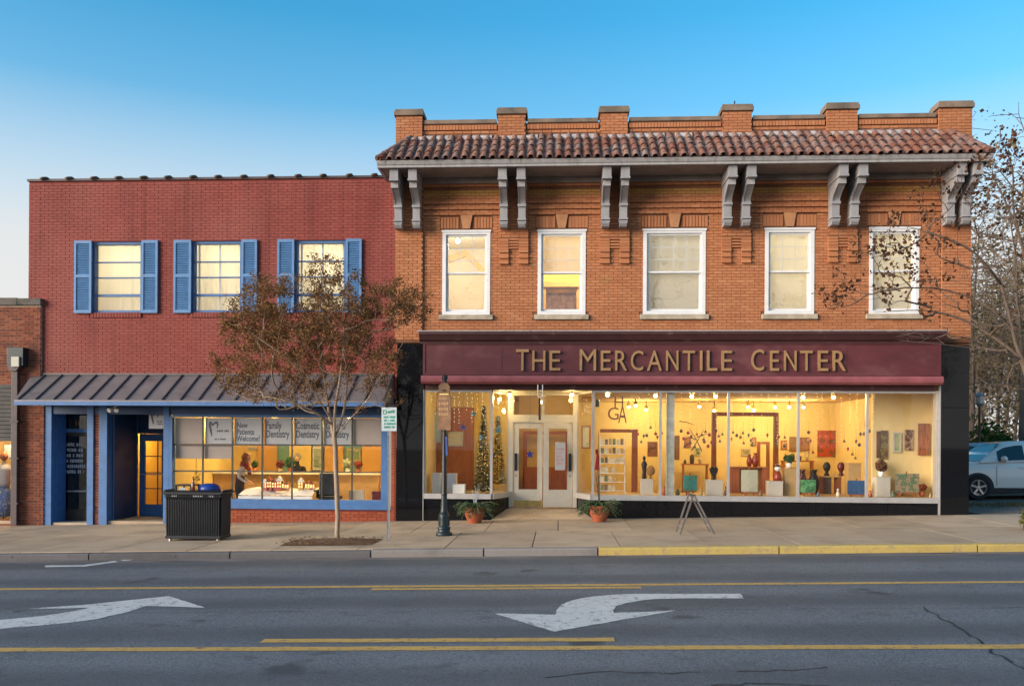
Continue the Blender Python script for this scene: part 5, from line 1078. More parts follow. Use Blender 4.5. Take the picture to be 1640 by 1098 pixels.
tag(MB().lathe([(.05, 0), (.06, .06), (.045, .16), (.055, .26), (.075, .36), (.05, .42), (.02, .45), (.04, .49), (.03, .55), (.001, .57)], p1 - Vector((.06, 0, 0)), 14, sy=.7).build('figurine', dk, smooth=True), 'slim black standing figurine on the grey pedestal', 'sculpture')
tag(MB().ball(p1 + Vector((.10, 0, .2)), .11, 12, 8, (1, .4, 1.15)).lathe([(.05, 0), (.02, .02), (.02, .1)], p1 + Vector((.10, 0, 0)), 10).build('round_sculpture', M['leaf_brown'], smooth=True), 'round brown disc sculpture beside the black figurine', 'sculpture')
hb_ = MB(); hp = [(0, 0), (-.085, .16), (-.10, .24), (-.05, .30), (0, .27), (.05, .30), (.10, .24), (.085, .16)]; hb_.prism([(p2.x + x, p2.z + .03 + z) for x, z in hp], 'y', p2.y - .06, p2.y + .06).lathe([(.06, 0), (.05, .02), (.015, .05)], p2, 10); tag(hb_.build('heart_bust', dk, fix=True), 'black heart shaped necklace bust on the grey pedestal', 'bust')
def vase(label, c_, h, mt, r=.06): return tag(MB().lathe([(r * .6, 0), (r, h * .3), (r * 1.05, h * .55), (r * .5, h * .8), (r * .45, h * .9), (r * .7, h)], c_, 14).build('vase', mt, smooth=True), label, 'vase')
redg = pm('red_glaze', (.24, .03, .015), .25, .3, 12, 0, spec=.6); darkg = pm('dark_red_glaze', (.09, .012, .015), .25, .3, 12, 0, spec=.6)
sh = empty('shelf_unit', (PX(1200, 2.2, 780), 2.4, FL), 'low brown shelf unit behind the pale canvas', 'shelf'); x0, x1 = PX(1172, 2.2, 770), PX(1230, 2.2, 770); zt = PZ(749, 2.2, 1200)
bx('side', M['redwood'], sh, x0, x0 + .2, 2.2, 2.6, FL, zt); bx('side', M['redwood'], sh, x1 - .14, x1, 2.2, 2.6, FL, zt); bx('top', M['redwood'], sh, x0 - .02, x1 + .02, 2.18, 2.62, zt, zt + .03); bx('back', M['tan'], sh, x0 + .2, x1 - .14, 2.55, 2.59, FL, zt)
vase('small red vase standing left on the low brown shelf unit', (PX(1200, 2.4, 745), 2.4, zt + .032), .32, redg, .07); vase('taller red vase standing right on the low brown shelf unit', (PX(1209.5, 2.4, 745), 2.4, zt + .032), .36, redg, .09)
sh = empty('side_table', (PX(1332, 1.9, 780), 2.1, FL), 'dark side table holding small busts in the fourth bay', 'table'); x0, x1 = PX(1313, 1.9, 770), PX(1350, 1.9, 770); zt = PZ(762, 1.9, 1330)
bx('top', M['tan'], sh, x0, x1, 1.95, 2.35, zt - .03, zt); 
for xx in (x0 + .03, x1 - .1): bx('leg', M['redwood'], sh, xx, xx + .09, 2.0, 2.3, FL, zt - .031)
bx('crate', M['bark_d'], sh, x0 + .13, x1 - .25, 2.02, 2.3, FL + .3, zt - .032)
for lab, p, mt in (('dark head shaped bust on the side table', 1324, dk), ('dark red rounded bust at the end of the side table', 1347, darkg)): c_ = Vector((PX(p, 2.1, 755), 2.1, zt + .001)); tag(MB().lathe([(.09, 0), (.06, .04), (.04, .1), (.09, .18), (.10, .26), (.06, .34), (.001, .36)], c_, 14, sy=.8).build('bust', mt, smooth=True), lab, 'bust')
vase('tall dark red vase left of the side table', (PX(1286, 1.7, 760), 1.75, PLT + .002), .62, darkg, .12); vase('black ribbed vase between the red vase and side table', (PX(1304, 1.7, 760), 1.75, PLT + .002), .62, dk, .14)
# red doll, flowers, plants
dl_ = empty('doll', p6, 'red and white doll sitting on the low cream plinth', 'doll'); MB().lathe([(.11, 0), (.10, .1), (.07, .2), (.03, .25)], p6 + Vector((.08, 0, 0)), 14).build('dress', redg, dl_, smooth=True); MB().ball(p6 + Vector((.08, 0, .31)), .075, 12, 8).build('head', M['snow'], dl_, smooth=True); MB().ball(p6 + Vector((.08, .02, .36)), .09, 12, 8, (1, 1, .6)).build('hat', darkg, dl_, smooth=True)
def bouquet(label, c_, R_, n, mats, pot, name='dried_flowers', zs=1.):
    t = empty(name, c_, label, 'flowers'); rg = random.Random(n); MB().lathe([(.05, 0), (.07, .08), (.05, .14)], c_, 12).build('pot', pot, t, smooth=True); m = MB(); c0 = c_ + Vector((0, 0, .14 + R_ * .8))
    for i in range(n):
        d = Vector((rg.gauss(0, 1), rg.gauss(0, 1), rg.gauss(0, 1) * zs)).normalized() * R_ * rg.uniform(.5, 1); u = Vector((rg.gauss(0, 1), rg.gauss(0, 1), rg.gauss(0, 1))).normalized() * .03; v = d.normalized().cross(u).normalized() * .02; p = c0 + d; m.poly([p - u, p + v, p + u, p - v])
    m.build('blossoms', mats, t); m = MB()
    for i in range(9): m.tube([c_ + Vector((0, 0, .1)), c0 + Vector((rg.uniform(-1, 1), rg.uniform(-1, 1), rg.uniform(0, 1))) * R_ * .7], .005, 4)
    m.build('stems', M['bark_d'], t)
bouquet('round bunch of dried red flowers on the grey pedestal', p5, .16, 420, leafmat('dried_flower', [(.2, .04, .03), (.08, .09, .04), (.3, .12, .08), (.06, .03, .03)]), M['snow'])
bouquet('small pot of green leaves on the tan block', p3, .13, 260, M['leaf_pot'], M['snow'], 'potted_plant', .5)
bouquet('red poinsettia on the platform at the right end', Vector((PX(1478, .9, 785), .95, PLT + .002)), .11, 240, leafmat('poinsettia', [(.2, .02, .015), (.3, .06, .02), (.1, .06, .02)]), M['terracotta'], 'poinsettia', .5)
# card rack
cr = empty('card_rack', (PX(980, .9, 780), .9, PLT), 'white wire rack full of greeting cards behind the corner of the gallery glass', 'rack'); x0, x1 = PX(961, .9, 740), PX(1001, .9, 740); rg = random.Random(70)
m = MB(); zc = [PZ(p, .9, 980) for p in (712, 726, 741, 757, 771, 785)]
for x in (x0, x1): m.box(x - .01, x + .01, .95, .97, PLT, PZ(698, .9, 980))
for z in zc: m.box(x0, x1, .90, .96, z - .012, z)
m.build('frame', M['white'], cr); cc = [pm('card_%d' % i, c, .6, .3, 30, 0) for i, c in enumerate(((.5, .46, .34), (.12, .16, .08), (.38, .26, .12), (.16, .10, .06), (.45, .40, .25)))]
for r_, z in enumerate(zc):
    n = 6 if r_ < 3 else 4
    for k in range(n):
        x = x0 + .02 + (x1 - x0 - .04) * k / 6; bx('card', rg.choice(cc), cr, x, x + .075, .915, .925, z + .001, z + rg.uniform(.12, .16))
# small window by the entry: canvases, lit trees, stars
painting('large rust orange wall hanging in the small display window', (691, 652, 759, 783), 2.25, art('rusto', [(.30, .09, .02), (.42, .14, .03), (.34, .10, .02), (.46, .20, .06)], 1.6, 'noise', 20, (1.6, 1, .5)), cat='wall hanging')
painting('tall pale blue canvas in the small display window', (686, 660, 706, 708), 2.0, art('pblue', [(.26, .42, .46), (.34, .50, .52), (.30, .44, .5)], 2, 'noise', 21))
painting('small cream canvas hung beside the lamp post', (718, 691, 741.5, 714), 1.8, art('creamc', [(.52, .46, .26), (.60, .54, .36), (.42, .38, .2)], 6, 'noise', 22), 'pedestal')
def lit_tree(label, px, pyb, pyt, Y, wpx):
    b_ = at(px, pyb, Y); tp = at(px, pyt, Y); R_ = wpx / FPX * 21.2 / 2; t = empty('christmas_tree', b_, label, 'christmas tree', 'lit trees in the small display window'); rg = random.Random(int(px)); m = MB(); bl = MB(); H = tp.z - b_.z
    for i in range(2800):
        u = rg.random() ** 1.4; r_ = R_ * (1 - u) * rg.uniform(.35, 1.05) + .01; a_ = rg.uniform(0, 6.3); p = Vector((b_.x + r_ * math.cos(a_), b_.y + r_ * math.sin(a_), b_.z + .03 + H * u)); d = Vector((math.cos(a_), math.sin(a_), rg.uniform(-.5, .1))) * .07; s_ = Vector((-math.sin(a_), math.cos(a_), rg.uniform(-.4, .4))) * .014; m.poly([p - d * .3 - s_, p + d, p - d * .3 + s_])
    for i in range(60 if px < 780 else 25):
        u = rg.random() ** 1.3; r_ = R_ * (1 - u) * .98 + .015; a_ = rg.uniform(3.2, 6.2); p = (b_.x + r_ * math.cos(a_), b_.y + r_ * math.sin(a_), b_.z + .04 + H * u); bl.ball(p, .0065, 5, 4)
    m.build('needles', leafmat('spruce_%d' % px, [(.015, .04, .015), (.04, .075, .025), (.025, .05, .02)]), t); tag(bl.build('tiny_bulbs', M['bulb_s'], t), kind='stuff'); MB().tube([b_, tp], [.015, .004], 6).lathe([(.06, 0), (.05, .03), (.015, .035)], b_, 10).build('stem', M['bark_d'], t)
lit_tree('slim lit christmas tree left of the corner mullion', 774, 787, 651, .75, 30); lit_tree('second lit tree shape right of the corner mullion', 797, 775, 668, 1.15, 24)  # second tree shape, built as its own object behind the splayed glass
def star(label, px, py, Y, s_, mt, lab2=None):
    c_ = at(px, py, Y); pts = []
    for i in range(10): r_ = s_ if i % 2 == 0 else s_ * .45; a_ = math.pi / 2 + i * math.pi / 5; pts.append((c_.x + r_ * math.cos(a_), c_.z + r_ * math.sin(a_)))
    tag(MB().prism(pts, 'y', Y - .03, Y + .03).box(c_.x - .002, c_.x + .002, Y - .002, Y + .002, c_.z + s_ * .9, CE - .01 if Y > .3 else c_.z + s_ + .02).build('star', mt, fix=True), label, 'star')
bs = pm('blue_star_paint', (.02, .03, .26), .4, .1, 5, 0); ts = pm('teal_star_paint', (.06, .24, .30), .4, .2, 5, 0)
star('deep blue paper star hanging right of the lamp post', 742, 684, .6, .09, bs); star('pale teal paper star high in the small window', 758, 663, .6, .09, ts); star('large teal paper star right of the corner mullion', 798, 688, .95, .12, ts); star('small pale teal star on the slim lit tree', 770, 700, .55, .07, ts)
star('blue star fixed on the closed cream door', 848.5, 727, BY - .06, .11, bs)
nt_ = tag(MB().box(PX(889, BY - .09, 730), PX(905, BY - .09, 730), BY - .16, BY - .157, PZ(752, BY, 897), PZ(708, BY, 897)).build('door_notice', M['sign_w']), 'white paper notice taped on the open cream door', 'notice'); 
strokes(5, (PX(891, BY - .1, 730), PX(903, BY - .1, 730), PZ(745, BY, 897), PZ(716, BY, 897)), BY - .1602, pm('rose_print', (.45, .25, .25), .7), nt_, random.Random(4))
# edge-on projecting sign over the doors
ps = empty('projecting_sign', at(865, 672, -.2), 'narrow dark sign board hanging edge-on from a white bracket above the doors', 'sign'); q = at(865, 640, -.25)
zb, zt, zc_ = PZ(672, -.3, 865), PZ(639, -.3, 865), TRIM0
bx('board', M['maroon_d'], ps, q.x - .02, q.x + .02, -.85, -.12, zb, zt); m = MB()
for s_ in (-1, 1): m.bar((q.x + s_ * .055, -.30, zc_ - .02), (q.x + s_ * .06, -.30, zt + .09), .022, .03).bar((q.x + s_ * .06, -.30, zt + .09), (q.x + s_ * .01, -.30, zt + .01), .022, .03)
m.build('bracket', M['white'], ps); MB().box(q.x - .012, q.x + .012, -.8, -.14, zt + .001, zt + .02).build('cap', M['white'], ps)
# ---------------------------------------------------------------- dental office contents
CZ = PZ(757, 2.6, 480); ct = empty('reception_counter', (PX(500, 2.6, 780), 2.8, IF), 'long tan reception counter across the dental office', 'counter')
bx('front', M['tan'], ct, PX(341, 2.6, 780), PX(606, 2.6, 780), 2.62, 2.9, IF, CZ - .04); bx('top', M['plaster_w'], ct, PX(339, 2.6, 780), PX(608, 2.6, 780), 2.56, 3.0, CZ - .04, CZ)
tb = empty('village_table', (PX(430, .9, 790), .95, IF), 'table under a white snow cloth in the dental window', 'table'); TZ = PZ(783, .8, 430); x0, x1 = PX(392, .9, 790), PX(508, .9, 790)
m = MB(); rg = random.Random(77); nx_, ny_ = 26, 8
for j in range(ny_ + 1):
    for i in range(nx_ + 1): u, v = i / nx_, j / ny_; m.v.append((x0 + (x1 - x0) * u, .45 + .9 * v, TZ + .05 * math.sin(u * 9) * math.sin(v * 3) + rg.uniform(0, .02) - (.14 * (1 - v) ** 2)))
for j in range(ny_):
    for i in range(nx_): k = j * (nx_ + 1) + i; m.f.append((k, k + 1, k + nx_ + 2, k + nx_ + 1))
m.build('snow_cloth', M['snow'], tb, smooth=True); MB().box(x0, x1, .449, .47, IF + .05, TZ - .15).build('cloth_skirt', M['snow'], tb)
for x in (x0 + .05, x1 - .1): bx('leg', M['steel'], tb, x, x + .05, .6, .65, IF, TZ - .2)
hm = [pm('toy_house_%d' % i, c, .6, .2, 20, 0) for i, c in enumerate(((.50, .14, .12), (.42, .10, .08), (.55, .35, .12), (.5, .25, .2), (.3, .1, .06)))]; glow = em('toy_window_glow', (1, .55, .18), 1.1)
for k, (p, y, h, w_) in enumerate(((424, 783, .24, .13), (432, 783, .30, .12), (440, 784, .26, .13), (448, 784, .32, .12), (452, 789, .2, .13), (460, 791, .16, .11), (482, 787, .28, .13), (493, 788, .2, .14), (501, 786, .18, .12))):
    c_ = Vector((PX(p, .8 + .04 * (k % 3), 780), .8 + .04 * (k % 3), TZ + .02)); lab = 'lit toy house number' ; t = empty('toy_house', c_, ('pink lit toy house at the left end of the village', 'tall pink lit toy house, second from the left', 'red lit toy house, third from the left', 'tallest lit toy house of the village', 'small yellow toy house in front of the tallest one', 'tiny lit toy house at the edge of the left cluster', 'yellow toy house left in the right cluster', 'broad orange toy house in the right cluster', 'small toy house at the right end of the village')[k], 'toy house', 'lit toy village')
    bx('walls', hm[(0, 0, 1, 1, 2, 3, 2, 2, 3)[k]], t, c_.x - w_ / 2, c_.x + w_ / 2, c_.y - .05, c_.y + .05, c_.z - .06, c_.z + h * .62); MB().prism([(c_.x - w_ * .62, c_.z + h * .6), (c_.x + w_ * .62, c_.z + h * .6), (c_.x, c_.z + h)], 'y', c_.y - .065, c_.y + .065).build('roof', (M['snow'], M['terracotta'], hm[4])[k % 3], t); m = MB()
    for dx in (-.25, .25):
        for dz in (.12, .38): m.box(c_.x + dx * w_ - .015, c_.x + dx * w_ + .015, c_.y - .053, c_.y - .0505, c_.z + h * dz, c_.z + h * dz + .045)
    m.build('windows', glow, t)
# chairs
oc = empty('office_chair', (PX(526, .7, 790), .8, IF), 'black high backed office chair turned away behind the window', 'chair'); q = ORI[oc.name]; zt = PZ(757, .7, 526)
MB().box(q.x - .23, q.x + .22, .62, .70, q.z + .52, zt).build('backrest', M['black'], oc, bevel=.05); MB().box(q.x - .25, q.x + .25, .68, 1.15, q.z + .42, q.z + .51).build('seat', M['black'], oc, bevel=.03); MB().tube([(q.x, .9, q.z + .08), (q.x, .9, q.z + .42)], .03, 8).build('pillar', M['steel'], oc)
for k in range(5): a_ = k * 1.257; MB().bar((q.x, .9, q.z + .08), (q.x + .28 * math.cos(a_), .9 + .28 * math.sin(a_), q.z + .04), .04, .03, (0, 0, 1)).ball((q.x + .27 * math.cos(a_), .9 + .27 * math.sin(a_), q.z + .03), .03, 8, 6).build('foot', M['black'], oc)
bx('armrest', M['black'], oc, q.x - .38, q.x - .28, .72, 1.0, q.z + .62, q.z + .66); bx('arm_post', M['black'], oc, q.x - .34, q.x - .25, .8, .85, q.z + .45, q.z + .619)
for lab, p, mt, wpx, yt in (('grey waiting room chair low in the dental window', 571, M['pedestal'], 13, 784), ('dark red waiting room chair beside the blue window jamb', 604, darkg, 9, 786)):
    c_ = empty('waiting_chair', (PX(p, 1.0, 790), 1.2, IF), lab, 'chair'); q = ORI[c_.name]; h_ = wpx / FPX * 21.5; zt = PZ(yt, 1.0, p)
    MB().box(q.x - h_, q.x + h_, 1.0, 1.05, IF + .38, zt).build('backrest', mt, c_, bevel=.02); MB().box(q.x - h_, q.x + h_, 1.052, 1.45, IF + .3, IF + .37).build('seat', mt, c_, bevel=.02)
    for sx in (-1, 1):
        for yy in (1.02, 1.42): MB().tube([(q.x + sx * (h_ - .03), yy, IF), (q.x + sx * (h_ - .03), yy, IF + .31)], .013, 6).build('leg', M['steel'], c_)
# things behind the counter
def item(fn, name, mat, label, cat, **k): m = MB(); fn(m); return tag(m.build(name, mat, **k), label, cat)
painting('pale framed notice on the yellow wall above the woman', (398, 716, 411, 720), 4.98, M['sign_w'], cat='notice')
painting('row of small certificates on the tan wall panel', (350, 740, 363, 745), 4.17, M['sign_w'], cat='notice')
painting('dark green landscape behind the reception desk', (501, 716, 518, 752), 5.05, art('gland', [(.05, .08, .04), (.2, .25, .16), (.4, .42, .34), (.08, .1, .06)], 4, 'noise', 30), 'plaster_w')
painting('framed green garden picture at the right of the dental office', (556, 718, 578, 738), 4.97, art('gard', [(.3, .34, .2), (.12, .2, .08), (.45, .46, .36)], 4, 'noise', 31), 'tan')
bouquet('white flower arrangement on the counter near the tree trunk', Vector((PX(557, 2.8, 755), 2.8, CZ)), .16, 300, leafmat('white_flower', [(.55, .52, .45), (.4, .42, .3), (.2, .25, .12)]), M['snow'], 'flower_arrangement', .6)
bouquet('red poinsettias at the right end of the counter', Vector((PX(574, 2.8, 755), 2.8, CZ)), .12, 240, leafmat('poinsettia_counter', [(.22, .02, .015), (.3, .05, .03), (.08, .07, .02)]), M['terracotta'], 'poinsettia', .6)
bouquet('dark leafy plant on the counter beside the seated man', Vector((PX(465, 2.8, 750), 2.8, CZ)), .17, 320, M['leaf_green'], M['terracotta'], 'potted_plant', 1.3)
bouquet('small upright plant behind the woman with ginger hair', Vector((PX(408, 2.8, 750), 2.8, CZ)), .10, 200, M['leaf_green'], M['terracotta'], 'potted_plant', 1.8)
bouquet('dark red dried flowers on the counter above the toy village', Vector((PX(449, 2.75, 752), 2.75, CZ)), .12, 220, leafmat('dark_red_flower', [(.12, .02, .02), (.2, .04, .03), (.06, .05, .02)]), M['tan'], 'dried_flowers', .7)
bouquet('yellow green plant beside the first window bay', Vector((PX(305, 1.6, 745), 1.6, IF + .62)), .26, 420, M['leaf_yg'], M['terracotta'], 'potted_plant', 1.2)
item(lambda m: m.box(PX(295, 1.5, 780), PX(318, 1.5, 780), 1.4, 1.8, IF, IF + .618), 'plant_stand', M['tan'], 'tan plant stand under the yellow green plant', 'stand')

# more wares: wall shelf with bowls, further pictures, small sculptures on the platform
rg = random.Random(91); wcol = [pm('ware_%d' % i, c, .4, .25, 14, 0) for i, c in enumerate(((.30, .06, .03), (.10, .14, .08), (.42, .30, .12), (.06, .05, .05), (.20, .10, .05), (.12, .16, .2), (.5, .44, .34)))]
for (pa, pb, py, Y, lab) in ((1092, 1134, 742, 8.2, 'long low shelf of pottery at the back, left of the tall portal'), (1352, 1384, 734, 8.2, 'long low shelf of pottery at the back, right of the large orange painting'), (1252, 1302, 737, 8.2, 'long low shelf of pottery at the back, right of the tall portal')):
    x0, x1 = PX(pa, Y, py), PX(pb, Y, py); z = PZ(py, Y, pa); t = empty('ware_shelf', ((x0 + x1) / 2, Y, FL), lab, 'shelf'); bx('board', M['redwood'], t, x0, x1, Y - .18, Y + .18, z - .04, z); 
    for xx in (x0 + .02, x1 - .06): bx('leg', M['redwood'], t, xx, xx + .04, Y - .15, Y + .15, FL, z - .041)
    x = x0 + .1; k = 0
    while x < x1 - .08:
        h = rg.uniform(.12, .34); r_ = rg.uniform(.05, .09); f = rg.choice(((.5, .9, 1, .6, .7), (.7, 1, .8, .4, .5), (.4, .7, .95, 1, 1.05), (.8, .9, 1, .9, .3)))
        tag(MB().lathe([(r_ * f[0], 0), (r_ * f[1], h * .3), (r_ * f[2], h * .55), (r_ * f[3], h * .85), (r_ * f[4], h)], (x, Y - .02, z + .001), 12).build('pottery', rg.choice(wcol), smooth=True), 'small pottery on the back shelf ' + lab.split(' back, ')[1], 'pottery', 'pottery on the ' + lab.split(' of pottery ')[0] + ' ' + lab.split(' of pottery ')[1]); x += r_ * 2 + rg.uniform(.03, .12)
painting('small dark red picture left of the tall portal', (1096, 700, 1106, 716), PB, art('s1', [(.2, .04, .03), (.35, .2, .1)], 8, 'v', 41), 'redwood', pg)
painting('small green square picture left of the tall portal', (1112, 716, 1122, 729), PB, art('s2', [(.1, .16, .08), (.3, .34, .2)], 8, 'v', 42), 'pedestal', pg)
painting('pale portrait inside the portal, above the red vases', (1204, 700, 1211, 714), PB, art('s3', [(.5, .4, .28), (.2, .1, .06)], 8, 'noise', 43), 'redwood', pg)
painting('small blue grey picture right of the large orange painting', (1354, 700, 1366, 714), PB, art('s4', [(.14, .18, .24), (.4, .4, .36)], 8, 'noise', 44), 'pedestal', pg)
painting('tiny framed print right of the small blue grey picture', (1371, 697, 1379, 708), PB, art('s5', [(.4, .3, .14), (.12, .08, .05)], 9, 'v', 45), 'redwood', pg)
painting('orange sunset picture right of the tall portal', (1250, 705, 1260, 719), PB, art('s6', [(.45, .16, .04), (.5, .34, .12)], 7, 'noise', 46), 'redwood', pg)
for k, (p, lab) in enumerate(((1064, 'beside the grey green column'), (1085, 'left of the teal canvas'), (1122, 'right of the teal canvas'), (1162, 'near the second mullion'), (1218, 'right of the pale canvas'), (1310, 'right of the green canvas'), (1342, 'left of the blue sea canvas'), (1394, 'left of the dried flowers pedestal'), (1430, 'left of the wide speckled canvas'), (1490, 'in the right corner of the window'))):
    h = rg.uniform(.10, .24); r_ = rg.uniform(.035, .06); c_ = Vector((PX(p, .5, 785), .5, PLT + .002)); tag(MB().lathe([(r_ * .7, 0), (r_, h * .25), (r_ * .8, h * .5), (r_ * .35, h * .7), (r_ * .55, h * .85), (r_ * .3, h), (.001, h * 1.02)], c_, 12).build('carved_figure', wcol[k % 7], smooth=True), 'small carved ornament standing on the window platform ' + lab, 'ornament', 'small ornaments along the window platform')
for k in range(7): q = at((1095, 1107, 1113, 1127, 1172, 1190, 1204)[k], (702, 699, 715, 704, 703, 693, 712)[k], 1.1); tag(inst('ornament', omesh[k % 3][(k + 1) % 4], None, q), 'small %s ornament hanging on a thread in the gallery window' % ('bronze', 'red', 'black', 'green')[(k + 1) % 4], 'ornament', 'ornaments hanging in the gallery window')
br_ = MB()
for a_, b_ in (((1107, 722), (1127, 688)), ((1124, 722), (1104, 686)), ((1088, 674), (1112, 680)), ((1116, 700), (1134, 694)), ((1114, 704), (1098, 698))): br_.tube([at(*a_, 1.0), at((a_[0] + b_[0]) / 2 + 1, (a_[1] + b_[1]) / 2 - 1, 1.0), at(*b_, 1.0)], [.014, .011, .006], 5)
tag(br_.build('hanging_branch', M['bark_d']), 'crossed dry branches hung with ornaments in the second bay', 'branch')
# ---------------------------------------------------------------- street furniture
# slatted litter bin
b0 = onground(266, 866); b1 = onground(349, 866); BYc = b0.y; bw = b1.x - b0.x
bn = empty('litter_bin', ((b0.x + b1.x) / 2, BYc + .26, gz(b0.x)), 'black slatted double litter bin with blue recycling lid on the sidewalk', 'litter bin'); q = ORI[bn.name]; BH = .97; hw, hd = bw / 2, .26
MB().box(q.x - hw + .05, q.x + hw - .05, q.y - hd + .05, q.y + hd - .05, q.z + .04, q.z + BH - .05).build('liner', pm('black_liner', (.006, .006, .008), .6), bn)
MB().box(q.x - hw - .015, q.x + hw + .015, q.y - hd - .015, q.y + hd + .015, q.z + .05, q.z + .11).build('bottom_band', M['black'], bn, bevel=.008)
MB().box(q.x - hw - .03, q.x + hw + .03, q.y - hd - .03, q.y + hd + .03, q.z + BH - .10, q.z + BH - .05).build('upper_band', M['black'], bn, bevel=.008)
for sx in (-1, 1):
    for sy in (-1, 1): MB().lathe([(.035, 0), (.03, .05)], (q.x + sx * (hw - .06), q.y + sy * (hd - .06), q.z), 8).build('foot', M['steel'], bn)
m_ = MB(); m_.v = []; ns = 31; pts = [(0, .02), (-.012, .3), (-.012, BH - .22), (-.05, BH - .03)]
sl_m = MB().tube([(0, y, z + .07) for y, z in pts], .0135, 6).mesh('slat', M['black'])
for k in range(ns): inst('slat', sl_m, bn, (q.x - hw + .02 + (bw - .04) * k / (ns - 1), q.y - hd, q.z))
for k in range(14):
    for s_ in (-1, 1): inst('slat', sl_m, bn, (q.x + s_ * hw, q.y - hd + .03 + .46 * k / 13, q.z), (0, 0, R(90) * s_))
MB().prism([(q.x - hw - .09, q.z + BH), (q.x + hw + .09, q.z + BH), (q.x + hw + .03, q.z + BH - .05), (q.x - hw - .03, q.z + BH - .05)], 'y', q.y - hd - .06, q.y + hd + .06).build('top_tray', M['black'], bn, fix=True, bevel=.01)
MB().lathe([(.22, 0), (.222, .06), (.20, .11), (.14, .145), (.07, .16), (.001, .162)], (q.x + .22, q.y - .02, q.z + BH + .002), 28, sy=.85).build('blue_lid', M['bluelid'], bn, smooth=True)
t_ = MB()
for sx in (-.38, -.08): t_.box(q.x + sx - .02, q.x + sx + .02, q.y - .2, q.y - .17, q.z + BH, q.z + BH + .11).box(q.x + sx - .02, q.x + sx + .02, q.y + .17, q.y + .2, q.z + BH, q.z + BH + .11)
t_.box(q.x - .41, q.x - .05, q.y - .22, q.y + .22, q.z + BH + .112, q.z + BH + .14).build('rain_hood', M['black'], bn, bevel=.01)
bx('hood_label', M['sign_w'], bn, q.x - .30, q.x - .16, q.y - .225, q.y - .2205, q.z + BH + .02, q.z + BH + .085)
for x0, x1, lab in ((-.43, -.32, 0), (.0, .2, 1), (.33, .43, 0)): bx('band_label', M['steel'], bn, q.x + x0, q.x + x1, q.y - hd - .034, q.y - hd - .0305, q.z + BH - .092, q.z + BH - .06)
tag(MB().lathe([(.034, 0), (.036, .01), (.036, .15), (.03, .18), (.013, .22), (.012, .29), (.015, .295), (.015, .305), (.001, .305)], (q.x - .02, q.y - .22, q.z + BH + .001), 14).build('glass_bottle', M['bottle'], smooth=True), 'brown glass bottle standing on top of the litter bin', 'bottle')
# sign post with wooden plaque
lb = onground(711, 857); lp = empty('sign_post', lb, 'dark green fluted sign post with brown arched plaque', 'sign post'); q = lb; s_ = (q.y - CAM.y) / FPX; TP = at(711, 601, q.y).z - q.z
MB().lathe([(.165, 0), (.17, .03), (.165, .06), (.13, .085), (.12, .12), (.135, .14), (.13, .17), (.105, .20), (.10, .34), (.105, .40), (.095, .43), (.075, .45), (.08, .47), (.07, .50), (.062, .62), (.055, .80)], q, 16).build('base', M['lampgreen'], lp, smooth=True, sharp=35)
for k in range(8): a_ = k * math.pi / 4; MB().tube([(q.x + .10 * math.cos(a_), q.y + .10 * math.sin(a_), q.z + .2), (q.x + .098 * math.cos(a_), q.y + .098 * math.sin(a_), q.z + .4)], .014, 6).build('flute', M['lampgreen'], lp)
MB().lathe([(.052, .8), (.058, .81), (.058, .83), (.05, .85), (.048, TP - .08), (.06, TP - .07), (.06, TP - .02), (.045, TP), (.001, TP + .01)], q, 14).build('pole', M['black'], lp, smooth=True, sharp=35)
pc = q + Vector((.0, -.09, 0)); z0, z1 = at(711, 687, q.y).z, at(711, 613, q.y).z; w_ = .14; m = MB(); arch = [(pc.x - w_ * .92, z0), (pc.x + w_ * 1.05, z0 - .03)]
top = [(pc.x + w_ * math.cos(a_), z1 - .16 + .16 * math.sin(a_)) for a_ in [math.pi * i / 10 for i in range(11)]]; m.prism(arch + [(pc.x + w_, z1 - .30), (pc.x + w_ * .8, z1 - .2)] + [(x if abs(x - pc.x) < w_ * .85 else pc.x + (x - pc.x) * .85, z) for x, z in top] + [(pc.x - w_ * .8, z1 - .2), (pc.x - w_, z1 - .30)], 'y', pc.y - .02, pc.y + .02)
pl_ = m.rot(pc, R(-14)).build('plaque', pm('carved_brown_plaque', (.22, .10, .04), .5, .35, 9, .3, 40), lp, fix=True)
m = MB(); rg = random.Random(3)
for r_ in range(4):
    zz = z1 - .34 - r_ * .105; x = pc.x - .1
    while x < pc.x + .09: ww = rg.uniform(.012, .03); m.box(x, x + ww, pc.y - .026, pc.y - .021, zz, zz + .055); x += ww + .012
m.rot(pc, R(-14)); tag(m.build('lettering', M['gold'], lp), kind='stuff')
MB().box(pc.x - .10, pc.x + .10, pc.y - .0255, pc.y - .021, z1 - .24, z1 - .22).lathe([(.05, 0), (.03, .02), (.001, .025)], (pc.x, pc.y - .02, z1 - .16), 12).rot(pc, R(-14)).build('medallion', M['brass'], lp)
m = MB(); 
for k in (0,): m.bar((pc.x + .04 + .02 * k, pc.y - .0, z0 - .15), (pc.x + .06 + .05 * k, pc.y - .02, z0 - .52 - .06 * abs(k)), .035, .006)
m.build('blue_strip', pm('blue_strip_colour', (.06, .12, .36), .5), lp)  # single thin blue strip on the pole below the plaque
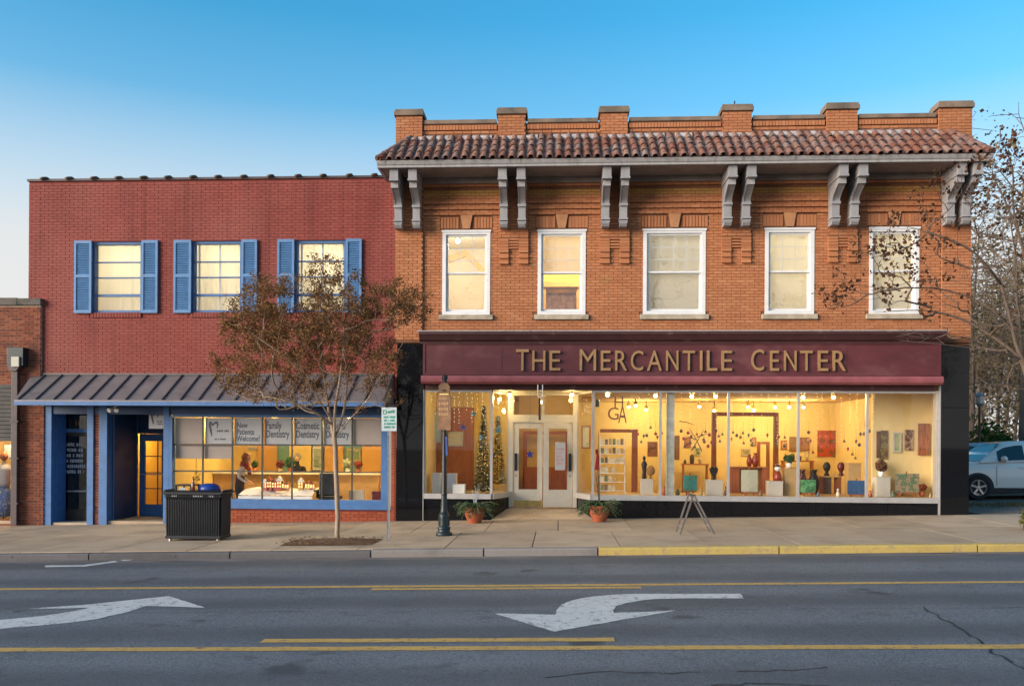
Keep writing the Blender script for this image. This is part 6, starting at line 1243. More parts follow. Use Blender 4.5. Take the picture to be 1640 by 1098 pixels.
# parking sign
pb = onground(622.5, 865); pk = empty('parking_sign', pb, 'white and green parking sign on a thin grey steel post', 'sign'); q = pb; z0, z1 = at(622.5, 690, q.y).z, at(622.5, 652, q.y).z
MB().box(q.x - .022, q.x + .022, q.y - .012, q.y + .012, q.z - .02, z1 - .02).box(q.x - .03, q.x - .0225, q.y - .02, q.y + .02, q.z, z1 - .03).build('post', M['steel'], pk)
bx('plate', pm('pale_sign_plate', (.47, .53, .55), .45, .08, 6, .02), pk, q.x - .145, q.x + .145, q.y - .03, q.y - .0245, z0, z1, bevel=.01)
gp = pm('green_sign_ink', (.02, .26, .17), .5); m = MB(); gx, gzz = q.x - .12, z1 - .05
m.box(gx, gx + .07, q.y - .033, q.y - .0305, gzz - .085, gzz - .07).box(gx, gx + .07, q.y - .033, q.y - .0305, gzz - .015, gzz).box(gx, gx + .015, q.y - .033, q.y - .0305, gzz - .07, gzz - .015).box(gx + .055, gx + .07, q.y - .033, q.y - .0305, gzz - .07, gzz - .015); m.build('green_box', gp, pk)
tag(strokes(1, (q.x - .03, q.x + .125, z1 - .13, z1 - .05), q.y - .0305, gp, pk, random.Random(5)), kind='stuff'); tag(strokes(4, (q.x - .12, q.x + .13, z0 + .04, z1 - .16), q.y - .0305, gp, pk, random.Random(9)), kind='stuff')
# potted greenery beside the entry
def planter(px, py, label, seed, wpx, red):
    b_ = onground(px, py); s_ = (b_.y - CAM.y) / FPX; r_ = wpx * s_ / 2; rg = random.Random(seed); H = 26 * s_
    t = empty('planter', b_, label, 'planter', 'terracotta planters at the entry')
    MB().lathe([(r_ * .62, 0), (r_ * .70, H * .12), (r_ * .95, H * .5), (r_ * .96, H * .8), (r_ * .98, H * .86), (r_ * 1.05, H * .88), (r_ * 1.05, H), (r_ * .9, H), (r_ * .88, H * .9)], b_, 24).build('pot', M['terracotta'], t, smooth=True, sharp=45)
    MB().lathe([(r_ * .9, 0), (.001, .01)], b_ + Vector((0, 0, H * .92)), 16).build('soil', M['soil'], t); m = MB(); st = MB(); c_ = b_ + Vector((0, 0, H * .95))
    for k in range(90):
        a_ = rg.uniform(0, 6.3); L = rg.uniform(.5, 1.1) * r_ * 2.1; up = rg.uniform(.25, .9); p = [c_ + Vector((math.cos(a_), math.sin(a_) * .8, 0)) * L * u + Vector((0, 0, L * (up * u - .75 * u * u) * 1.0)) for u in (0, .35, .7, 1)]
        st.tube(p, [.006, .005, .004, .002], 4, False)
        for i in range(34):
            u = rg.uniform(.2, 1.05); j = min(2, int(u * 3)); o_ = p[j].lerp(p[j + 1], min(1, u * 3 - j)); d = Vector((rg.gauss(0, 1), rg.gauss(0, 1), rg.gauss(0, .8))).normalized() * rg.uniform(.035, .075); n = d.cross(Vector((rg.gauss(0, 1), rg.gauss(0, 1), 1))).normalized() * .010; m.poly([o_, o_ + d * .5 + n, o_ + d, o_ + d * .5 - n])
    m.build('foliage', M['leaf_pot'], t); st.build('stems', M['bark'], t); tw = MB()
    if red:
        for k in range(5): e = c_ + Vector((rg.uniform(-.12, .02), rg.uniform(-.05, .05), rg.uniform(1.0, 1.75) if k < 3 else .8)); tw.tube([c_, c_.lerp(e, .5) + Vector((rg.uniform(-.05, .05), 0, 0)), e], [.012, .009, .004], 5)
        tw.build('twigs', M['bark_d'], t); bw_ = MB(); z = c_.z + 1.15
        for k in range(5): bw_.bar((c_.x - .05, c_.y - .03, z), (c_.x - .05 + rg.uniform(-.07, .07), c_.y - .05, z + rg.choice((-.32, .12, .15, -.25, .1))), .05, .012)
        bw_.build('red_bow', M['scarf'], t)
    else:
        for k in range(9): e = c_ + Vector((rg.uniform(-.14, .14), rg.uniform(-.08, .08), rg.uniform(.35, .55))); tw.tube([c_, c_.lerp(e, .5), e], [.008, .007, .003], 5)
        tw.build('silver_twigs', M['sign_w'], t)
planter(760, 837, 'terracotta pot of greenery with silvery twigs left of the entry', 4, 33, False); planter(960, 835, 'terracotta pot of greenery with tall twigs and red bow right of the entry', 6, 32, True)
# sandwich board seen from its edge
e0 = onground(1089, 856); e1 = onground(1142, 854); tp = at(1111, 793, e0.y); sbx = empty('easel_frame', ((e0.x + e1.x) / 2, e0.y + .25, e0.z), 'open A-shaped easel frame standing before the gallery window', 'easel')
yn, yf = e0.y, e0.y + .52
for xb, zb, nm in ((e0.x, gz(e0.x), -1), (e1.x, gz(e1.x), 1)):
    a_ = Vector((xb, 0, zb + .005)); b_ = Vector((tp.x + nm * .012, 0, tp.z)); t = (b_ - a_); n = Vector((t.z, 0, -t.x)).normalized() * .012
    for u in (.18, .86): c_ = a_.lerp(b_, u); MB().bar((c_.x, yn, c_.z), (c_.x, yf, c_.z), .03, .016, (0, 0, 1)).build('cross_rail', M['steel'], sbx)
    for y in (yn - .012, yf + .012): MB().bar((a_.x, y, a_.z), (b_.x, y, b_.z), .034, .022, (0, 1, 0)).build('frame_rail', pm('pale_rail_%d' % (nm + 1), (.12, .105, .10), .5), sbx)
MB().box(tp.x - .03, tp.x + .03, yn - .02, yf + .02, tp.z - .01, tp.z + .02).build('hinge', M['black'], sbx)
# ---------------------------------------------------------------- cars in the side lot
def car(label, x0, yc, zg, paint, L=4.78, W=1.9, H=1.73):
    """faces -x; x0 is the front bumper"""
    t = empty('parked_car', (x0 + L / 2, yc, zg), label, 'car', 'cars in the side lot'); hw = W / 2
    def ring(x, zb, zs, wid): return [(x, s_ * wid * f, z) for s_ in (1,) for f, z in ()]
    # lower body: stations (x, bottom, shoulder height, half width)
    S = [(0, .42, .72, .62), (.05, .30, .86, .78), (.22, .24, .96, .88), (.6, .22, 1.03, .93), (1.15, .22, 1.09, .945), (1.5, .22, 1.12, .95), (2.4, .22, 1.13, .95), (3.4, .22, 1.15, .95), (4.1, .22, 1.17, .93), (4.55, .27, 1.14, .88), (4.74, .36, 1.05, .80), (4.78, .45, .9, .7)]
    m = MB(); prof = [(.80, 0), (.97, .10), (1.0, .42), (.985, .72), (.95, .90), (.86, 1.0), (0.4, 1.035)]
    rows = []
    for x, zb, zs, wd in S:
        row = []
        for f, h in prof: row.append((x0 + x, yc - wd * f, zg + zb + (zs - zb) * h))
        for f, h in prof[::-1]: row.append((x0 + x, yc + wd * f, zg + zb + (zs - zb) * h))
        rows.append(row)
    k = len(rows[0])
    for r_ in rows: m.v += r_
    for i in range(len(rows) - 1):
        for j in range(k): l = (j + 1) % k; m.f.append((i * k + j, i * k + l, (i + 1) * k + l, (i + 1) * k + j))
    m.f.append(tuple(range(k))); m.f.append(tuple((len(rows) - 1) * k + j for j in range(k))[::-1])
    m.build('body', paint, t, smooth=True, fix=True, sharp=38)
    G = [(1.02, 1.07, 1.085, .80), (1.35, 1.09, 1.36, .80), (1.75, 1.10, 1.62, .78), (2.1, 1.11, 1.70, .77), (2.8, 1.12, H, .77), (3.6, 1.13, 1.70, .77), (4.15, 1.15, 1.60, .76), (4.55, 1.12, 1.25, .74), (4.64, 1.08, 1.12, .73)]
    m = MB(); n0 = None
    for x, zb, zt, wd in G:
        e = min(1, (zt - zb) / .55); b_ = .90; tpw = b_ - (b_ - .66) * e
        m.v += [(x0 + x, yc - b_, zg + zb), (x0 + x, yc - tpw - .02, zg + zb + (zt - zb) * .86), (x0 + x, yc - tpw + .10, zg + zt), (x0 + x, yc + tpw - .10, zg + zt), (x0 + x, yc + tpw + .02, zg + zb + (zt - zb) * .86), (x0 + x, yc + b_, zg + zb)]
    for i in range(len(G) - 1):
        for j in range(5): m.f.append((i * 6 + j, i * 6 + j + 1, (i + 1) * 6 + j + 1, (i + 1) * 6 + j))
    m.build('roof', paint, t, smooth=True, fix=True, sharp=50)
    def gpt(x, v, off):                     # a point on the cabin side at height fraction v
        for (xa, za, ta, _), (xb, zb, tb, _) in zip(G, G[1:]):
            if xa <= x <= xb:
                u = (x - xa) / (xb - xa); zb_, zt = za + (zb - za) * u, ta + (tb - ta) * u; e = min(1, (zt - zb_) / .55); ea = min(1, (ta - za) / .55); eb = min(1, (tb - zb) / .55); e = ea + (eb - ea) * u; tpw = .90 - .24 * e + .02; y = .90 + (tpw - .90) * v / .86
                return y + off, zb_ + (zt - zb_) * v
    for sgn in (-1, 1):
        for xa, xb, nm in ((1.52, 2.28, 'front_window'), (2.36, 3.25, 'rear_window'), (3.33, 4.2, 'quarter_window')):
            pts = []; n = 8
            for i in range(n + 1): x = xa + (xb - xa) * i / n; y, z = gpt(x, .08, .006); pts.append((x0 + x, yc + sgn * y, zg + z))
            for i in range(n, -1, -1): x = xa + (xb - xa) * i / n; y, z = gpt(x, .80, .006); pts.append((x0 + x, yc + sgn * y, zg + z))
            m = MB()
            for i in range(n): m.poly([pts[i], pts[i + 1], pts[2 * n - i], pts[2 * n + 1 - i]])
            m.build(nm, M['carglass'], t)
        m = MB().ball((x0 + 1.62, yc + sgn * 1.03, zg + 1.19), .12, 10, 8, (.75, .9, .75)).bar((x0 + 1.62, yc + sgn * .88, zg + 1.15), (x0 + 1.62, yc + sgn * 1.0, zg + 1.17), .05, .05, (0, 0, 1)); m.build('mirror', paint, t, smooth=True)
        for x in (2.1, 3.1): MB().box(x0 + x, x0 + x + .2, yc + sgn * .955 - .012, yc + sgn * .955 + .012, zg + .93, zg + .96).build('door_handle', paint, t)
        for x in (1.45, 2.34, 3.3): MB().box(x0 + x, x0 + x + .008, yc + sgn * .9515 - .003, yc + sgn * .9515 + .003, zg + .42, zg + 1.0).build('door_gap', M['plastic'], t)
        MB().box(x0 + 1.25, x0 + 3.5, yc + sgn * .94 - .02, yc + sgn * .94 + .02, zg + .22, zg + .36).build('sill_trim', M['plastic'], t)
        MB().ball((x0 + .18, yc + sgn * .72, zg + .80), .16, 12, 8, (1.1, .6, .55)).build('headlight', pm('headlight_lens', (.6, .62, .65), .1), t, smooth=True)
        for wxx in (.93, 3.72):
            c_ = Vector((x0 + wxx, yc + sgn * .86, zg + .36)); ar = MB()
            pts = [(c_.x + .45 * math.cos(a_), c_.z + .43 * math.sin(a_)) for a_ in [math.pi * (-.12 + 1.24 * i / 16) for i in range(17)]]; ar.prism(pts, 'y', c_.y + sgn * .092 - .004, c_.y + sgn * .092 + .004); ar.build('wheel_arch', M['plastic'], t)
            wh = MB().lathe([(.23, -.11), (.33, -.11), (.36, -.07), (.36, .07), (.33, .11), (.23, .115), (.22, .0), (.23, -.11)], (0, 0, 0), 28, cap=False); wh.rot((0, 0, 0), R(90), axis='X'); wh.v = [(v[0] + c_.x, v[1] + c_.y + sgn * .03, v[2] + c_.z) for v in wh.v]; wo = wh.build('wheel', M['tyre'], t, smooth=True, sharp=40)
            rm = MB().lathe([(.235, -.02), (.235, .10), (.215, .10), (.20, .03), (.001, .03)], (0, 0, 0), 24)
            for k_ in range(5): a_ = k_ * 2 * math.pi / 5 + .3; rm.bar((.03 * math.cos(a_), .03 * math.sin(a_), .085), (.225 * math.cos(a_), .225 * math.sin(a_), .095), .055, .03, (0, 0, 1))
            rm.lathe([(.055, .06), (.05, .105), (.001, .108)], (0, 0, 0), 12); rm.rot((0, 0, 0), R(90) if sgn < 0 else R(-90), axis='X'); rm.v = [(v[0] + c_.x, v[1] + c_.y + sgn * .03, v[2] + c_.z) for v in rm.v]; rm.build('rim', M['alloy'], wo, fix=True)
    m = MB().poly([(x0 + 1.06, yc - .78, zg + 1.10), (x0 + 1.06, yc + .78, zg + 1.10), (x0 + 1.72, yc + .58, zg + 1.618), (x0 + 1.72, yc - .58, zg + 1.618)]); m.v = [(v[0] - .012, v[1], v[2] + .02) for v in m.v]; m.build('windscreen', M['carglass'], t)
    MB().box(x0 - .01, x0 + .06, yc - .5, yc + .5, zg + .5, zg + .7).build('grille', M['plastic'], t); return t
wc = at(1565, 785, 5.0); zg = gz(wc.x) - .01
car('silver white sport utility car half hidden behind the black corner panel', wc.x - .93, 5.9, zg, M['carwhite'])
car('grey parked car mostly hidden behind the silver white one', wc.x - 1.35, 8.9, gz(wc.x) - .01, M['cargrey'], H=1.66)
# distant lamp post in the lot
d0 = at(1568, 745, 10.5); t = empty('lot_lamp', (d0.x, 10.5, gz(d0.x) - .01), 'slim dark lamp post beyond the parked cars', 'lamp post'); q = ORI[t.name]; MB().lathe([(.09, 0), (.08, .3), (.045, .4), (.04, 2.9)], q, 10).build('pole', M['black'], t); MB().lathe([(.06, 2.9), (.14, 3.0), (.13, 3.25), (.16, 3.27), (.02, 3.4)], q, 10).build('lantern', M['steel'], t)
# ---------------------------------------------------------------- trees
def grow(chains, att, rng, seg=.22, up=.35, wig=.05, zpen=.6):
    """chains: polylines of (x,y,z); later chains hang on the nearest earlier node. att: twig ends. returns nodes, parents"""
    nodes = []; par = []
    def near(p):
        a_ = np.array(nodes); d = a_ - np.array(p); c_ = np.sqrt((d ** 2).sum(1)) + zpen * np.maximum(0, d[:, 2]); return int(c_.argmin())
    def link(i, pts):
        for p in pts: nodes.append(tuple(p)); par.append(i); i = len(nodes) - 1
    for ch in chains:
        i = near(ch[0]) if nodes else -1
        pts = []
        for a_, b_ in zip(ch, ch[1:]):
            a_, b_ = Vector(a_), Vector(b_); n = max(1, int((b_ - a_).length / seg))
            for k in range(n): pts.append(a_.lerp(b_, (k + 1) / n) + Vector((rng.gauss(0, wig * .4), rng.gauss(0, wig * .4), 0)))
        if i < 0: pts = [Vector(ch[0])] + pts
        link(i, pts)
    root = Vector(chains[0][-1]); att = sorted(att, key=lambda p: (Vector(p) - root).length)
    for p in att:
        i = near(p); a_ = Vector(nodes[i]); b_ = Vector(p); d = (b_ - a_).length; n = max(1, int(d / seg)); pts = []
        for k in range(n):
            u = (k + 1) / n; q = a_.lerp(b_, u) + Vector((0, 0, -up * d * .25 * math.sin(math.pi * u))); 
            if k < n - 1: q += Vector((rng.gauss(0, wig), rng.gauss(0, wig), rng.gauss(0, wig)))
            pts.append(q)
        link(i, pts)
    kid = {}
    for i, p in enumerate(par):
        if p >= 0: kid.setdefault(p, []).append(i)
    for it in range(3):
        old = [Vector(n) for n in nodes]
        for i, p in enumerate(par):
            if p >= 0 and i in kid and p > 2:
                k = kid[i][0]; nodes[i] = tuple(old[i] * .5 + old[p] * .25 + old[k] * .25)
    return nodes, par
def wood(nodes, par, r0, rmax, pw=2.3, split=None):
    n = len(nodes); ch = [0] * n; acc = [0.] * n; r = [0.] * n
    for i in range(n - 1, -1, -1):
        r[i] = min(rmax, acc[i] ** (1 / pw)) if acc[i] > 0 else r0
        if par[i] >= 0: acc[par[i]] += r[i] ** pw; ch[par[i]] += 1
    trunk, br = MB(), MB()
    for i in range(n):
        if par[i] < 0: continue
        p, q = Vector(nodes[par[i]]), Vector(nodes[i])
        if (q - p).length < 1e-5: continue
        ra, rb_ = r[par[i]], r[i]
        if ra > rb_ * 1.6: ra = rb_ * 1.35
        k = 10 if ra > .05 else 6 if ra > .02 else 4 if ra > .008 else 3
        (trunk if split is not None and i < split else br).tube([p, q + (q - p).normalized() * rb_ * .3], [ra, rb_], k, False)
    tips = [i for i in range(n) if ch[i] == 0]; return trunk, br, tips, r
def leaves(m, c_, n, spread, size, rng, asp=.42):
    for i in range(n):
        p = Vector(c_) + Vector((rng.gauss(0, spread), rng.gauss(0, spread), rng.gauss(0, spread))); d = Vector((rng.gauss(0, 1), rng.gauss(0, 1), rng.gauss(0, 1))).normalized() * size * rng.uniform(.5, 1.45); s_ = d.cross(Vector((rng.gauss(0, 1), rng.gauss(0, 1), rng.gauss(0, 1)))).normalized() * d.length * asp
        m.poly([p, p + d * .5 + s_, p + d, p + d * .5 - s_])
# the street tree
rng = random.Random(101); tb = onground(541, 862); TY = tb.y
def A(px, py, dy=0.): v = at(px, py, TY + dy); return (v.x, v.y, v.z)
ch = [[tuple(tb - Vector((0, 0, .05))), A(540, 800), A(538, 740), A(537, 702)],
      [A(537, 702), A(528, 668), A(524, 630, .1), A(515, 585, .2), A(508, 520, .1), A(512, 450, 0)],
      [A(537, 700), A(534, 660, -.2), A(545, 610, -.3), A(552, 540, -.3), A(548, 470, -.2)],
      [A(538, 700), A(552, 655, .2), A(556, 600, .3), A(575, 540, .4), A(600, 480, .3)],
      [A(526, 665), A(500, 620, -.3), A(465, 575, -.5), A(420, 545, -.5), A(385, 520, -.4)],
      [A(540, 695), A(565, 665, -.1), A(590, 640, -.3), A(620, 585, -.4), A(655, 540, -.3)],
      [A(524, 640), A(490, 600, .5), A(455, 545, .8), A(425, 490, .7)],
      [A(550, 650), A(580, 600, .7), A(615, 540, .9), A(640, 490, .7)],
      [A(532, 680), A(500, 655, -.5), A(455, 640, -.7), A(405, 630, -.6)]]
LOBES = [(400, 520, 50, 48, .55, 150), (455, 560, 75, 55, .8, 210), (385, 600, 45, 40, .5, 60), (430, 480, 45, 42, .6, 90), (520, 445, 42, 38, .5, 66), (540, 520, 62, 52, .8, 120), (625, 490, 55, 42, .6, 130), (665, 490, 26, 30, .3, 26), (590, 570, 55, 48, .7, 85), (470, 630, 75, 30, .6, 70), (610, 640, 45, 32, .5, 22), (400, 625, 42, 22, .4, 34), (530, 610, 50, 50, .6, 34), (355, 580, 20, 26, .3, 10), (500, 535, 95, 75, .85, 190), (560, 480, 60, 45, .6, 60)]
att = []
for cx_, cy_, rx_, ry_, dd, n in LOBES:
    for i in range(n):
        while True:
            u, v, w_ = rng.uniform(-1, 1), rng.uniform(-1, 1), rng.uniform(-1, 1)
            if u * u + v * v + w_ * w_ < 1: break
        att.append(A(cx_ + u * rx_, cy_ + v * ry_, w_ * dd * 1.3))
nodes, par = grow(ch, att, rng, .14, .5, .022)
tr, br, tips, rad = wood(nodes, par, .0035, .062, 2.35, 14)
tree = empty('street_tree', tb, 'slender street tree with dry brown leaves growing from the mulch bed', 'tree')
tr.build('trunk', M['bark'], tree, smooth=True); br.build('branches', M['bark'], tree, smooth=True); m = MB()
for i in tips:
    p = Vector(nodes[i]); sp = at(540, 560, TY); n = rng.randint(52, 95)
    if p.z < at(540, 615, TY).z: n = rng.randint(20, 44)
    leaves(m, p, n, .055, .040, rng, .33); 
    if par[i] >= 0: leaves(m, nodes[par[i]], n // 2, .055, .038, rng, .33)
m.build('crown', M['leaf_brown'], tree)
# the large tree whose limbs reach in from the right
rng = random.Random(202); RY = -3.1; rbse = at(1672, 850, RY); rbse.z = gz(rbse.x)
def A2(px, py, dy=0.): v = at(px, py, RY + dy); return (v.x, v.y, v.z)
ch = [[tuple(rbse), A2(1664, 720), A2(1655, 640), A2(1645, 590)],
      [A2(1645, 590), A2(1628, 560), A2(1615, 500, .2), A2(1598, 440, .3), A2(1590, 400, .3), A2(1575, 350, .4)],
      [A2(1645, 590), A2(1655, 500), A2(1640, 400, -.2), A2(1610, 320, -.3), A2(1580, 265, -.3)],
      [A2(1640, 575), A2(1600, 545, .1), A2(1545, 510, .3), A2(1480, 495, .4), A2(1400, 500, .3)],
      [A2(1620, 520), A2(1570, 480, .3), A2(1500, 460, .5), A2(1420, 462, .5), A2(1350, 455, .4)],
      [A2(1600, 450), A2(1560, 400, -.3), A2(1500, 375, -.3), A2(1440, 360, -.2)],
      [A2(1640, 400), A2(1620, 330), A2(1625, 270), A2(1600, 215)],
      [A2(1635, 570), A2(1580, 560, -.4), A2(1500, 550, -.5), A2(1440, 545, -.4)], [A2(1655, 500), A2(1680, 400, .3), A2(1720, 300, .3)], [A2(1655, 600), A2(1720, 500, -.2), A2(1800, 400, -.2)]]
LOBES = [(1590, 450, 70, 120, 1.0, 190, 0), (1600, 300, 60, 80, .9, 120, 2), (1610, 240, 40, 40, .5, 44, 3), (1350, 468, 42, 40, .5, 46, 4), (1425, 440, 50, 60, .6, 90, 3), (1450, 365, 55, 26, .5, 50, 5), (1500, 350, 40, 90, .7, 70, 2), (1500, 460, 60, 60, .7, 70, 1), (1480, 535, 70, 20, .4, 40, 0), (1600, 590, 50, 60, .7, 60, 0), (1535, 300, 30, 40, .4, 30, 3), (1700, 400, 90, 150, 1.1, 120, 1), (1400, 395, 40, 25, .4, 18, 4)]
att = []; want = {}
for cx_, cy_, rx_, ry_, dd, n, lf in LOBES:
    for i in range(n):
        while True:
            u, v, w_ = rng.uniform(-1, 1), rng.uniform(-1, 1), rng.uniform(-1, 1)
            if u * u + v * v + w_ * w_ < 1: break
        p = A2(cx_ + u * rx_, cy_ + v * ry_, w_ * dd); att.append(p); want[p] = lf
nodes, par = grow(ch, att, rng, .16, .3, .012, .2)
tr, br, tips, rad = wood(nodes, par, .0042, .15, 2.1, 22)
tree = empty('large_tree', rbse, 'large nearly bare tree reaching twigs and russet leaves over the right end', 'tree')
tr.build('trunk', M['bark_d'], tree, smooth=True); br.build('branches', M['bark_d'], tree, smooth=True); m = MB()
for i in tips:
    lf = want.get(nodes[i], 0)
    if lf and rng.random() < .85: leaves(m, nodes[i], rng.randint(3, 4 + lf * 4), .06, .075, rng)
m.build('crown', M['leaf_dark'], tree)
# low shrub at the foot of that tree
def shrub(c_, r_, h, n, mat, label, name='shrub', grp=None, size=.06, seed=1):
    rg = random.Random(seed); t = empty(name, c_, label, 'shrub', grp); m = MB(); st = MB(); c_ = Vector(c_); lob = [(Vector((rg.uniform(-.6, .6) * r_, rg.uniform(-.6, .6) * r_, rg.uniform(.35, .75) * h)), rg.uniform(.35, .55)) for k in range(9)]
    for i in range(n):
        o_, s_ = rg.choice(lob); d = Vector((rg.gauss(0, 1), rg.gauss(0, 1), rg.gauss(0, 1))).normalized() * rg.uniform(.6, 1.05); p = c_ + o_ + Vector((d.x * s_ * r_, d.y * s_ * r_, d.z * s_ * h)); 
        if p.z > c_.z + .02: leaves(m, p, 1, .01, size, rg, .5)
    for o_, s_ in lob: st.tube([c_, c_ + o_ * .5 + Vector((.02, 0, 0)), c_ + o_], [.03, .02, .008], 5)
    m.build('foliage', mat, t); st.build('stems', M['bark_d'], t)
q = onground(1640, 850); shrub((q.x + .12, q.y, gz(q.x)), .22, .42, 700, M['leaf_yg'], 'small yellow green shrub at the foot of the large tree', seed=3, size=.05)
# woods behind the lot
def bare_tree_meshes(seed, H, R_, n, r0):
    rg = random.Random(seed); ch = [[(0, 0, -.3), (rg.uniform(-.2, .2), rg.uniform(-.2, .2), H * .3), (rg.uniform(-.4, .4), rg.uniform(-.4, .4), H * .6), (rg.uniform(-.5, .5), rg.uniform(-.5, .5), H * .92)]]
    for k in range(5): a_ = k * 1.3 + rg.uniform(-.4, .4); z = H * rg.uniform(.28, .6); L = R_ * rg.uniform(.5, .9); ch.append([(0, 0, z), (L * .5 * math.cos(a_), L * .5 * math.sin(a_), z + L * .55), (L * math.cos(a_), L * math.sin(a_), z + L * 1.2)])
    at_ = []
    while len(at_) < n:
        u, v, w_ = rg.uniform(-1, 1), rg.uniform(-1, 1), rg.uniform(-1, 1)
        if u * u + v * v + w_ * w_ < 1: at_.append((u * R_, v * R_, H * .62 + w_ * H * .40))
    nodes, par = grow(ch, at_, rg, .45, .2, .08, .8); tr, br, tips, rad = wood(nodes, par, r0, H * .012, 2.4, 12); lf = MB()
    for i in tips:
        if rg.random() < .85: leaves(lf, nodes[i], rg.randint(4, 9), .22, .15, rg)
    return tr.mesh('trunk', M['bark_g'], smooth=True), br.mesh('branches', M['bark_g'], smooth=True), lf
VAR = [bare_tree_meshes(300 + k, H, R_, n, .010) for k, (H, R_, n) in enumerate(((15, 3.6, 420), (13, 3.0, 380), (17, 3.4, 440), (11, 3.2, 360)))]
thin = leafmat('sparse_tan_leaf', [(.16, .12, .075), (.22, .17, .10), (.12, .09, .06), (.19, .15, .07)]); LF = [v[2].mesh('crown', thin) for v in VAR]
rng = random.Random(404); k = 0
for row, (yy, n) in enumerate(((17, 7), (23, 9), (31, 12), (40, 14), (52, 16))):
    d_ = yy - CAM.y; xa, xb = at(1515, 700, yy).x, at(1660, 700, yy).x + 9
    for j in range(n):
        x = xa + (xb - xa) * (j + rng.uniform(.2, .8)) / n; y = yy + rng.uniform(-2, 2); v = rng.randrange(4); z = gz(x) - .2; vis = j < n * .55
        t = empty('bare_tree', (x, y, z), 'tall bare grey brown tree in the woods behind the parked cars', 'tree', 'bare trees behind the side lot'); t.rotation_euler = (0, 0, rng.uniform(0, 6.3)); s_ = rng.uniform(.8, 1.15); t.scale = (s_, s_, s_)
        for nm, me in (('trunk', VAR[v][0]), ('branches', VAR[v][1]), ('crown', LF[v])):
            o_ = bpy.data.objects.new(nm, me); COL.objects.link(o_); o_.parent = t
for j in range(9):
    yy = 14.5 + (j % 3) * 1.5; x = at(1548, 700, yy).x + j * 1.15; shrub((x, yy, gz(x) - .2), 1.1, 1.9 + .5 * (j % 2), 1500, M['leaf_green'] if j % 4 else M['leaf_yg'], 'dense evergreen shrub along the edge of the woods behind the cars', 'evergreen_shrub', 'shrubs along the edge of the woods', .16, 30 + j)
m = MB(); rng = random.Random(405)
for i in range(16000):
    yy = rng.uniform(20, 56); x = at(1500, 700, yy).x + rng.uniform(0, 24); p = Vector((x, yy, gz(x) - .2 + abs(rng.gauss(0, 1.6)))); leaves(m, p, 1, .05, .30, rng, .3)
tag(m.build('undergrowth', leafmat('tangled_undergrowth', [(.10, .085, .055), (.15, .12, .08), (.08, .08, .04), (.18, .15, .11)])), 'tangled brown undergrowth beneath the bare woods', 'undergrowth', kind='stuff')

# trees across the street, mirrored in the black panels and the upper glass
rng = random.Random(505)
for j, (x, y) in enumerate(((-17, -36), (-11, -33), (-5.5, -38), (.5, -35), (6, -33), (11.5, -37), (17, -34), (23, -38))):
    t = empty('bare_tree', (x, y, gz(x) - .2), 'bare tree across the street, mirrored in the shopfront glass', 'tree', 'bare trees across the street'); t.rotation_euler = (0, 0, rng.uniform(0, 6)); s_ = rng.uniform(.75, 1.0); t.scale = (s_, s_, s_); v = j % 4
    for nm, me in (('trunk', VAR[v][0]), ('branches', VAR[v][1]), ('crown', LF[v])):
        o_ = bpy.data.objects.new(nm, me); COL.objects.link(o_); o_.parent = t
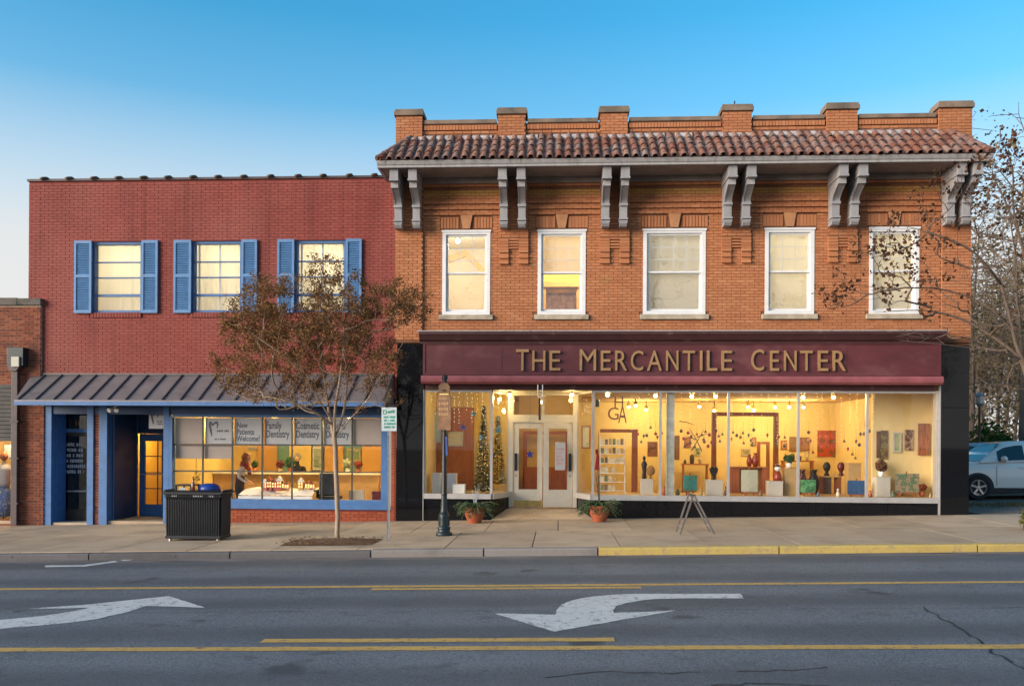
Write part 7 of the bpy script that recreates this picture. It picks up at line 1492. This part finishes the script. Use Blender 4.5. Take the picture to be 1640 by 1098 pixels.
# ---------------------------------------------------------------- people
def person(label, J, E, mats, origin, hands):
    """J: name -> (point, radius); E: (a, b, material key); hands: (wrist name, direction, side, palm-normal)"""
    J = dict(J); E = list(E); U = Vector((0, 0, 1))
    for h, (wr, d, s_, up) in enumerate(hands):
        d = Vector(d).normalized(); s_ = Vector(s_).normalized(); n = d.cross(s_).normalized(); w_ = Vector(J[wr][0]); pa = w_ + d * .075
        J['palm%d' % h] = (pa, .028); E.append((wr, 'palm%d' % h, 'skin'))
        for k, (off, L) in enumerate(((-.030, .060), (-.010, .075), (.010, .070), (.028, .055))):
            b_ = pa + s_ * off + d * .012; k1 = b_ + d * L * .55 + U * -.006; k2 = k1 + d * L * .45 + U * -.022
            for q, nm, r_ in ((b_, 'a', .0095), (k1, 'b', .0088), (k2, 'c', .0075)): J['f%d%d%s' % (h, k, nm)] = (q, r_)
            E += [('palm%d' % h, 'f%d%da' % (h, k), 'skin'), ('f%d%da' % (h, k), 'f%d%db' % (h, k), 'skin'), ('f%d%db' % (h, k), 'f%d%dc' % (h, k), 'skin')]
        t0 = w_ + d * .035 + s_ * (.032 * up); t1 = t0 + (d * .6 + s_ * up * .8).normalized() * .045; J['t%da' % h] = (t0, .011); J['t%db' % h] = (t1, .009); E += [(wr, 't%da' % h, 'skin'), ('t%da' % h, 't%db' % h, 'skin')]
    ks = list(J); ix = {k: i for i, k in enumerate(ks)}; O_ = Vector(origin)
    me = bpy.data.meshes.new('person'); me.from_pydata([tuple(Vector(J[k][0]) - O_) for k in ks], [(ix[a_], ix[b_]) for a_, b_, _ in E], [])
    ob = bpy.data.objects.new('person_skin', me); COL.objects.link(ob); md = ob.modifiers.new('s', 'SKIN'); md.use_smooth_shade = True; md.branch_smoothing = .4
    for i, k in enumerate(ks):
        v = me.skin_vertices[0].data[i]; r_ = J[k][1]; v.radius = r_ if hasattr(r_, '__len__') else (r_, r_); v.use_root = (k == 'pelvis')
    sb_ = ob.modifiers.new('u', 'SUBSURF'); sb_.levels = 2; sb_.render_levels = 2
    dg = bpy.context.evaluated_depsgraph_get(); m2 = bpy.data.meshes.new_from_object(ob.evaluated_get(dg)); bpy.data.objects.remove(ob); m2.materials.clear(); mk = []
    for _, _, k in E:
        if k not in mk: mk.append(k)
    for k in mk: m2.materials.append(mats[k])
    seg = [(Vector(J[a_][0]) - O_, Vector(J[b_][0]) - O_, mk.index(k), (J[a_][1] if not hasattr(J[a_][1], '__len__') else J[a_][1][0])) for a_, b_, k in E]
    for p in m2.polygons:
        c_ = p.center; best = 9; p.use_smooth = True
        for a_, b_, k, r_ in seg:
            ab = b_ - a_; t = max(0, min(1, (c_ - a_).dot(ab) / max(1e-9, ab.length_squared))); d = (c_ - (a_ + ab * t)).length / max(.02, r_)
            if d < best: best = d; p.material_index = k
    o_ = bpy.data.objects.new('person', m2); COL.objects.link(o_); o_.location = O_; ORI[o_.name] = O_; return tag(o_, label, 'person')
WY = 1.05
def W(px, py, dy=0.): return at(px, py, WY + dy)
og = Vector((W(384, 790).x, WY, IF))
fx = W(384, 790).x
J = {'pelvis': (W(383.5, 781), (.15, .13)), 'waist': (W(384, 767), .125), 'chest': (W(387, 753), (.15, .12)), 'nb': (W(390.5, 745.5), .065), 'neck': (W(392.5, 742), .052), 'jaw': (W(396.5, 738.5), (.062, .07)), 'head': (W(396, 733.5), (.085, .095)), 'crown': (W(394.5, 729), .07), 'nose': (W(401.8, 735.5), .014),
     'sl': (W(387.5, 748, -.17), .058), 'el': (W(381.5, 763, -.24), .044), 'wl': (W(393, 771.5, -.16), .029), 'sr': (W(389, 748, .17), .058), 'er': (W(387, 763, .24), .044), 'wr': (W(398, 770, .13), .029),
     'hl': (Vector((fx - .02, WY - .095, W(383, 786).z)), .10), 'kl': (Vector((fx + .02, WY - .10, IF + .46)), .062), 'al': (Vector((fx - .03, WY - .10, IF + .08)), .042), 'tl': (Vector((fx + .12, WY - .11, IF + .035)), .036),
     'hr': (Vector((fx - .02, WY + .095, W(383, 786).z)), .10), 'kr': (Vector((fx + .02, WY + .10, IF + .46)), .062), 'ar': (Vector((fx - .03, WY + .10, IF + .08)), .042), 'tr': (Vector((fx + .12, WY + .11, IF + .035)), .036)}
E = [('pelvis', 'waist', 'vest'), ('waist', 'chest', 'vest'), ('chest', 'nb', 'vest'), ('nb', 'neck', 'skin'), ('neck', 'jaw', 'skin'), ('jaw', 'head', 'skin'), ('head', 'crown', 'skin'), ('head', 'nose', 'skin'), ('chest', 'sl', 'sweater'), ('sl', 'el', 'sweater'), ('el', 'wl', 'sweater'), ('chest', 'sr', 'sweater'), ('sr', 'er', 'sweater'), ('er', 'wr', 'sweater'),
     ('pelvis', 'hl', 'trouser'), ('hl', 'kl', 'trouser'), ('kl', 'al', 'trouser'), ('al', 'tl', 'shoe'), ('pelvis', 'hr', 'trouser'), ('hr', 'kr', 'trouser'), ('kr', 'ar', 'trouser'), ('ar', 'tr', 'shoe')]
mats = {'skin': M['skin'], 'vest': M['vest'], 'sweater': M['sweater'], 'trouser': M['trouser'], 'shoe': M['plastic']}
wm = person('person with ginger hair, red scarf and dark vest bending over the toy village', J, E, mats, og, [('wl', (.8, .15, -.35), (.1, 1, 0), 1), ('wr', (.8, -.1, -.35), (.1, 1, 0), -1)])
hc = Vector(J['head'][0]); rg = random.Random(5); m = MB(); m.ball(hc + Vector((-.022, 0, .018)), .122, 20, 14, (1.0, .98, 1.08)); k = []
for i, v in enumerate(m.v):
    p = Vector(v) - hc
    if p.x > .035 and p.z < .07: p.x = .035 + (p.x - .035) * .1
    if p.z < -.06 and p.x < .03: p.z *= 1.5
    m.v[i] = tuple(hc + p * (1 + rg.uniform(-.03, .03)))
m.build('hair', M['hair_g'], wm, smooth=True)
nk = Vector(J['nb'][0]) + Vector((.02, 0, .03)); m = MB(); n = 20
for row, (rr, zz, tt) in enumerate(((.095, -.035, .032), (.085, .01, .034), (.105, -.075, .026))):
    m.tube([nk + Vector((rr * math.cos(a_) * 1.0 + .01, rr * math.sin(a_), zz - .04 * math.cos(a_))) for a_ in [2 * math.pi * i / n for i in range(n + 1)]], [tt * rg.uniform(.85, 1.15) for i in range(n + 1)], 8)
m.bar(nk + Vector((.10, .02, -.08)), nk + Vector((.12, .03, -.26)), .09, .03); m.build('scarf', M['scarf'], wm, smooth=True)
ey = MB()
for s_ in (-1, 1): ey.ball(hc + Vector((.078, s_ * .032, .008)), .011, 8, 6)
ey.build('eyes', M['plastic'], wm, smooth=True); MB().ball(hc + Vector((.082, 0, -.055)), .02, 10, 6, (.4, 1.1, .35)).build('mouth', M['scarf'], wm, smooth=True)
# the man behind the counter
WY = 3.75; mx_ = at(476, 740, WY).x
def V(dx, dy, z): return Vector((mx_ + dx, WY + dy, z))
hz = at(476, 733, WY).z
J = {'pelvis': (V(0, .15, hz - .76), (.15, .13)), 'waist': (V(0, .12, hz - .58), .13), 'chest': (V(0, .05, hz - .36), (.16, .12)), 'nb': (V(0, .02, hz - .20), .068), 'neck': (V(0, .01, hz - .15), .056), 'jaw': (V(0, -.01, hz - .07), (.065, .075)), 'head': (V(0, 0, hz), (.085, .1)), 'crown': (V(0, .01, hz + .06), .075), 'nose': (V(0, -.105, hz - .02), .015),
     'sl': (V(-.19, .05, hz - .27), .062), 'el': (V(-.25, -.02, hz - .55), .045), 'wl': (V(-.12, -.22, hz - .60), .03), 'sr': (V(.19, .05, hz - .27), .062), 'er': (V(.25, -.02, hz - .55), .045), 'wr': (V(.12, -.22, hz - .60), .03),
     'hl': (V(-.10, .1, hz - .78), .10), 'kl': (V(-.13, -.25, hz - .80), .066), 'al': (V(-.13, -.22, IF + .28), .044), 'tl': (V(-.13, -.36, IF + .24), .037), 'hr': (V(.10, .1, hz - .78), .10), 'kr': (V(.13, -.25, hz - .80), .066), 'ar': (V(.13, -.22, IF + .28), .044), 'tr': (V(.13, -.36, IF + .24), .037)}
mats = {'skin': M['skin'], 'vest': M['trouser'], 'sweater': M['trouser'], 'trouser': M['trouser'], 'shoe': M['plastic']}
mn = person('person in dark clothing sitting behind the reception counter', J, E, mats, V(0, 0, IF), [('wl', (.3, -1, -.1), (1, .3, 0), 1), ('wr', (-.3, -1, -.1), (1, -.3, 0), -1)])
hc = Vector(J['head'][0]); m = MB(); m.ball(hc + Vector((0, .03, .025)), .115, 18, 12, (.95, 1, 1.0))
for i, v in enumerate(m.v):
    p = Vector(v) - hc
    if p.y < -.02 and p.z < .06: p.y = -.02
    m.v[i] = tuple(hc + p)
m.build('hair', pm('grey_hair', (.22, .19, .16), .7, .3, 50), mn, smooth=True); m = MB()
for s_ in (-1, 1): m.ball(hc + Vector((s_ * .034, -.083, .01)), .011, 8, 6)
m.build('eyes', M['plastic'], mn, smooth=True); MB().ball(hc + Vector((0, -.088, -.058)), .022, 10, 6, (1.1, .4, .35)).build('mouth', M['scarf'], mn, smooth=True)
st = empty('stool', V(0, .17, IF), 'dark stool under the person behind the reception counter', 'stool'); q = ORI[st.name]; zs = hz - .90
MB().lathe([(.17, zs - .06 - q.z), (.19, zs - .03 - q.z), (.17, zs - q.z), (.001, zs + .005 - q.z)], q, 16).build('seat', M['black'], st, smooth=True)
for k in range(4): a_ = k * math.pi / 2 + .78; MB().tube([(q.x + .12 * math.cos(a_), q.y + .12 * math.sin(a_), zs - .05), (q.x + .2 * math.cos(a_), q.y + .2 * math.sin(a_), q.z)], .014, 6).build('leg', M['steel'], st)
